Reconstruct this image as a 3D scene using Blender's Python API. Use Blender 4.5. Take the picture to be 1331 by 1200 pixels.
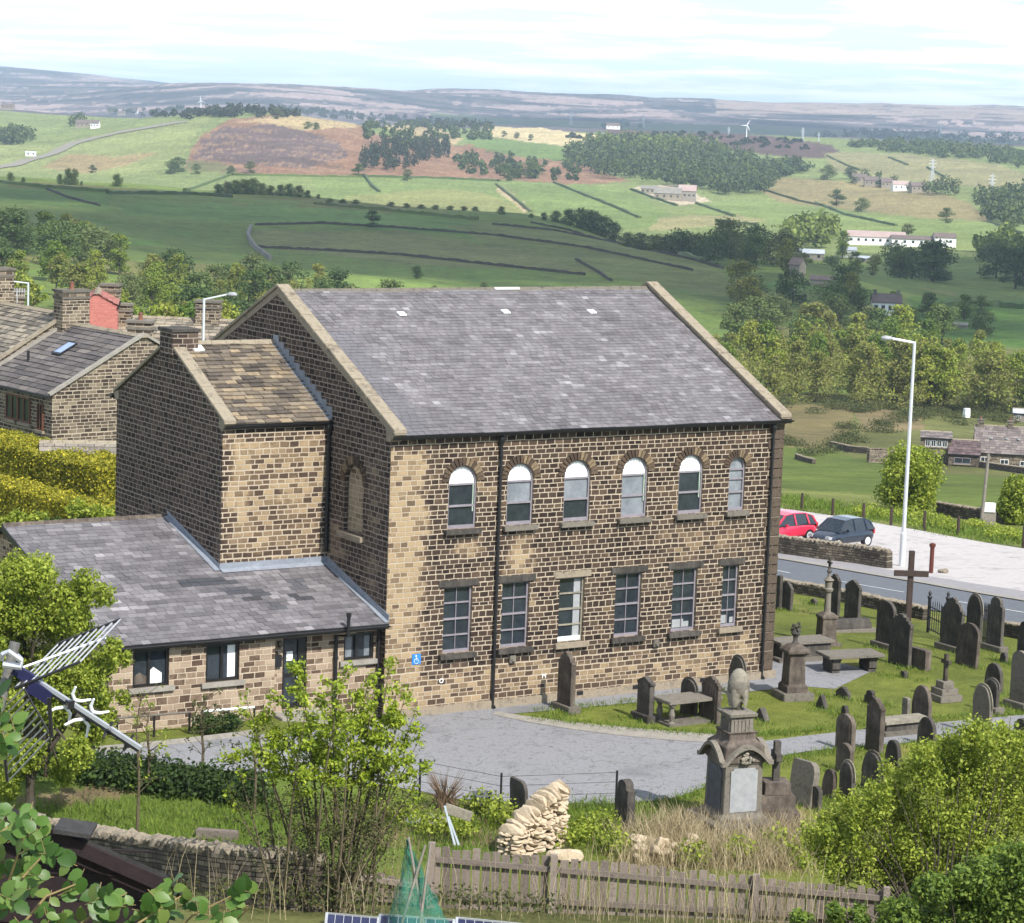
import bpy, bmesh, math, random
import numpy as np
from mathutils import Vector, Matrix, Quaternion

scene = bpy.context.scene
for o in list(bpy.data.objects):
    bpy.data.objects.remove(o, do_unlink=True)
COL = scene.collection
R = math.radians
PI = math.pi

# ------------------------------------------------------------------ camera
# world frame: x runs along the chapel's front wall, y into the building, z up, metres
F = 3333.24
PITCH, ROLL, YAW = 0.13818, 0.03616, 0.56028
CAM = np.array([-36.4124, -64.70718, 18.17117])
FW = np.array([math.sin(YAW)*math.cos(PITCH), math.cos(YAW)*math.cos(PITCH), -math.sin(PITCH)])
_r = np.array([math.cos(YAW), -math.sin(YAW), 0.0]); _u = np.cross(_r, FW)
RT = math.cos(ROLL)*_r + math.sin(ROLL)*_u
UP = -math.sin(ROLL)*_r + math.cos(ROLL)*_u
cam = bpy.data.cameras.new('camera'); cam_o = bpy.data.objects.new('camera', cam); COL.objects.link(cam_o)
cam.sensor_width = 36.0; cam.lens = 36.0*F/1331.0
cam.clip_start = 0.5; cam.clip_end = 60000.0
m = Matrix.Identity(4)
for i in range(3):
    m[i][0], m[i][1], m[i][2], m[i][3] = RT[i], UP[i], -FW[i], CAM[i]
cam_o.matrix_world = m
scene.camera = cam_o

# ------------------------------------------------------------------ sun, sky, exposure
SUN_AZ, SUN_EL = R(3), R(45)          # azimuth from -y towards +x
SUNV = Vector((math.sin(SUN_AZ)*math.cos(SUN_EL), -math.cos(SUN_AZ)*math.cos(SUN_EL), math.sin(SUN_EL)))
sl = bpy.data.lights.new('sun', 'SUN'); sl.energy = 4.5; sl.angle = R(0.53); sl.color = (1.0, 0.96, 0.90)
so = bpy.data.objects.new('sun', sl); COL.objects.link(so)
so.rotation_euler = (-SUNV).to_track_quat('-Z', 'Y').to_euler(); so.location = (20, -60, 80)
w = bpy.data.worlds.new('World'); scene.world = w; w.use_nodes = True
wt = w.node_tree; wt.nodes.clear()
def wn(t, **kw):
    n = wt.nodes.new(t)
    for k, v in kw.items(): setattr(n, k, v)
    return n
sky = wn('ShaderNodeTexSky', sky_type='NISHITA', sun_disc=False, sun_elevation=SUN_EL,
         sun_rotation=math.atan2(SUNV.x, SUNV.y), altitude=250.0, air_density=1.0, dust_density=0.6, ozone_density=1.5)
tc = wn('ShaderNodeTexCoord'); mp = wn('ShaderNodeMapping'); mp.inputs['Scale'].default_value = (13, 13, 190)
nz = wn('ShaderNodeTexNoise'); nz.inputs['Scale'].default_value = 1.0; nz.inputs['Detail'].default_value = 7; nz.inputs['Roughness'].default_value = 0.58
cr = wn('ShaderNodeValToRGB'); cr.color_ramp.elements[0].position = 0.44; cr.color_ramp.elements[1].position = 0.60
cmx = wn('ShaderNodeMixRGB'); cmx.inputs[2].default_value = (9.8, 10.0, 10.1, 1)
tint = wn('ShaderNodeMixRGB', blend_type='MULTIPLY'); tint.inputs[0].default_value = 1.0; tint.inputs[2].default_value = (.96, 1.17, 1.30, 1)
bg = wn('ShaderNodeBackground'); bg.inputs['Strength'].default_value = 0.105
wo = wn('ShaderNodeOutputWorld')
L = wt.links.new
L(tc.outputs['Generated'], mp.inputs['Vector']); L(mp.outputs[0], nz.inputs['Vector']); L(nz.outputs['Fac'], cr.inputs[0])
L(sky.outputs[0], tint.inputs[1]); L(tint.outputs[0], cmx.inputs[1]); L(cr.outputs[0], cmx.inputs[0]); L(cmx.outputs[0], bg.inputs['Color']); L(bg.outputs[0], wo.inputs['Surface'])
scene.view_settings.view_transform = 'Standard'; scene.view_settings.look = 'None'
scene.view_settings.exposure = 0.64; scene.view_settings.gamma = 1.0
scene.render.engine = 'CYCLES'
cy = scene.cycles
cy.use_denoising = True; cy.max_bounces = 6; cy.diffuse_bounces = 2; cy.glossy_bounces = 2
cy.transmission_bounces = 4; cy.transparent_max_bounces = 8; cy.volume_bounces = 0
cy.use_adaptive_sampling = True; cy.adaptive_threshold = 0.015

# ------------------------------------------------------------------ projection helpers (photo measured at 1331 x 1200)
FWH = np.array([math.sin(YAW), math.cos(YAW), 0.0]); RTH = _r
def ray(px, py): return FW + RT*((px-665.5)/F) - UP*((py-600)/F)
def proj(P):
    d = np.atleast_2d(np.asarray(P, float)) - CAM; k = d@FW
    return np.stack([665.5 + F*(d@RT)/k, 600 - F*(d@UP)/k], 1)
def on_plane(px, py, ax, val):
    d = ray(px, py); return CAM + d*((val-CAM[ax])/d[ax])
def at_depth(px, py, D):
    d = ray(px, py); return CAM + d*(D/(d@FWH))
def depth(P): return float((np.asarray(P, float)-CAM)@FWH)
def z_above(P, py):
    """height at which the vertical line through P crosses picture row py"""
    lo, hi = P[2]-5, P[2]+60
    for _ in range(40):
        mid = (lo+hi)/2
        if proj((P[0], P[1], mid))[0][1] > py: lo = mid
        else: hi = mid
    return (lo+hi)/2

# ------------------------------------------------------------------ ground height: columns of (depth, height)
NEAR = [(0.0, 15.9), (4, 15.0), (10, 13.3), (20, 10.2), (30, 7.0), (40, 4.3), (47, 2.6), (51, 1.75), (55, .7), (59, 0)]
COLS = {
 -700: [(130, 0), (180, -3), (350, -20), (600, -20), (800, -20), (1150, -8), (1500, -48), (1900, -46), (2600, -25), (3400, -12), (4200, -40), (6000, -10), (11000, 95), (15000, 60)],
 0:    [(130, 0), (180, -3), (350, -20), (600, -23), (800, -24), (1120, -21.5), (1500, -52), (1900, -48), (2600, -30), (3400, -13), (4200, -45), (6000, -16), (11000, 92), (15000, 70)],
 330:  [(130, 0), (180, -4), (400, -23), (600, -27), (800, -30), (1120, -24), (1400, -52), (1800, -41), (2200, -20), (2700, 1), (3200, -20), (4200, -30), (5200, 0), (6500, 46), (8000, 30), (15000, 40)],
 665:  [(125, 0), (180, -7), (400, -24), (600, -31), (800, -32), (1060, -26), (1350, -55), (1700, -45), (2300, -40), (3000, -21), (3700, -10), (4300, -40), (5500, -13), (8000, 57), (9500, 40), (15000, 40)],
 1000: [(86, 0), (95, -.5), (120, -2.7), (135, -3.9), (152, -5.2), (200, -11), (260, -18), (330, -26), (390, -30), (450, -32), (600, -36), (700, -34), (880, -32), (1100, -54), (1400, -47), (1900, -49), (2600, -31), (3400, -9), (4200, -45), (5200, -20), (8500, 52), (10000, 40), (15000, 40)],
 1331: [(86, 0), (95, -.6), (120, -3.0), (135, -4.4), (145, -5.2), (200, -11), (260, -18), (330, -26), (390, -29.5), (450, -31.5), (600, -37), (800, -40.5), (1000, -43), (1300, -46), (1700, -46), (2200, -36), (2800, -21), (3400, -10), (4300, -42), (5500, -19), (8500, 68), (10000, 50), (15000, 40)],
 2100: [(86, 0), (95, -.6), (120, -3.0), (145, -5.2), (200, -11), (330, -26), (450, -31.5), (600, -37), (1000, -43), (1700, -46), (2800, -21), (3400, -10), (4300, -42), (5500, -19), (8500, 75), (10000, 50), (15000, 40)],
}
def pchip(x, y, X):
    h = np.diff(x); dl = np.diff(y)/h; d = np.zeros_like(y)
    for i in range(1, len(x)-1):
        if dl[i-1]*dl[i] > 0:
            w1 = 2*h[i]+h[i-1]; w2 = h[i]+2*h[i-1]; d[i] = (w1+w2)/(w1/dl[i-1]+w2/dl[i])
    k = np.clip(np.searchsorted(x, X)-1, 0, len(x)-2); t = (X-x[k])/h[k]
    return ((2*t**3-3*t**2+1)*y[k]+(t**3-2*t**2+t)*h[k]*d[k]+(-2*t**3+3*t**2)*y[k+1]+(t**3-t**2)*h[k]*d[k+1])
LG = np.linspace(math.log(1.0), math.log(15500.0+1), 3000)
def _a(px):
    d = ray(px, 150.0); return F*(d@RTH)/(d@FWH)
CA = np.array([_a(p) for p in COLS])
CT = []
for p, tb in COLS.items():
    t = NEAR + [q for q in tb if q[0] > 60]
    CT.append(pchip(np.log(np.array([q[0] for q in t])+1.0), np.array([q[1] for q in t], float), LG))
CT = np.array(CT)
rngn = np.random.RandomState(5)
NOISE = [(rngn.uniform(0, 6.28), rngn.uniform(0, 6.28), rngn.uniform(.6, 1.6)) for _ in range(40)]
def hnoise(x, y, wl):
    s = np.zeros_like(np.asarray(x, float))
    for i in range(14):
        an, ph, k = NOISE[i]
        s = s + np.sin((x*math.cos(an*3+i)+y*math.sin(an*3+i))*6.283*k/wl*(1+.13*i)+ph)/(1+.25*i)
    return s/4.0
def height_aD(a, D):
    a = np.asarray(a, float); D = np.asarray(D, float)
    u = np.clip((np.log(np.maximum(D, 0)+1.0)-LG[0])/(LG[1]-LG[0]), 0, len(LG)-1.001); iu = u.astype(int); fu = u-iu
    k = np.clip(np.searchsorted(CA, a)-1, 0, len(CA)-2); t = np.clip((a-CA[k])/(CA[k+1]-CA[k]), 0, 1); t = t*t*(3-2*t)
    z0 = CT[k, iu]*(1-fu)+CT[k, np.minimum(iu+1, len(LG)-1)]*fu
    z1 = CT[k+1, iu]*(1-fu)+CT[k+1, np.minimum(iu+1, len(LG)-1)]*fu
    z = z0*(1-t)+z1*t
    x = CAM[0]+FWH[0]*D+RTH[0]*a*D/F; y = CAM[1]+FWH[1]*D+RTH[1]*a*D/F
    ss = lambda q: np.clip(q, 0, 1)**2*(3-2*np.clip(q, 0, 1))
    z = z + .42*ss((-.6-x)/3.2)*ss((y+8.5)/5.5)*ss((x+22)/6)*ss((14-y)/4)
    s1 = np.clip((D-170)/250, 0, 1); s2 = np.clip((D-1200)/1500, 0, 1); s3 = np.clip((D-4300)/2500, 0, 1)
    z = z + s1*0.9*hnoise(x, y, 90.) + s2*3.0*hnoise(y, x, 420.) + s3*(9.0*hnoise(x+y, y-x, 1500.)+2.5*hnoise(x, y, 500.))
    return z
def aD(x, y):
    dx = np.asarray(x)-CAM[0]; dy = np.asarray(y)-CAM[1]
    D = dx*FWH[0]+dy*FWH[1]; return F*(dx*RTH[0]+dy*RTH[1])/np.maximum(D, 1e-3), D
def ground_z(x, y):
    a, D = aD(x, y); return height_aD(a, D)
DS = np.exp(np.linspace(math.log(20), math.log(14000), 2600))
def hit(px, py, dmin=20, dmax=14000):
    """where the sight line through a picture point first meets the ground"""
    d = ray(px, py); h = d/(d@FWH); a = F*(h@RTH)
    s = DS[(DS >= dmin) & (DS <= dmax)]
    g = CAM[2]+h[2]*s - height_aD(np.full_like(s, a), s)
    i = np.argmax(g < 0) if (g < 0).any() else len(s)-1
    i = max(i, 1); t = g[i-1]/(g[i-1]-g[i]) if g[i-1] != g[i] else 0
    D = s[i-1]+(s[i]-s[i-1])*min(max(t, 0), 1)
    p = CAM + h*D; p[2] = float(height_aD(a, D)); return p
def ground_at(px, D):
    """ground point at depth D seen in picture column px"""
    py = 300.0
    for _ in range(4):
        d = ray(px, py); h = d/(d@FWH); p = CAM+h*D; p[2] = float(height_aD(F*(h@RTH), D)); py = proj(p)[0][1]
    return p

# ------------------------------------------------------------------ object helpers
def tag(o, label=None, cat=None, group=None, kind=None):
    if label: o['label'] = label
    if cat: o['category'] = cat
    if group: o['group'] = group
    if kind: o['kind'] = kind
    return o
def thing(name, loc=(0, 0, 0), rz=0.0, label=None, cat=None, group=None):
    o = bpy.data.objects.new(name, None); COL.objects.link(o); o.empty_display_size = .3
    o.location = loc; o.rotation_euler = (0, 0, rz); return tag(o, label, cat, group)
def dup(root, loc, rz=0.0, scale=None, label=None, group=None):
    r = root.copy(); COL.objects.link(r); r.location = loc; r.rotation_euler = (root.rotation_euler.x, root.rotation_euler.y, rz)
    if scale is not None: r.scale = scale if hasattr(scale, '__len__') else (scale,)*3
    if label: r['label'] = label
    if group: r['group'] = group
    for ch in list(root.children):
        c = ch.copy(); COL.objects.link(c); c.parent = r
        for g in ch.children:
            d = g.copy(); COL.objects.link(d); d.parent = c
    return r

def np_mesh(name, V, Fq, mat=None, col=None, smooth=False, midx=None):
    """fast mesh from numpy quads (N,4) or tris (N,3)"""
    me = bpy.data.meshes.new(name); V = np.asarray(V, np.float32); Fq = np.asarray(Fq, np.int32); k = Fq.shape[1]
    me.vertices.add(len(V)); me.vertices.foreach_set('co', V.ravel())
    me.loops.add(Fq.size); me.loops.foreach_set('vertex_index', Fq.ravel())
    me.polygons.add(len(Fq)); me.polygons.foreach_set('loop_start', np.arange(0, Fq.size, k, dtype=np.int32))
    if col is not None:
        at = me.color_attributes.new('Col', 'FLOAT_COLOR', 'POINT'); c = np.ones((len(V), 4), np.float32); c[:, :3] = col
        at.data.foreach_set('color', c.ravel())
    for mm in (mat if isinstance(mat, (list, tuple)) else [mat]):
        if mm: me.materials.append(mm)
    if midx is not None: me.polygons.foreach_set('material_index', np.asarray(midx, np.int32))
    me.polygons.foreach_set('use_smooth', np.full(len(Fq), smooth))
    me.update(calc_edges=True); me.validate(); return me
def link(name, me, parent=None):
    o = bpy.data.objects.new(name, me); COL.objects.link(o)
    if parent: o.parent = parent
    return o

class MB:
    """collects shapes; build() links them as ONE mesh object with planar UVs in metres"""
    def __init__(s): s.v = []; s.f = []; s.mi = []; s.cur = 0; s.c = []; s.col = (1, 1, 1)
    def add(s, V, Fs):
        b = len(s.v); s.v += [tuple(map(float, p)) for p in V]; s.c += [s.col]*len(V)
        for f in Fs: s.f.append(tuple(b+i for i in f)); s.mi.append(s.cur)
        return s
    def box(s, c, d, rz=0.0, taper=1.0, rx=0.0, ry=0.0):
        x, y, z = d[0]/2, d[1]/2, d[2]/2; V = []
        M = Matrix.Rotation(rz, 3, 'Z')@Matrix.Rotation(ry, 3, 'Y')@Matrix.Rotation(rx, 3, 'X')
        for sz in (-1, 1):
            k = taper if sz > 0 else 1
            for sx, sy in ((-1, -1), (1, -1), (1, 1), (-1, 1)):
                p = M@Vector((sx*x*k, sy*y*k, sz*z)); V.append((p.x+c[0], p.y+c[1], p.z+c[2]))
        return s.add(V, [(0, 3, 2, 1), (4, 5, 6, 7), (0, 1, 5, 4), (1, 2, 6, 5), (2, 3, 7, 6), (3, 0, 4, 7)])
    def beam(s, a, b, wd, ht, up=(0, 0, 1)):
        a = Vector(a); b = Vector(b); d = (b-a); t = d.normalized(); sd = t.cross(Vector(up))
        if sd.length < 1e-4: sd = t.cross(Vector((0, 1, 0)))
        sd.normalize(); u = sd.cross(t); V = []
        for p in (a, b):
            for q, r_ in ((-1, -1), (1, -1), (1, 1), (-1, 1)): V.append(p+sd*(q*wd/2)+u*(r_*ht/2))
        return s.add(V, [(0, 3, 2, 1), (4, 5, 6, 7), (0, 1, 5, 4), (1, 2, 6, 5), (2, 3, 7, 6), (3, 0, 4, 7)])
    def tube(s, pts, rad, n=8, cap=True):
        pts = [Vector(p) for p in pts]; rad = rad if hasattr(rad, '__len__') else [rad]*len(pts); V = []; up = None
        for i, p in enumerate(pts):
            t = (pts[min(i+1, len(pts)-1)]-pts[max(i-1, 0)]).normalized()
            if up is None: up = Vector((0, 0, 1)) if abs(t.z) < .9 else Vector((1, 0, 0))
            x = t.cross(up); x.normalize(); y = x.cross(t); up = y
            for k in range(n):
                an = 2*PI*k/n; V.append(p+x*(rad[i]*math.cos(an))+y*(rad[i]*math.sin(an)))
        Fs = [(i*n+k, i*n+(k+1) % n, (i+1)*n+(k+1) % n, (i+1)*n+k) for i in range(len(pts)-1) for k in range(n)]
        if cap: Fs += [tuple(range(n-1, -1, -1)), tuple((len(pts)-1)*n+k for k in range(n))]
        return s.add(V, Fs)
    def lathe(s, prof, c=(0, 0, 0), n=16, sq=False, rz=0.0):
        """prof: (radius, z) pairs; sq makes a square section"""
        n = 4 if sq else n; V = []
        for r_, z in prof:
            for k in range(n):
                an = 2*PI*k/n+(PI/4 if sq else 0)+rz; q = r_*(math.sqrt(2) if sq else 1)
                V.append((c[0]+q*math.cos(an), c[1]+q*math.sin(an), c[2]+z))
        Fs = [(i*n+k, i*n+(k+1) % n, (i+1)*n+(k+1) % n, (i+1)*n+k) for i in range(len(prof)-1) for k in range(n)]
        Fs += [tuple(range(n-1, -1, -1)), tuple((len(prof)-1)*n+k for k in range(n))]
        return s.add(V, Fs)
    def prism(s, outline, a, b):
        """outline: list of 3-vectors; extruded from offset a to offset b"""
        n = len(outline); V = [Vector(p)+Vector(a) for p in outline]+[Vector(p)+Vector(b) for p in outline]
        return s.add(V, [tuple(range(n-1, -1, -1)), tuple(range(n, 2*n))]+[(k, (k+1) % n, n+(k+1) % n, n+k) for k in range(n)])
    def rock(s, c, d, rng, n=2, rz=None, cut=(.27, .43)):
        bm = bmesh.new(); bmesh.ops.create_icosphere(bm, subdivisions=n, radius=.5); rz = rng.uniform(0, 6.28) if rz is None else rz
        pl = [(Vector((rng.gauss(0, 1), rng.gauss(0, 1), rng.gauss(0, 1))).normalized(), rng.uniform(*cut)) for _ in range(9)]
        V = []
        for v in bm.verts:
            p = v.co.copy()
            for nn, k in pl:
                q = p.dot(nn)
                if q > k: p -= nn*(q-k)
            p = Vector((p.x*d[0]*1.2, p.y*d[1]*1.2, p.z*d[2]*1.2)); p.rotate(Quaternion((0, 0, 1), rz)); V.append(p+Vector(c))
        bm.verts.index_update(); Fs = [tuple(v.index for v in f.verts) for f in bm.faces]; bm.free()
        return s.add(V, Fs)
    def build(s, name, mat, parent=None, smooth=False, bevel=0.0, loc=None, rz=0.0):
        me = bpy.data.meshes.new(name); me.from_pydata(s.v, [], s.f)
        for mm in (mat if isinstance(mat, (list, tuple)) else [mat]): me.materials.append(mm)
        me.polygons.foreach_set('material_index', s.mi)
        me.polygons.foreach_set('use_smooth', [smooth]*len(s.f))
        bm = bmesh.new(); bm.from_mesh(me); bmesh.ops.recalc_face_normals(bm, faces=bm.faces)
        if bevel: bmesh.ops.bevel(bm, geom=[e for e in bm.edges if e.is_manifold and e.calc_face_angle(0) > .5], offset=bevel, segments=2, affect='EDGES', clamp_overlap=True)
        bm.to_mesh(me); bm.free()
        if not bevel and any(c != (1, 1, 1) for c in s.c):
            at = me.color_attributes.new('Col', 'FLOAT_COLOR', 'POINT')
            at.data.foreach_set('color', np.array([(*c, 1) for c in s.c], np.float32).ravel())
        planar_uv(me); me.update()
        o = link(name, me, parent)
        if loc is not None: o.location = loc
        if rz: o.rotation_euler = (0, 0, rz)
        return o
def planar_uv(me):
    uv = me.uv_layers.new(name='UVMap')
    for p in me.polygons:
        n = p.normal
        if abs(n.z) > .97: t = Vector((1, 0, 0)); b = Vector((0, 1, 0))
        else: t = Vector((-n.y, n.x, 0)).normalized(); b = n.cross(t) if abs(n.z) > .3 else Vector((0, 0, 1))
        for li in p.loop_indices:
            co = me.vertices[me.loops[li].vertex_index].co; uv.data[li].uv = (co.dot(t), co.dot(b))
# ------------------------------------------------------------------ materials
class NM:
    def __init__(s, name):
        s.m = bpy.data.materials.new(name); s.m.use_nodes = True; s.t = s.m.node_tree; s.t.nodes.clear()
        s.out = s.n('ShaderNodeOutputMaterial'); s.b = s.n('ShaderNodeBsdfPrincipled'); s.l(s.b.outputs[0], s.out.inputs[0])
    def n(s, t, **kw):
        x = s.t.nodes.new(t)
        for k, v in kw.items(): setattr(x, k, v)
        return x
    def l(s, a, b): s.t.links.new(a, b)
    def val(s, x, inp):
        if hasattr(x, 'is_output') or isinstance(x, bpy.types.NodeSocket): s.l(x, inp)
        else: inp.default_value = x
    def co(s, kind='Object'): return s.n('ShaderNodeTexCoord').outputs[kind]
    def noise(s, scale, detail=4, rough=.6, vec=None, dist=0.0):
        x = s.n('ShaderNodeTexNoise'); x.inputs['Scale'].default_value = scale; x.inputs['Detail'].default_value = detail
        x.inputs['Roughness'].default_value = rough; x.inputs['Distortion'].default_value = dist; s.l(vec or s.co(), x.inputs['Vector']); return x.outputs['Fac']
    def ramp(s, fac, els, interp='LINEAR'):
        x = s.n('ShaderNodeValToRGB'); r = x.color_ramp; r.interpolation = interp
        while len(r.elements) < len(els): r.elements.new(.5)
        for e, (p, c) in zip(r.elements, els): e.position = p; e.color = (*c, 1) if len(c) == 3 else c
        s.val(fac, x.inputs[0]); return x.outputs[0]
    def math(s, op, a, b=0.0, c=None, clamp=False):
        x = s.n('ShaderNodeMath', operation=op, use_clamp=clamp); s.val(a, x.inputs[0]); s.val(b, x.inputs[1])
        if c is not None: s.val(c, x.inputs[2])
        return x.outputs[0]
    def mix(s, f, a, b, mode='MIX'):
        x = s.n('ShaderNodeMixRGB', blend_type=mode); s.val(f, x.inputs[0])
        for q, i in ((a, 1), (b, 2)): s.val((*q, 1) if isinstance(q, tuple) and len(q) == 3 else q, x.inputs[i])
        return x.outputs[0]
    def bump(s, h, dist=.02, strength=.6):
        x = s.n('ShaderNodeBump'); x.inputs['Strength'].default_value = strength; x.inputs['Distance'].default_value = dist
        s.l(h, x.inputs['Height']); s.l(x.outputs[0], s.b.inputs['Normal'])
    def fin(s, col, rough=.85, spec=.3, metal=0.0):
        s.val((*col, 1) if isinstance(col, tuple) and len(col) == 3 else col, s.b.inputs['Base Color']); s.val(rough, s.b.inputs['Roughness'])
        s.b.inputs['Specular IOR Level'].default_value = spec; s.b.inputs['Metallic'].default_value = metal; return s.m
def mottled(name, c1, c2, scale=3.0, rough=.85, spec=.3, bump=.01, c3=None, objrand=.0, detail=5, metal=0.0):
    k = NM(name); f = k.noise(scale, detail, .65); f2 = k.noise(scale*5.3, 3, .6)
    f = k.math('MULTIPLY_ADD', f2, .4, k.math('MULTIPLY', f, .6))
    els = [(.32, c1), (.66, c2)] if c3 is None else [(.3, c1), (.5, c2), (.68, c3)]
    c = k.ramp(f, els)
    if objrand:
        r = k.n('ShaderNodeObjectInfo').outputs['Random']; c = k.mix(1.0, c, k.ramp(r, [(0, (1-objrand,)*3), (1, (1+objrand,)*3)]), 'MULTIPLY')
    if bump: k.bump(f2, bump, .8)
    return k.fin(c, rough, spec, metal)
def plain(name, c, rough=.5, spec=.5, metal=0.0, var=.12, scale=6.0):
    return mottled(name, tuple(x*(1-var) for x in c), tuple(min(1, x*(1+var)) for x in c), scale, rough, spec, 0.0, metal=metal)
def stone_blocks(name, bw, bh, ramp, mortar, zones=None, patch=.55, mort=.016, pscale=.45, poff=.47, seed=0.0, bumpd=.03):
    """coursed stone from a brick pattern in wall metres; zones: weathered-clean areas (u0,u1,v0,v1,strength,soft)"""
    k = NM(name); uv = k.n('ShaderNodeTexCoord').outputs['UV']
    wob = k.n('ShaderNodeTexNoise'); wob.inputs['Scale'].default_value = 2.2; wob.inputs['Detail'].default_value = 3; k.l(uv, wob.inputs['Vector'])
    s0 = k.n('ShaderNodeSeparateXYZ'); k.l(uv, s0.inputs[0]); n1d = k.n('ShaderNodeTexNoise', noise_dimensions='1D'); n1d.inputs['Scale'].default_value = 2.6; n1d.inputs['Detail'].default_value = 2; k.l(k.math('ADD', s0.outputs[1], 31.7+seed), n1d.inputs['W']); rowv = k.n('ShaderNodeCombineXYZ'); k.l(k.math('MULTIPLY', k.math('SUBTRACT', n1d.outputs['Fac'], .5), .15), rowv.inputs[1]); uva = k.n('ShaderNodeVectorMath', operation='ADD'); k.l(uv, uva.inputs[0]); k.l(rowv.outputs[0], uva.inputs[1])
    wv = k.n('ShaderNodeVectorMath', operation='MULTIPLY_ADD'); k.l(wob.outputs['Color'], wv.inputs[0]); wv.inputs[1].default_value = (.10, .045, 0); k.l(uva.outputs[0], wv.inputs[2])
    of = k.n('ShaderNodeVectorMath', operation='ADD'); k.l(wv.outputs[0], of.inputs[0]); of.inputs[1].default_value = (seed, 50+seed*.37, 0)
    br = k.n('ShaderNodeTexBrick'); br.offset = .5; br.squash = .78; br.squash_frequency = 3; k.l(of.outputs[0], br.inputs['Vector'])
    for nm, v in (('Color1', (0, 0, 0, 1)), ('Color2', (1, 1, 1, 1)), ('Mortar', (.5, .5, .5, 1)), ('Scale', 1), ('Mortar Size', mort), ('Mortar Smooth', .25), ('Bias', 0), ('Brick Width', bw), ('Row Height', bh)): br.inputs[nm].default_value = v
    rnd = k.n('ShaderNodeSeparateColor'); k.l(br.outputs['Color'], rnd.inputs[0]); rv = rnd.outputs[0]
    n1 = k.noise(pscale, 5, .62, uv); n2 = k.noise(9.0, 4, .7, uv)
    P = k.math('MULTIPLY', k.math('SUBTRACT', n1, poff), 3.2, clamp=True)
    if zones:
        sp = k.n('ShaderNodeSeparateXYZ'); k.l(uv, sp.inputs[0]); ed = k.math('MULTIPLY', k.math('SUBTRACT', k.noise(1.3, 5, .65, uv), .5), 1.8)
        for u0, u1, v0, v1, st, soft in zones:
            def band(x, a, b):
                x = k.math('ADD', x, k.math('MULTIPLY', ed, soft*1.6))
                p = k.math('MULTIPLY', k.math('SUBTRACT', x, a), 1/soft, clamp=True); q = k.math('MULTIPLY', k.math('SUBTRACT', b, x), 1/soft, clamp=True)
                return k.math('MULTIPLY', p, q)
            P = k.math('MAXIMUM', P, k.math('MULTIPLY', k.math('MULTIPLY', band(sp.outputs[0], u0, u1), band(sp.outputs[1], v0, v1)), st))
    x = k.math('ADD', k.math('MULTIPLY', rv, .56), k.math('MULTIPLY', P, patch)); x = k.math('ADD', x, k.math('MULTIPLY', k.math('SUBTRACT', n2, .5), .32))
    c = k.ramp(x, ramp)
    mc = k.mix(k.noise(1.7, 4, .6, uv), tuple(q*.72 for q in mortar), tuple(q*1.25 for q in mortar))
    c = k.mix(br.outputs['Fac'], c, mc)
    hgt = k.math('ADD', k.math('MULTIPLY', br.outputs['Fac'], -1.0), k.math('MULTIPLY', n2, .55)); k.bump(hgt, bumpd, .75)
    return k.fin(c, .92, .15)
def attr_mat(name, rough=.8, spec=.3, scale=8.0, var=.25, bump=.01, scale2=None):
    k = NM(name); a = k.n('ShaderNodeAttribute'); a.attribute_name = 'Col'
    f = k.noise(scale, 5, .65); c = k.mix(1.0, a.outputs['Color'], k.ramp(f, [(.25, (1-var,)*3), (.75, (1+var,)*3)]), 'MULTIPLY')
    if scale2:
        g = k.noise(scale2, 4, .6); c = k.mix(1.0, c, k.ramp(g, [(.3, (1-var,)*3), (.7, (1+var,)*3)]), 'MULTIPLY')
    if bump: k.bump(f, bump, .7)
    return k.fin(c, rough, spec)
def leafy(name, pal, transl=.28, objw=.55, rough=.6):
    """leaf colours picked per leaf island and per plant from a palette"""
    k = NM(name); g = k.n('ShaderNodeNewGeometry').outputs['Random Per Island']; r = k.n('ShaderNodeObjectInfo').outputs['Random']
    x = k.math('ADD', k.math('MULTIPLY', r, objw), k.math('MULTIPLY', g, 1-objw))
    x = k.math('ADD', x, k.math('MULTIPLY', k.math('SUBTRACT', k.noise(.5, 2, .5), .5), .5))
    c = k.ramp(x, [(i/(len(pal)-1), q) for i, q in enumerate(pal)])
    k.fin(c, rough, .25); tr = k.n('ShaderNodeBsdfTranslucent'); k.l(c, tr.inputs[0]); mx = k.n('ShaderNodeMixShader'); mx.inputs[0].default_value = transl
    k.l(k.b.outputs[0], mx.inputs[1]); k.l(tr.outputs[0], mx.inputs[2]); k.l(mx.outputs[0], k.out.inputs[0]); return k.m

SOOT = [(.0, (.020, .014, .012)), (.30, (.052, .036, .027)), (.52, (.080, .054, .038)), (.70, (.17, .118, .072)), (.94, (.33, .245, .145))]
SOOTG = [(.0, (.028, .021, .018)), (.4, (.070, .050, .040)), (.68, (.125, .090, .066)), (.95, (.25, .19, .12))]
M = {}
M['front'] = stone_blocks('front_stone', .31, .152, SOOT, (.40, .33, .245), [(-.5, 1.5, -1, 8.3, .95, .5), (-1, 12.2, -1, 1.55, .62, .5), (4.0, 5.2, 3.9, 5.4, .9, .35), (2.2, 3.2, 4.6, 5.4, .8, .3), (12, 14, .3, 1.9, .6, .4), (9.5, 13.6, 3.9, 5.5, .35, .6), (12.0, 13.4, -.3, .9, .5, .3)], .6, .017, poff=.53)
M['gable'] = stone_blocks('gable_stone', .35, .158, SOOTG, (.28, .23, .185), [(-1.6, -.3, 0, 8.0, .75, .6), (-4.2, -2.6, 4.0, 5.6, .9, .4)], .5, .017, poff=.58, seed=3.3)  # mortar darker than the front's: the end wall's shade put into its colour
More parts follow.
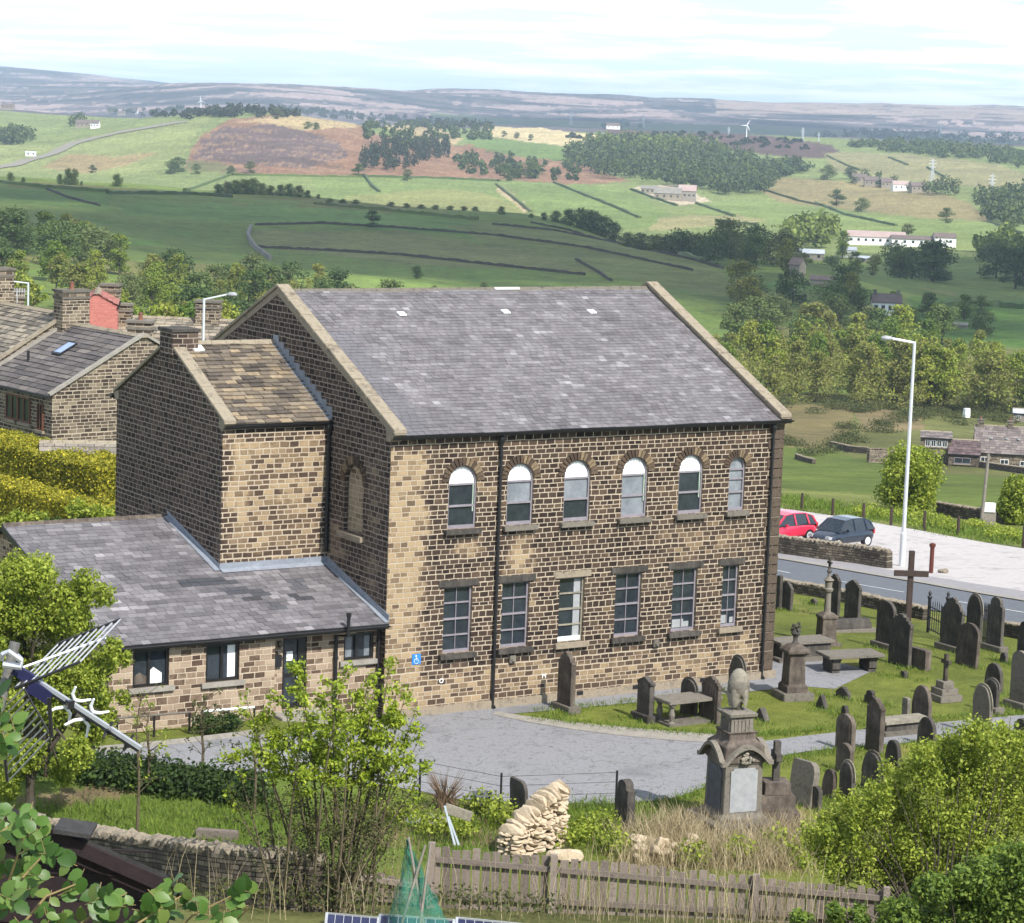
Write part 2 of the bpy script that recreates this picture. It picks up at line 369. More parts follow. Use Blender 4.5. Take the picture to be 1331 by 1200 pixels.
M['tower_front'] = stone_blocks('tower_stone', .33, .158, SOOT, (.40, .33, .245), [(-3.7, .1, 4.0, 8.3, .62, .5), (-3.5, -2.4, 5.2, 8.1, 1.0, .4), (-2.4, -.2, 5.6, 7.2, .9, .6), (-.9, .5, 7, 8.2, .7, .5), (-2.6, -2.0, 4, 8, .6, .4)], .62, .022, poff=.53, seed=7.1)
ANX = [(.0, (.05, .032, .024)), (.20, (.10, .066, .046)), (.36, (.24, .175, .125)), (.6, (.34, .265, .19)), (1, (.43, .345, .25))]
M['annex'] = stone_blocks('annex_stone', .36, .165, ANX, (.44, .36, .27), None, .25, .016, poff=.40, seed=1.7)
M['cottage'] = stone_blocks('cottage_stone', .42, .165, [(.0, (.03, .023, .019)), (.34, (.09, .07, .052)), (.62, (.22, .18, .125)), (1, (.36, .30, .21))], (.38, .32, .24), None, .4, .02, poff=.48, seed=4.1)
M['drystone'] = stone_blocks('drystone', .34, .11, [(.0, (.05, .043, .034)), (.4, (.12, .10, .075)), (.75, (.24, .20, .15)), (1, (.36, .31, .23))], (.03, .026, .02), None, .3, .014, poff=.45, seed=9.0, bumpd=.05)
M['ashlar'] = mottled('ashlar_trim', (.10, .085, .066), (.27, .225, .165), 1.6, .9, .2, .012, (.17, .14, .105))
M['voussoir'] = None
k = NM('voussoir_stone'); g = k.n('ShaderNodeNewGeometry').outputs['Random Per Island']; c = k.ramp(k.math('ADD', k.math('MULTIPLY', g, .7), k.math('MULTIPLY', k.noise(6), .3)), [(.1, (.035, .025, .02)), (.5, (.09, .062, .042)), (.9, (.22, .165, .10))]); k.bump(k.noise(14), .01); M['voussoir'] = k.fin(c, .9, .2)
M['sooty'] = mottled('sooty_grave_stone', (.022, .019, .017), (.085, .072, .06), 2.4, .88, .25, .008, (.045, .039, .033), .25)
M['browngrave'] = mottled('brown_grave_stone', (.045, .034, .027), (.135, .103, .08), 2.2, .9, .2, .008, (.08, .062, .048), .2)
M['greygrave'] = mottled('grey_grave_stone', (.045, .040, .034), (.165, .147, .12), 2.8, .9, .2, .01, (.088, .078, .064), .2)
M['palegrave'] = mottled('pale_grave_stone', (.13, .117, .092), (.31, .28, .22), 2.8, .9, .2, .01)
M['marble'] = mottled('inset_tablet', (.22, .23, .235), (.35, .355, .36), 5, .5, .4, .0)
M['darktablet'] = mottled('slate_tablet', (.05, .054, .062), (.10, .106, .118), 5, .7, .3, .0)
M['slate'] = attr_mat('roof_slate', .62, .28, 14.0, .16, .006, 1.1)
M['stoneslate'] = attr_mat('stone_slate', .88, .2, 7.0, .35, .02)
M['lead'] = mottled('lead_flashing', (.15, .17, .20), (.27, .29, .33), 3, .5, .4, .004)
M['black'] = plain('black_paint', (.010, .010, .011), .45, .5)
M['white'] = plain('white_paint', (.78, .78, .76), .5, .5, 0, .05)
M['glass'] = mottled('window_glass', (.012, .016, .02), (.035, .045, .055), 1.2, .06, .6, 0)
M['greyglass'] = mottled('blinded_glass', (.10, .115, .13), (.24, .26, .28), .9, .25, .5, 0)
M['paleboard'] = mottled('pale_boarding', (.70, .71, .70), (.80, .81, .80), 1, .6, .3, 0)
M['frame'] = plain('window_frame', (.21, .19, .21), .55, .4, 0, .2)
M['darkframe'] = plain('dark_upvc', (.012, .011, .011), .35, .5)
M['brownframe'] = plain('brown_frame', (.13, .045, .02), .5, .4)
M['galv'] = plain('galvanised_steel', (.62, .64, .65), .42, .5, .35, .08)
M['alu'] = plain('aluminium', (.52, .53, .55), .4, .5, .6, .10)
def streaky(name, c1, c2, c3, objrand=.25):
    k = NM(name); mpx = k.n('ShaderNodeMapping'); mpx.inputs['Scale'].default_value = (1, 1, .28); k.l(k.co(), mpx.inputs['Vector']); f = k.noise(6.5, 5, .7, mpx.outputs[0]); g = k.noise(2.1, 4, .65); h = k.noise(23, 3, .7)
    c = k.ramp(k.math('ADD', k.math('MULTIPLY', f, .55), k.math('MULTIPLY', g, .45)), [(.34, c1), (.52, c2), (.68, c3)]); c = k.mix(k.math('MULTIPLY', k.math('SUBTRACT', h, .60), 4.5, clamp=True), c, (.20, .19, .15))
    r = k.n('ShaderNodeObjectInfo').outputs['Random']; c = k.mix(1.0, c, k.ramp(r, [(0, (1-objrand,)*3), (1, (1+objrand,)*3)]), 'MULTIPLY'); k.bump(h, .008, .8); return k.fin(c, .9, .2)
M['sooty'] = streaky('sooty_grave_stone', (.034, .030, .027), (.070, .062, .054), (.135, .12, .10))
M['browngrave'] = streaky('brown_grave_stone', (.040, .032, .027), (.095, .077, .062), (.175, .142, .113))
M['tarmac'] = mottled('old_tarmac', (.075, .075, .079), (.235, .233, .24), 3.1, .93, .2, .03, (.15, .149, .156), detail=9)
_k = M['tarmac'].node_tree; _t = NM.__new__(NM); _t.m = M['tarmac']; _t.t = _k; _t.b = [n for n in _k.nodes if n.type == 'BSDF_PRINCIPLED'][0]
_c0 = _t.b.inputs['Base Color'].links[0].from_socket; _oc = _t.co(); _vo = _t.n('ShaderNodeTexVoronoi', feature='DISTANCE_TO_EDGE'); _vo.inputs['Scale'].default_value = .42; _wv = _t.n('ShaderNodeVectorMath', operation='MULTIPLY_ADD'); _nz = _t.n('ShaderNodeTexNoise'); _nz.inputs['Scale'].default_value = 1.4; _nz.inputs['Detail'].default_value = 5; _t.l(_oc, _nz.inputs['Vector']); _t.l(_nz.outputs['Color'], _wv.inputs[0]); _wv.inputs[1].default_value = (1.6, 1.6, 0); _t.l(_oc, _wv.inputs[2]); _t.l(_wv.outputs[0], _vo.inputs['Vector'])
_cr = _t.math('MULTIPLY', _t.math('SUBTRACT', .012, _vo.outputs['Distance']), 70, clamp=True); _c1 = _t.mix(_t.math('MULTIPLY', _cr, _t.math('MULTIPLY', _t.noise(.5, 3, .6), 1.1)), _c0, (.05, .05, .045))
_pt = _t.math('MULTIPLY', _t.math('SUBTRACT', _t.noise(.32, 4, .6), .56), 9, clamp=True); _c2 = _t.mix(_t.math('MULTIPLY', _pt, .45), _c1, (.105, .105, .108)); _mo = _t.math('MULTIPLY', _t.math('SUBTRACT', _t.noise(.9, 6, .72), .60), 6, clamp=True); _c3 = _t.mix(_t.math('MULTIPLY', _mo, .5), _c2, (.17, .155, .11)); _t.l(_c3, _t.b.inputs['Base Color'])
M['road'] = mottled('road_asphalt', (.085, .092, .105), (.13, .138, .15), 3.0, .9, .25, .006)
M['carpark'] = mottled('car_park_gravel', (.20, .185, .18), (.43, .40, .385), .42, .95, .15, .012, (.33, .305, .295), detail=8)
M['pavement'] = mottled('pavement', (.20, .19, .195), (.28, .265, .265), 2, .92, .2, .005)
M['concrete'] = mottled('concrete', (.19, .175, .15), (.31, .285, .245), 2.5, .92, .2, .008)
M['linepaint'] = mottled('road_paint', (.48, .46, .44), (.66, .64, .62), 6, .7, .3, 0)
M['oldwood'] = mottled('weathered_wood', (.095, .075, .062), (.215, .178, .15), 4, .92, .15, .012, (.145, .118, .10), .25)
M['greywood'] = mottled('grey_wood', (.15, .13, .11), (.27, .24, .205), 5, .9, .15, .01)
M['shed'] = mottled('dark_stained_timber', (.012, .007, .008), (.026, .015, .016), 3, .75, .3, .006)
M['felt'] = mottled('roofing_felt', (.025, .024, .024), (.06, .058, .056), 5, .95, .15, .01)
M['crosswood'] = mottled('dark_brown_timber', (.035, .024, .020), (.07, .048, .04), 5, .8, .25, .006)
M['rubble'] = mottled('fresh_sandstone', (.25, .19, .12), (.50, .405, .29), 3.2, .95, .15, .02, (.37, .295, .20))
M['terracotta'] = mottled('terracotta', (.14, .065, .045), (.24, .11, .075), 4, .85, .2, .004)
M['redbrick'] = stone_blocks('red_brick', .24, .08, [(.0, (.40, .13, .105)), (.5, (.48, .165, .135)), (1, (.55, .21, .17))], (.50, .24, .20), None, .2, .01, seed=2.2)
M['bark'] = mottled('bark', (.035, .028, .021), (.10, .085, .066), 6, .95, .1, .02)
M['twig'] = mottled('bare_twig', (.06, .05, .03), (.14, .115, .07), 6, .95, .1, .0)
M['iron'] = plain('wrought_iron', (.012, .012, .013), .6, .4)
M['soil'] = mottled('bare_soil', (.10, .07, .045), (.22, .165, .11), 2, .97, .1, .03)
YG = [(.10, .14, .016), (.155, .19, .020), (.205, .235, .028), (.26, .27, .04)]
M['leaf_fresh'] = leafy('leaf_fresh', [(.11, .17, .014), (.19, .26, .018), (.30, .37, .03), (.40, .46, .06)], .35, .1)
M['leaf_bush'] = leafy('leaf_bush', [(.085, .13, .016), (.20, .26, .028), (.34, .40, .048), (.47, .52, .10)], .45, .1)
M['leaf_dull'] = leafy('leaf_dull', [(.035, .045, .015), (.07, .085, .025), (.12, .125, .035)], .3, .1)
M['leaf_low'] = leafy('leaf_low', [(.018, .035, .010), (.035, .065, .014), (.07, .11, .02)], .25, .1)
M['leaf_mid'] = leafy('leaf_mid', [(.055, .10, .018), (.10, .165, .026), (.17, .245, .038), (.26, .33, .055)], .4, .1)
M['leaf_gold'] = leafy('leaf_gold', [(.10, .115, .012), (.27, .26, .022), (.58, .50, .045)], .3, .1)
M['leaf_wood'] = leafy('leaf_wood', [(.065, .115, .02), (.12, .185, .026), (.21, .26, .032), (.17, .155, .055), (.29, .33, .036), (.13, .21, .03)], .28, .75)
M['leaf_dark'] = leafy('leaf_dark', [(.042, .072, .019), (.068, .11, .027), (.11, .155, .036), (.12, .115, .048)], .2, .7)
M['leaf_rose'] = leafy('leaf_rose', [(.022, .05, .012), (.045, .10, .018), (.085, .16, .03), (.14, .19, .045)], .25, .1, .4)
M['straw'] = leafy('dry_stalks', [(.24, .19, .10), (.38, .31, .18), (.52, .44, .29)], .25, .1)
M['grassblade'] = leafy('grass_blades', [(.07, .12, .015), (.12, .19, .022), (.20, .26, .04)], .3, .1)
# ------------------------------------------------------------------ terrain, one sheet from the garden to the moors
def inside(px, py, poly):
    c = np.zeros(px.shape, bool); n = len(poly); j = n-1
    for i in range(n):
        xi, yi = poly[i]; xj, yj = poly[j]
        q = ((yi > py) != (yj > py)) & (px < (xj-xi)*(py-yi)/((yj-yi) or 1e-9)+xi); c ^= q; j = i
    return c
def make_ground():
    ax = np.concatenate([np.linspace(-2600, -760, 40), np.linspace(-750, 750, 720), np.linspace(760, 2600, 40)])
    Ds = np.concatenate([np.linspace(.5, 30, 20)[:-1], np.exp(np.linspace(math.log(30), math.log(14500), 900))])
    A, D = np.meshgrid(ax, Ds); Z = height_aD(A, D)
    X = CAM[0]+FWH[0]*D+RTH[0]*A*D/F; Y = CAM[1]+FWH[1]*D+RTH[1]*A*D/F
    V = np.stack([X, Y, Z], -1).reshape(-1, 3); na = len(ax); nd = len(Ds)
    i = np.arange(nd-1)[:, None]*na+np.arange(na-1)[None, :]
    Q = np.stack([i, i+1, i+na+1, i+na], -1).reshape(-1, 4)
    P = proj(V); px, py = P[:, 0], P[:, 1]; d = D.ravel(); x, y = X.ravel(), Y.ravel()
    n1 = hnoise(x, y, 60.); n2 = hnoise(y, x, 260.); n3 = hnoise(x+y, x-y, 900.)
    wob = np.where(d > 1200, 1.6, 3.0)
    rsj = np.random.RandomState(3); jx = px+hnoise(x, y, np.maximum(d*.035, 2))*wob*2.5+hnoise(y, x, np.maximum(d*.008, 1))*wob*1.6+rsj.normal(0, 1.2, len(px)); jy = py+hnoise(y, x, np.maximum(d*.03, 2))*wob*.8+hnoise(x, y, np.maximum(d*.009, 1))*wob*.5+rsj.normal(0, .35, len(px))
    C = np.zeros((len(V), 3))
    def fill(mask, c, amp=.18, nn=None):
        k = 1+amp*(nn if nn is not None else n1)[mask][:, None]; C[mask] = np.array(c)[None]*k
    fill(d >= 0, (.125, .135, .05), .25)
    fill((d > 57) & (d < 130), (.128, .155, .034), .12)
    fill((d >= 118) & (d < 320), (.098, .135, .030), .10)
    fill((d >= 280) & (d < 470), (.115, .125, .045), .35)
    fill((d >= 470) & (d < 1230), (.128, .178, .048), .20, n2)
    m = (d > 560) & (d < 1200) & (n2*.8+n1*.35 > .30); fill(m, (.145, .150, .052), .22)
    m = (d > 560) & (d < 1200) & (n2*.8-n1*.5 < -.55); fill(m, (.085, .15, .034), .22)
    fill((d >= 1230) & (d < 3500), (.165, .205, .078), .14, n2)
    fill(d >= 3300, (.100, .090, .105), .30, n3)  # moor heather tones, shifted to blue in the colour to add to the haze
    m = (d > 4300) & (n3+.5*n2+.3*n1 > .2); fill(m, (.28, .22, .225), .25, n2)
    m = (d > 4300) & (n3-.6*n2+.3*n1 < -.25); fill(m, (.040, .046, .058), .2, n2)
    m = (d > 4300) & (d < 5600) & (px > 560); fill(m, (.085, .115, .065), .25, n2)
    m = (d > 6500) & (px > 930) & (n2 > -.3); fill(m, (.27, .215, .20), .2, n3)
    HE = (.215, .125, .082); TA = (.36, .285, .16); GR = (.125, .185, .058); PA = (.205, .235, .095)
    far = [
     ([(-60, 182), (60, 190), (140, 172), (240, 158), (275, 150), (250, 185), (228, 215), (180, 226), (-60, 226)], PA),
     ([(55, 218), (90, 200), (150, 203), (205, 198), (165, 215), (110, 226)], (.25, .20, .105)),
     ([(236, 222), (244, 205), (262, 176), (300, 155), (360, 149), (462, 149), (475, 170), (560, 190), (640, 187), (700, 205), (760, 214), (816, 236), (770, 240), (640, 233), (480, 229), (300, 226)], HE),
     ([(250, 207), (262, 180), (290, 166), (350, 162), (400, 170), (440, 185), (452, 203), (400, 219), (320, 214)], (.115, .082, .080)),
     ([(240, 222), (245, 208), (290, 214), (315, 226)], (.13, .13, .06)),
     ([(300, 158), (380, 150), (460, 150), (466, 164), (400, 169), (340, 160)], TA),
     ([(628, 164), (700, 167), (800, 179), (850, 189), (760, 193), (700, 186), (640, 178)], (.44, .37, .22)),
     ([(493, 155), (560, 164), (602, 180), (590, 190), (540, 181), (500, 166)], TA),
     ([(596, 178), (640, 180), (722, 191), (775, 206), (760, 213), (690, 206), (620, 192)], GR),
     ([(400, 228), (640, 234), (690, 275), (560, 284), (420, 262)], (.155, .205, .072)),
     ([(440, 256), (560, 246), (625, 250), (690, 276), (560, 281), (470, 268)], (.21, .225, .09)),
     ([(655, 236), (760, 240), (820, 250), (890, 290), (800, 300), (700, 278)], (.145, .20, .068)),
     ([(655, 244), (690, 272), (682, 278), (640, 245)], (.36, .30, .19)),
     ([(1008, 230), (1200, 244), (1255, 262), (1292, 288), (1180, 282), (1010, 262), (985, 247)], (.215, .185, .095)),
     ([(905, 262), (1010, 262), (1180, 284), (1331, 292), (1331, 320), (1100, 300), (905, 285)], (.165, .215, .075)),
     ([(860, 282), (960, 280), (1000, 288), (900, 296), (840, 300)], (.25, .235, .12)),
     ([(780, 166), (880, 168), (1000, 177), (1080, 188), (1100, 205), (1040, 206), (960, 196), (860, 190), (800, 182)], (.095, .062, .058)),
     ([(1072, 198), (1180, 200), (1300, 215), (1340, 232), (1340, 250), (1200, 236), (1080, 224)], (.215, .205, .105)),
     ([(820, 245), (880, 240), (925, 262), (880, 268)], (.42, .36, .28)),
    ]
    for poly, c in far:
        m = (d > 1230) & (d < 3600) & inside(jx, jy, poly); fill(m, c, .18, n2)
        if c in (HE, (.115, .082, .080), TA):
            q = hnoise(x, y, 130.)+.8*hnoise(y, x, 47.)+rsj.normal(0, .35, len(px)); mm = m & (q > .55); C[mm] = C[mm]*.45+np.array((.30, .20, .13))*.55; mm = m & (q < -.6); C[mm] = C[mm]*.5+np.array((.085, .07, .06))*.5
    mid = [
     ([(320, 300), (520, 300), (700, 330), (760, 350), (560, 345), (340, 322)], (.155, .165, .065)),
     ([(1000, 395), (900, 330), (760, 305), (640, 290), (560, 285), (640, 320), (860, 372)], (.145, .17, .060)),
     ([(150, 262), (420, 270), (600, 282), (620, 296), (330, 290), (160, 278)], (.11, .18, .048)),
     ([(0, 245), (150, 250), (140, 275), (0, 262)], (.11, .175, .046)),
     ([(1180, 385), (1360, 395), (1360, 455), (1240, 445), (1190, 415)], (.082, .155, .030)),
     ([(380, 345), (640, 350), (900, 395), (1010, 420), (960, 470), (380, 420)], (.13, .19, .048)),
    ]
    for poly, c in mid:
        m = (d > 470) & (d < 1230) & inside(jx, jy, poly); fill(m, c, .2, n2)
    near = [
     ([(1020, 524), (1112, 528), (1095, 575), (1060, 592), (1015, 582)], (.165, .14, .068)),
     ([(1110, 530), (1200, 535), (1200, 560), (1120, 562)], (.165, .135, .075)),
     ([(1010, 580), (1090, 588), (1190, 612), (1360, 625), (1360, 668), (1200, 655), (1010, 640)], (.094, .130, .030)),
     ([(1010, 636), (1150, 645), (1360, 672), (1360, 716), (1200, 690), (1040, 664), (1010, 660)], (.135, .155, .048)),
    ]
    for poly, c in near:
        m = (d > 112) & (d < 470) & inside(jx, jy, poly); fill(m, c, .22)
    yard = [
     ([(-60, 1000), (120, 985), (340, 985), (560, 1040), (700, 1040), (700, 1130), (-60, 1130)], (.115, .165, .035)),
     ([(20, 1040), (120, 1020), (180, 1030), (90, 1048)], (.20, .155, .095)),
     ([(430, 1050), (600, 1040), (670, 1050), (680, 1100), (430, 1100)], (.20, .165, .095)),
     ([(820, 1070), (1000, 1080), (1050, 1130), (800, 1130)], (.19, .16, .085)),
    ]
    for poly, c in yard:
        m = (d > 50) & (d < 82) & inside(jx, jy, poly); fill(m, c, .3)
    # churchyard turf wears and dries in patches
    g = hnoise(x, y, 3.1)*.5+hnoise(y, x, 9.0)*.6; m = (d > 57) & (d < 118) & (g > .42); C[m] = C[m]*.4+np.array((.20, .19, .06))*.6
    sp = rsj.normal(0, 1, len(px)); far_ = d > 1200; C[far_] *= (1+.10*sp[far_])[:, None]
    m = (d > 480) & (d < 1230) & (hnoise(x, y, 33.)+.9*hnoise(y, x, 13.)+.4*sp > .95); C[m] = C[m]*.6+np.array((.11, .10, .05))*.4
    C = np.clip(C, .01, .9)
    k = NM('ground_cover'); a = k.n('ShaderNodeAttribute'); a.attribute_name = 'Col'; oc = k.co()
    f1 = k.noise(1.3, 6, .68, oc); f2 = k.noise(.045, 6, .7, oc); f3 = k.noise(14.0, 3, .7, oc)
    c = k.mix(1.0, a.outputs['Color'], k.ramp(f1, [(.28, (.72, .74, .70)), (.72, (1.28, 1.24, 1.2))]), 'MULTIPLY')
    c = k.mix(1.0, c, k.ramp(f2, [(.30, (.74, .76, .76)), (.70, (1.26, 1.22, 1.2))]), 'MULTIPLY')
    c = k.mix(1.0, c, k.ramp(f3, [(.30, (.72, .74, .7)), (.70, (1.28, 1.26, 1.2))]), 'MULTIPLY')
    f4 = k.noise(.23, 6, .72, oc); c = k.mix(1.0, c, k.ramp(f4, [(.30, (.74, .77, .76)), (.70, (1.28, 1.22, 1.2))]), 'MULTIPLY')
    k.bump(k.math('ADD', f3, k.math('MULTIPLY', f1, 2.0)), .10, .8)
    me = np_mesh('ground', V, Q, k.fin(c, .95, .12), C, smooth=True)
    o = link('ground', me); tag(o, 'grass churchyard, garden bank, valley fields and moors', 'ground', kind='structure'); return o
make_ground()

def draped_polygon(name, pts, lift, mat, label, step=.7):
    bm = bmesh.new(); vs = [bm.verts.new((p[0], p[1], 0)) for p in pts]; bm.faces.new(vs); xs = [p[0] for p in pts]; ys = [p[1] for p in pts]
    for ax, lo, hi in ((0, min(xs), max(xs)), (1, min(ys), max(ys))):
        for q in np.arange(lo+step, hi, step):
            co = (q, 0, 0) if ax == 0 else (0, q, 0); bmesh.ops.bisect_plane(bm, geom=bm.verts[:]+bm.edges[:]+bm.faces[:], plane_co=co, plane_no=(1, 0, 0) if ax == 0 else (0, 1, 0))
    bmesh.ops.triangulate(bm, faces=bm.faces[:])
    for v in bm.verts: v.co.z = float(ground_z(v.co.x, v.co.y))+lift
    for f in bm.faces:
        f.normal_update()
        if f.normal.z < 0: f.normal_flip()
    me = bpy.data.meshes.new(name); bm.to_mesh(me); bm.free(); me.materials.append(mat); planar_uv(me)
    return tag(link(name, me), label, name.replace('_', ' '), kind='structure')
def sheet_polygon(name, pts, z, mat, label):
    bm = bmesh.new(); vs = [bm.verts.new((p[0], p[1], z)) for p in pts]; f = bm.faces.new(vs); bmesh.ops.triangulate(bm, faces=[f]); bmesh.ops.recalc_face_normals(bm, faces=bm.faces)
    if sum(f.normal.z for f in bm.faces) < 0: bmesh.ops.reverse_faces(bm, faces=bm.faces)
    me = bpy.data.meshes.new(name); bm.to_mesh(me); bm.free(); me.materials.append(mat); planar_uv(me)
    return tag(link(name, me), label, name.replace('_', ' '), kind='structure')
def smooth_line(pts, n=6):
    P = [np.array(p, float) for p in pts]; P = [2*P[0]-P[1]]+P+[2*P[-1]-P[-2]]; out = []
    for i in range(1, len(P)-2):
        for t in np.linspace(0, 1, n, endpoint=False):
            out.append(.5*((2*P[i])+(-P[i-1]+P[i+1])*t+(2*P[i-1]-5*P[i]+4*P[i+1]-P[i+2])*t*t+(-P[i-1]+3*P[i]-3*P[i+1]+P[i+2])*t**3))
    return out+[P[-2]]
def resample(pts, n):
    P = np.array(pts, float); s = np.concatenate([[0], np.cumsum(np.linalg.norm(np.diff(P, axis=0), axis=1))]); t = np.linspace(0, s[-1], n)
    return np.stack([np.interp(t, s, P[:, i]) for i in range(P.shape[1])], 1)
def ribbon(name, ea, eb, lift, mat, label, n=130, k=8, kind='structure'):
    """surface laid on the ground between two edge lines (world points)"""
    A = resample(ea, n); B = resample(eb, n); V = []
    for i in range(n):
        for j in range(k+1):
            p = A[i]+(B[i]-A[i])*j/k; V.append((p[0], p[1], float(ground_z(p[0], p[1]))+lift))
    Q = [(i*(k+1)+j, i*(k+1)+j+1, (i+1)*(k+1)+j+1, (i+1)*(k+1)+j) for i in range(n-1) for j in range(k)]
    me = np_mesh(name, V, Q, mat)
    if me.polygons[0].normal.z < 0: me.flip_normals()
    planar_uv(me); o = link(name, me); return tag(o, label, name.replace('_', ' '), kind=kind)
def Zp(px, py, z=0.0): return on_plane(px, py, 2, z)

drive_px = smooth_line([(60, 985), (130, 976), (230, 966), (330, 956), (420, 950), (500, 940), (560, 930)], 4)+smooth_line([(628, 921), (645, 928), (700, 937), (780, 947), (870, 956), (960, 966), (1040, 958), (1120, 949), (1220, 940), (1400, 924), (1650, 905), (1900, 888)], 5) + \
    smooth_line([(1900, 908), (1650, 925), (1400, 944), (1280, 953), (1180, 966), (1080, 974), (1010, 985), (945, 1010), (900, 1030), (850, 1042), (740, 1045), (600, 1040), (540, 1028), (430, 1012), (330, 1004), (200, 1000), (60, 1004)], 5)
draped_polygon('driveway', [hit(*p) for p in drive_px], .02, M['tarmac'], 'worn grey tarmac drive curving past the chapel')
ribbon('kerb_edge', [hit(*p) for p in smooth_line([(645, 926), (700, 934), (780, 943), (870, 951), (960, 958)])], [hit(*p) for p in smooth_line([(640, 930), (700, 942), (780, 954), (870, 963), (960, 968)])], .03, M['concrete'], 'pale worn strip along the edge of the drive')
# paved foot of the chapel wall
sheet_polygon('paved_apron', [(-.4, -1.3, 0), (4.0, -.95, 0), (9, -1.25, 0), (14.6, -1.5, 0), (15.3, -2.2, 0), (18.2, -.6, 0), (17.6, 3.2, 0), (14.45, 3.0, 0), (14.45, -.02, 0), (-.4, -.02, 0)], .014, M['tarmac'], 'narrow paved strip along the foot of the chapel')
farE = [hit(*p) for p in [(600, 660), (800, 692), (985, 723), (1012, 728), (1100, 743), (1200, 760), (1331, 783), (1460, 806), (1750, 858), (2050, 912)]]
nearE = [hit(*p) for p in [(600, 689), (800, 722), (985, 754), (1012, 759), (1100, 774), (1200, 792), (1331, 815), (1460, 838), (1750, 891), (2050, 947)]]
ribbon('road', farE, nearE, .035, M['road'], 'asphalt road running beyond the graveyard wall')
kerbB = [hit(*p) for p in [(600, 657.5), (800, 689.5), (985, 720.5), (1012, 725.5), (1100, 740.5), (1200, 757.5), (1331, 780.5), (1460, 803.5), (1750, 855.5), (2050, 909.5)]]
ribbon('kerb', kerbB, farE, .075, M['concrete'], 'pale kerb line along the far side of the road')
pavB = [hit(*p) for p in [(600, 648), (800, 680), (985, 711), (1012, 715), (1100, 731), (1165, 744), (1230, 754), (1331, 770), (1460, 792), (1750, 843), (2050, 897)]]
ribbon('pavement', pavB, kerbB, .06, M['pavement'], 'grey pavement beside the road')
cpB = [hit(*p) for p in [(600, 640), (820, 640), (940, 648), (985, 656), (1016, 662), (1100, 674), (1200, 691), (1331, 714), (1460, 738), (1640, 775), (1750, 825), (2050, 885)]]
ribbon('car_park', cpB, pavB, .04, M['carpark'], 'pale gravel car park across the road', k=14)
for a, b in [((1000, 741), (1027, 746)), ((1088, 756), (1175, 771)), ((1236, 781.5), (1262, 786)), ((1305, 793), (1331, 797.5))]:
    p, q = hit(*a), hit(*b); dr = (q-p)/np.linalg.norm(q-p); nn = np.array([-dr[1], dr[0], 0])*.06
    ribbon('lane_marking', [p-nn, q-nn], [p+nn, q+nn], .045, M['linepaint'], 'white dash painted along the middle of the road', n=8, k=1)
# ------------------------------------------------------------------ chapel
LX, WY, HE, HR = 14.45, 15.04, 8.6, 12.12
def wall_panel(name, outer, holes, mat, parent, depth=0.0, inward=(0, 1, 0)):
    """flat wall (3-D outline) with openings; each opening gets reveals going inward"""
    bm = bmesh.new(); ed = []; loops = []
    for lp in [outer]+holes:
        vs = [bm.verts.new(p) for p in lp]; loops.append(vs)
        ed += [bm.edges.new((vs[i], vs[(i+1) % len(vs)])) for i in range(len(vs))]
    bmesh.ops.triangle_fill(bm, edges=ed, use_beauty=True)
    inv = Vector(inward)
    for f in bm.faces:
        f.normal_update()
        if f.normal.dot(inv) > 0: f.normal_flip()
    for vs in loops[1:]:
        b = [bm.verts.new(v.co+inv*depth) for v in vs]; c = sum((v.co for v in vs), Vector())/len(vs)
        for i in range(len(vs)):
            j = (i+1) % len(vs); f = bm.faces.new((vs[i], vs[j], b[j], b[i])); f.normal_update()
            if f.normal.dot(c-f.calc_center_median()) < 0: f.normal_flip()
    me = bpy.data.meshes.new(name); bm.to_mesh(me); bm.free(); me.materials.append(mat); planar_uv(me); return link(name, me, parent)
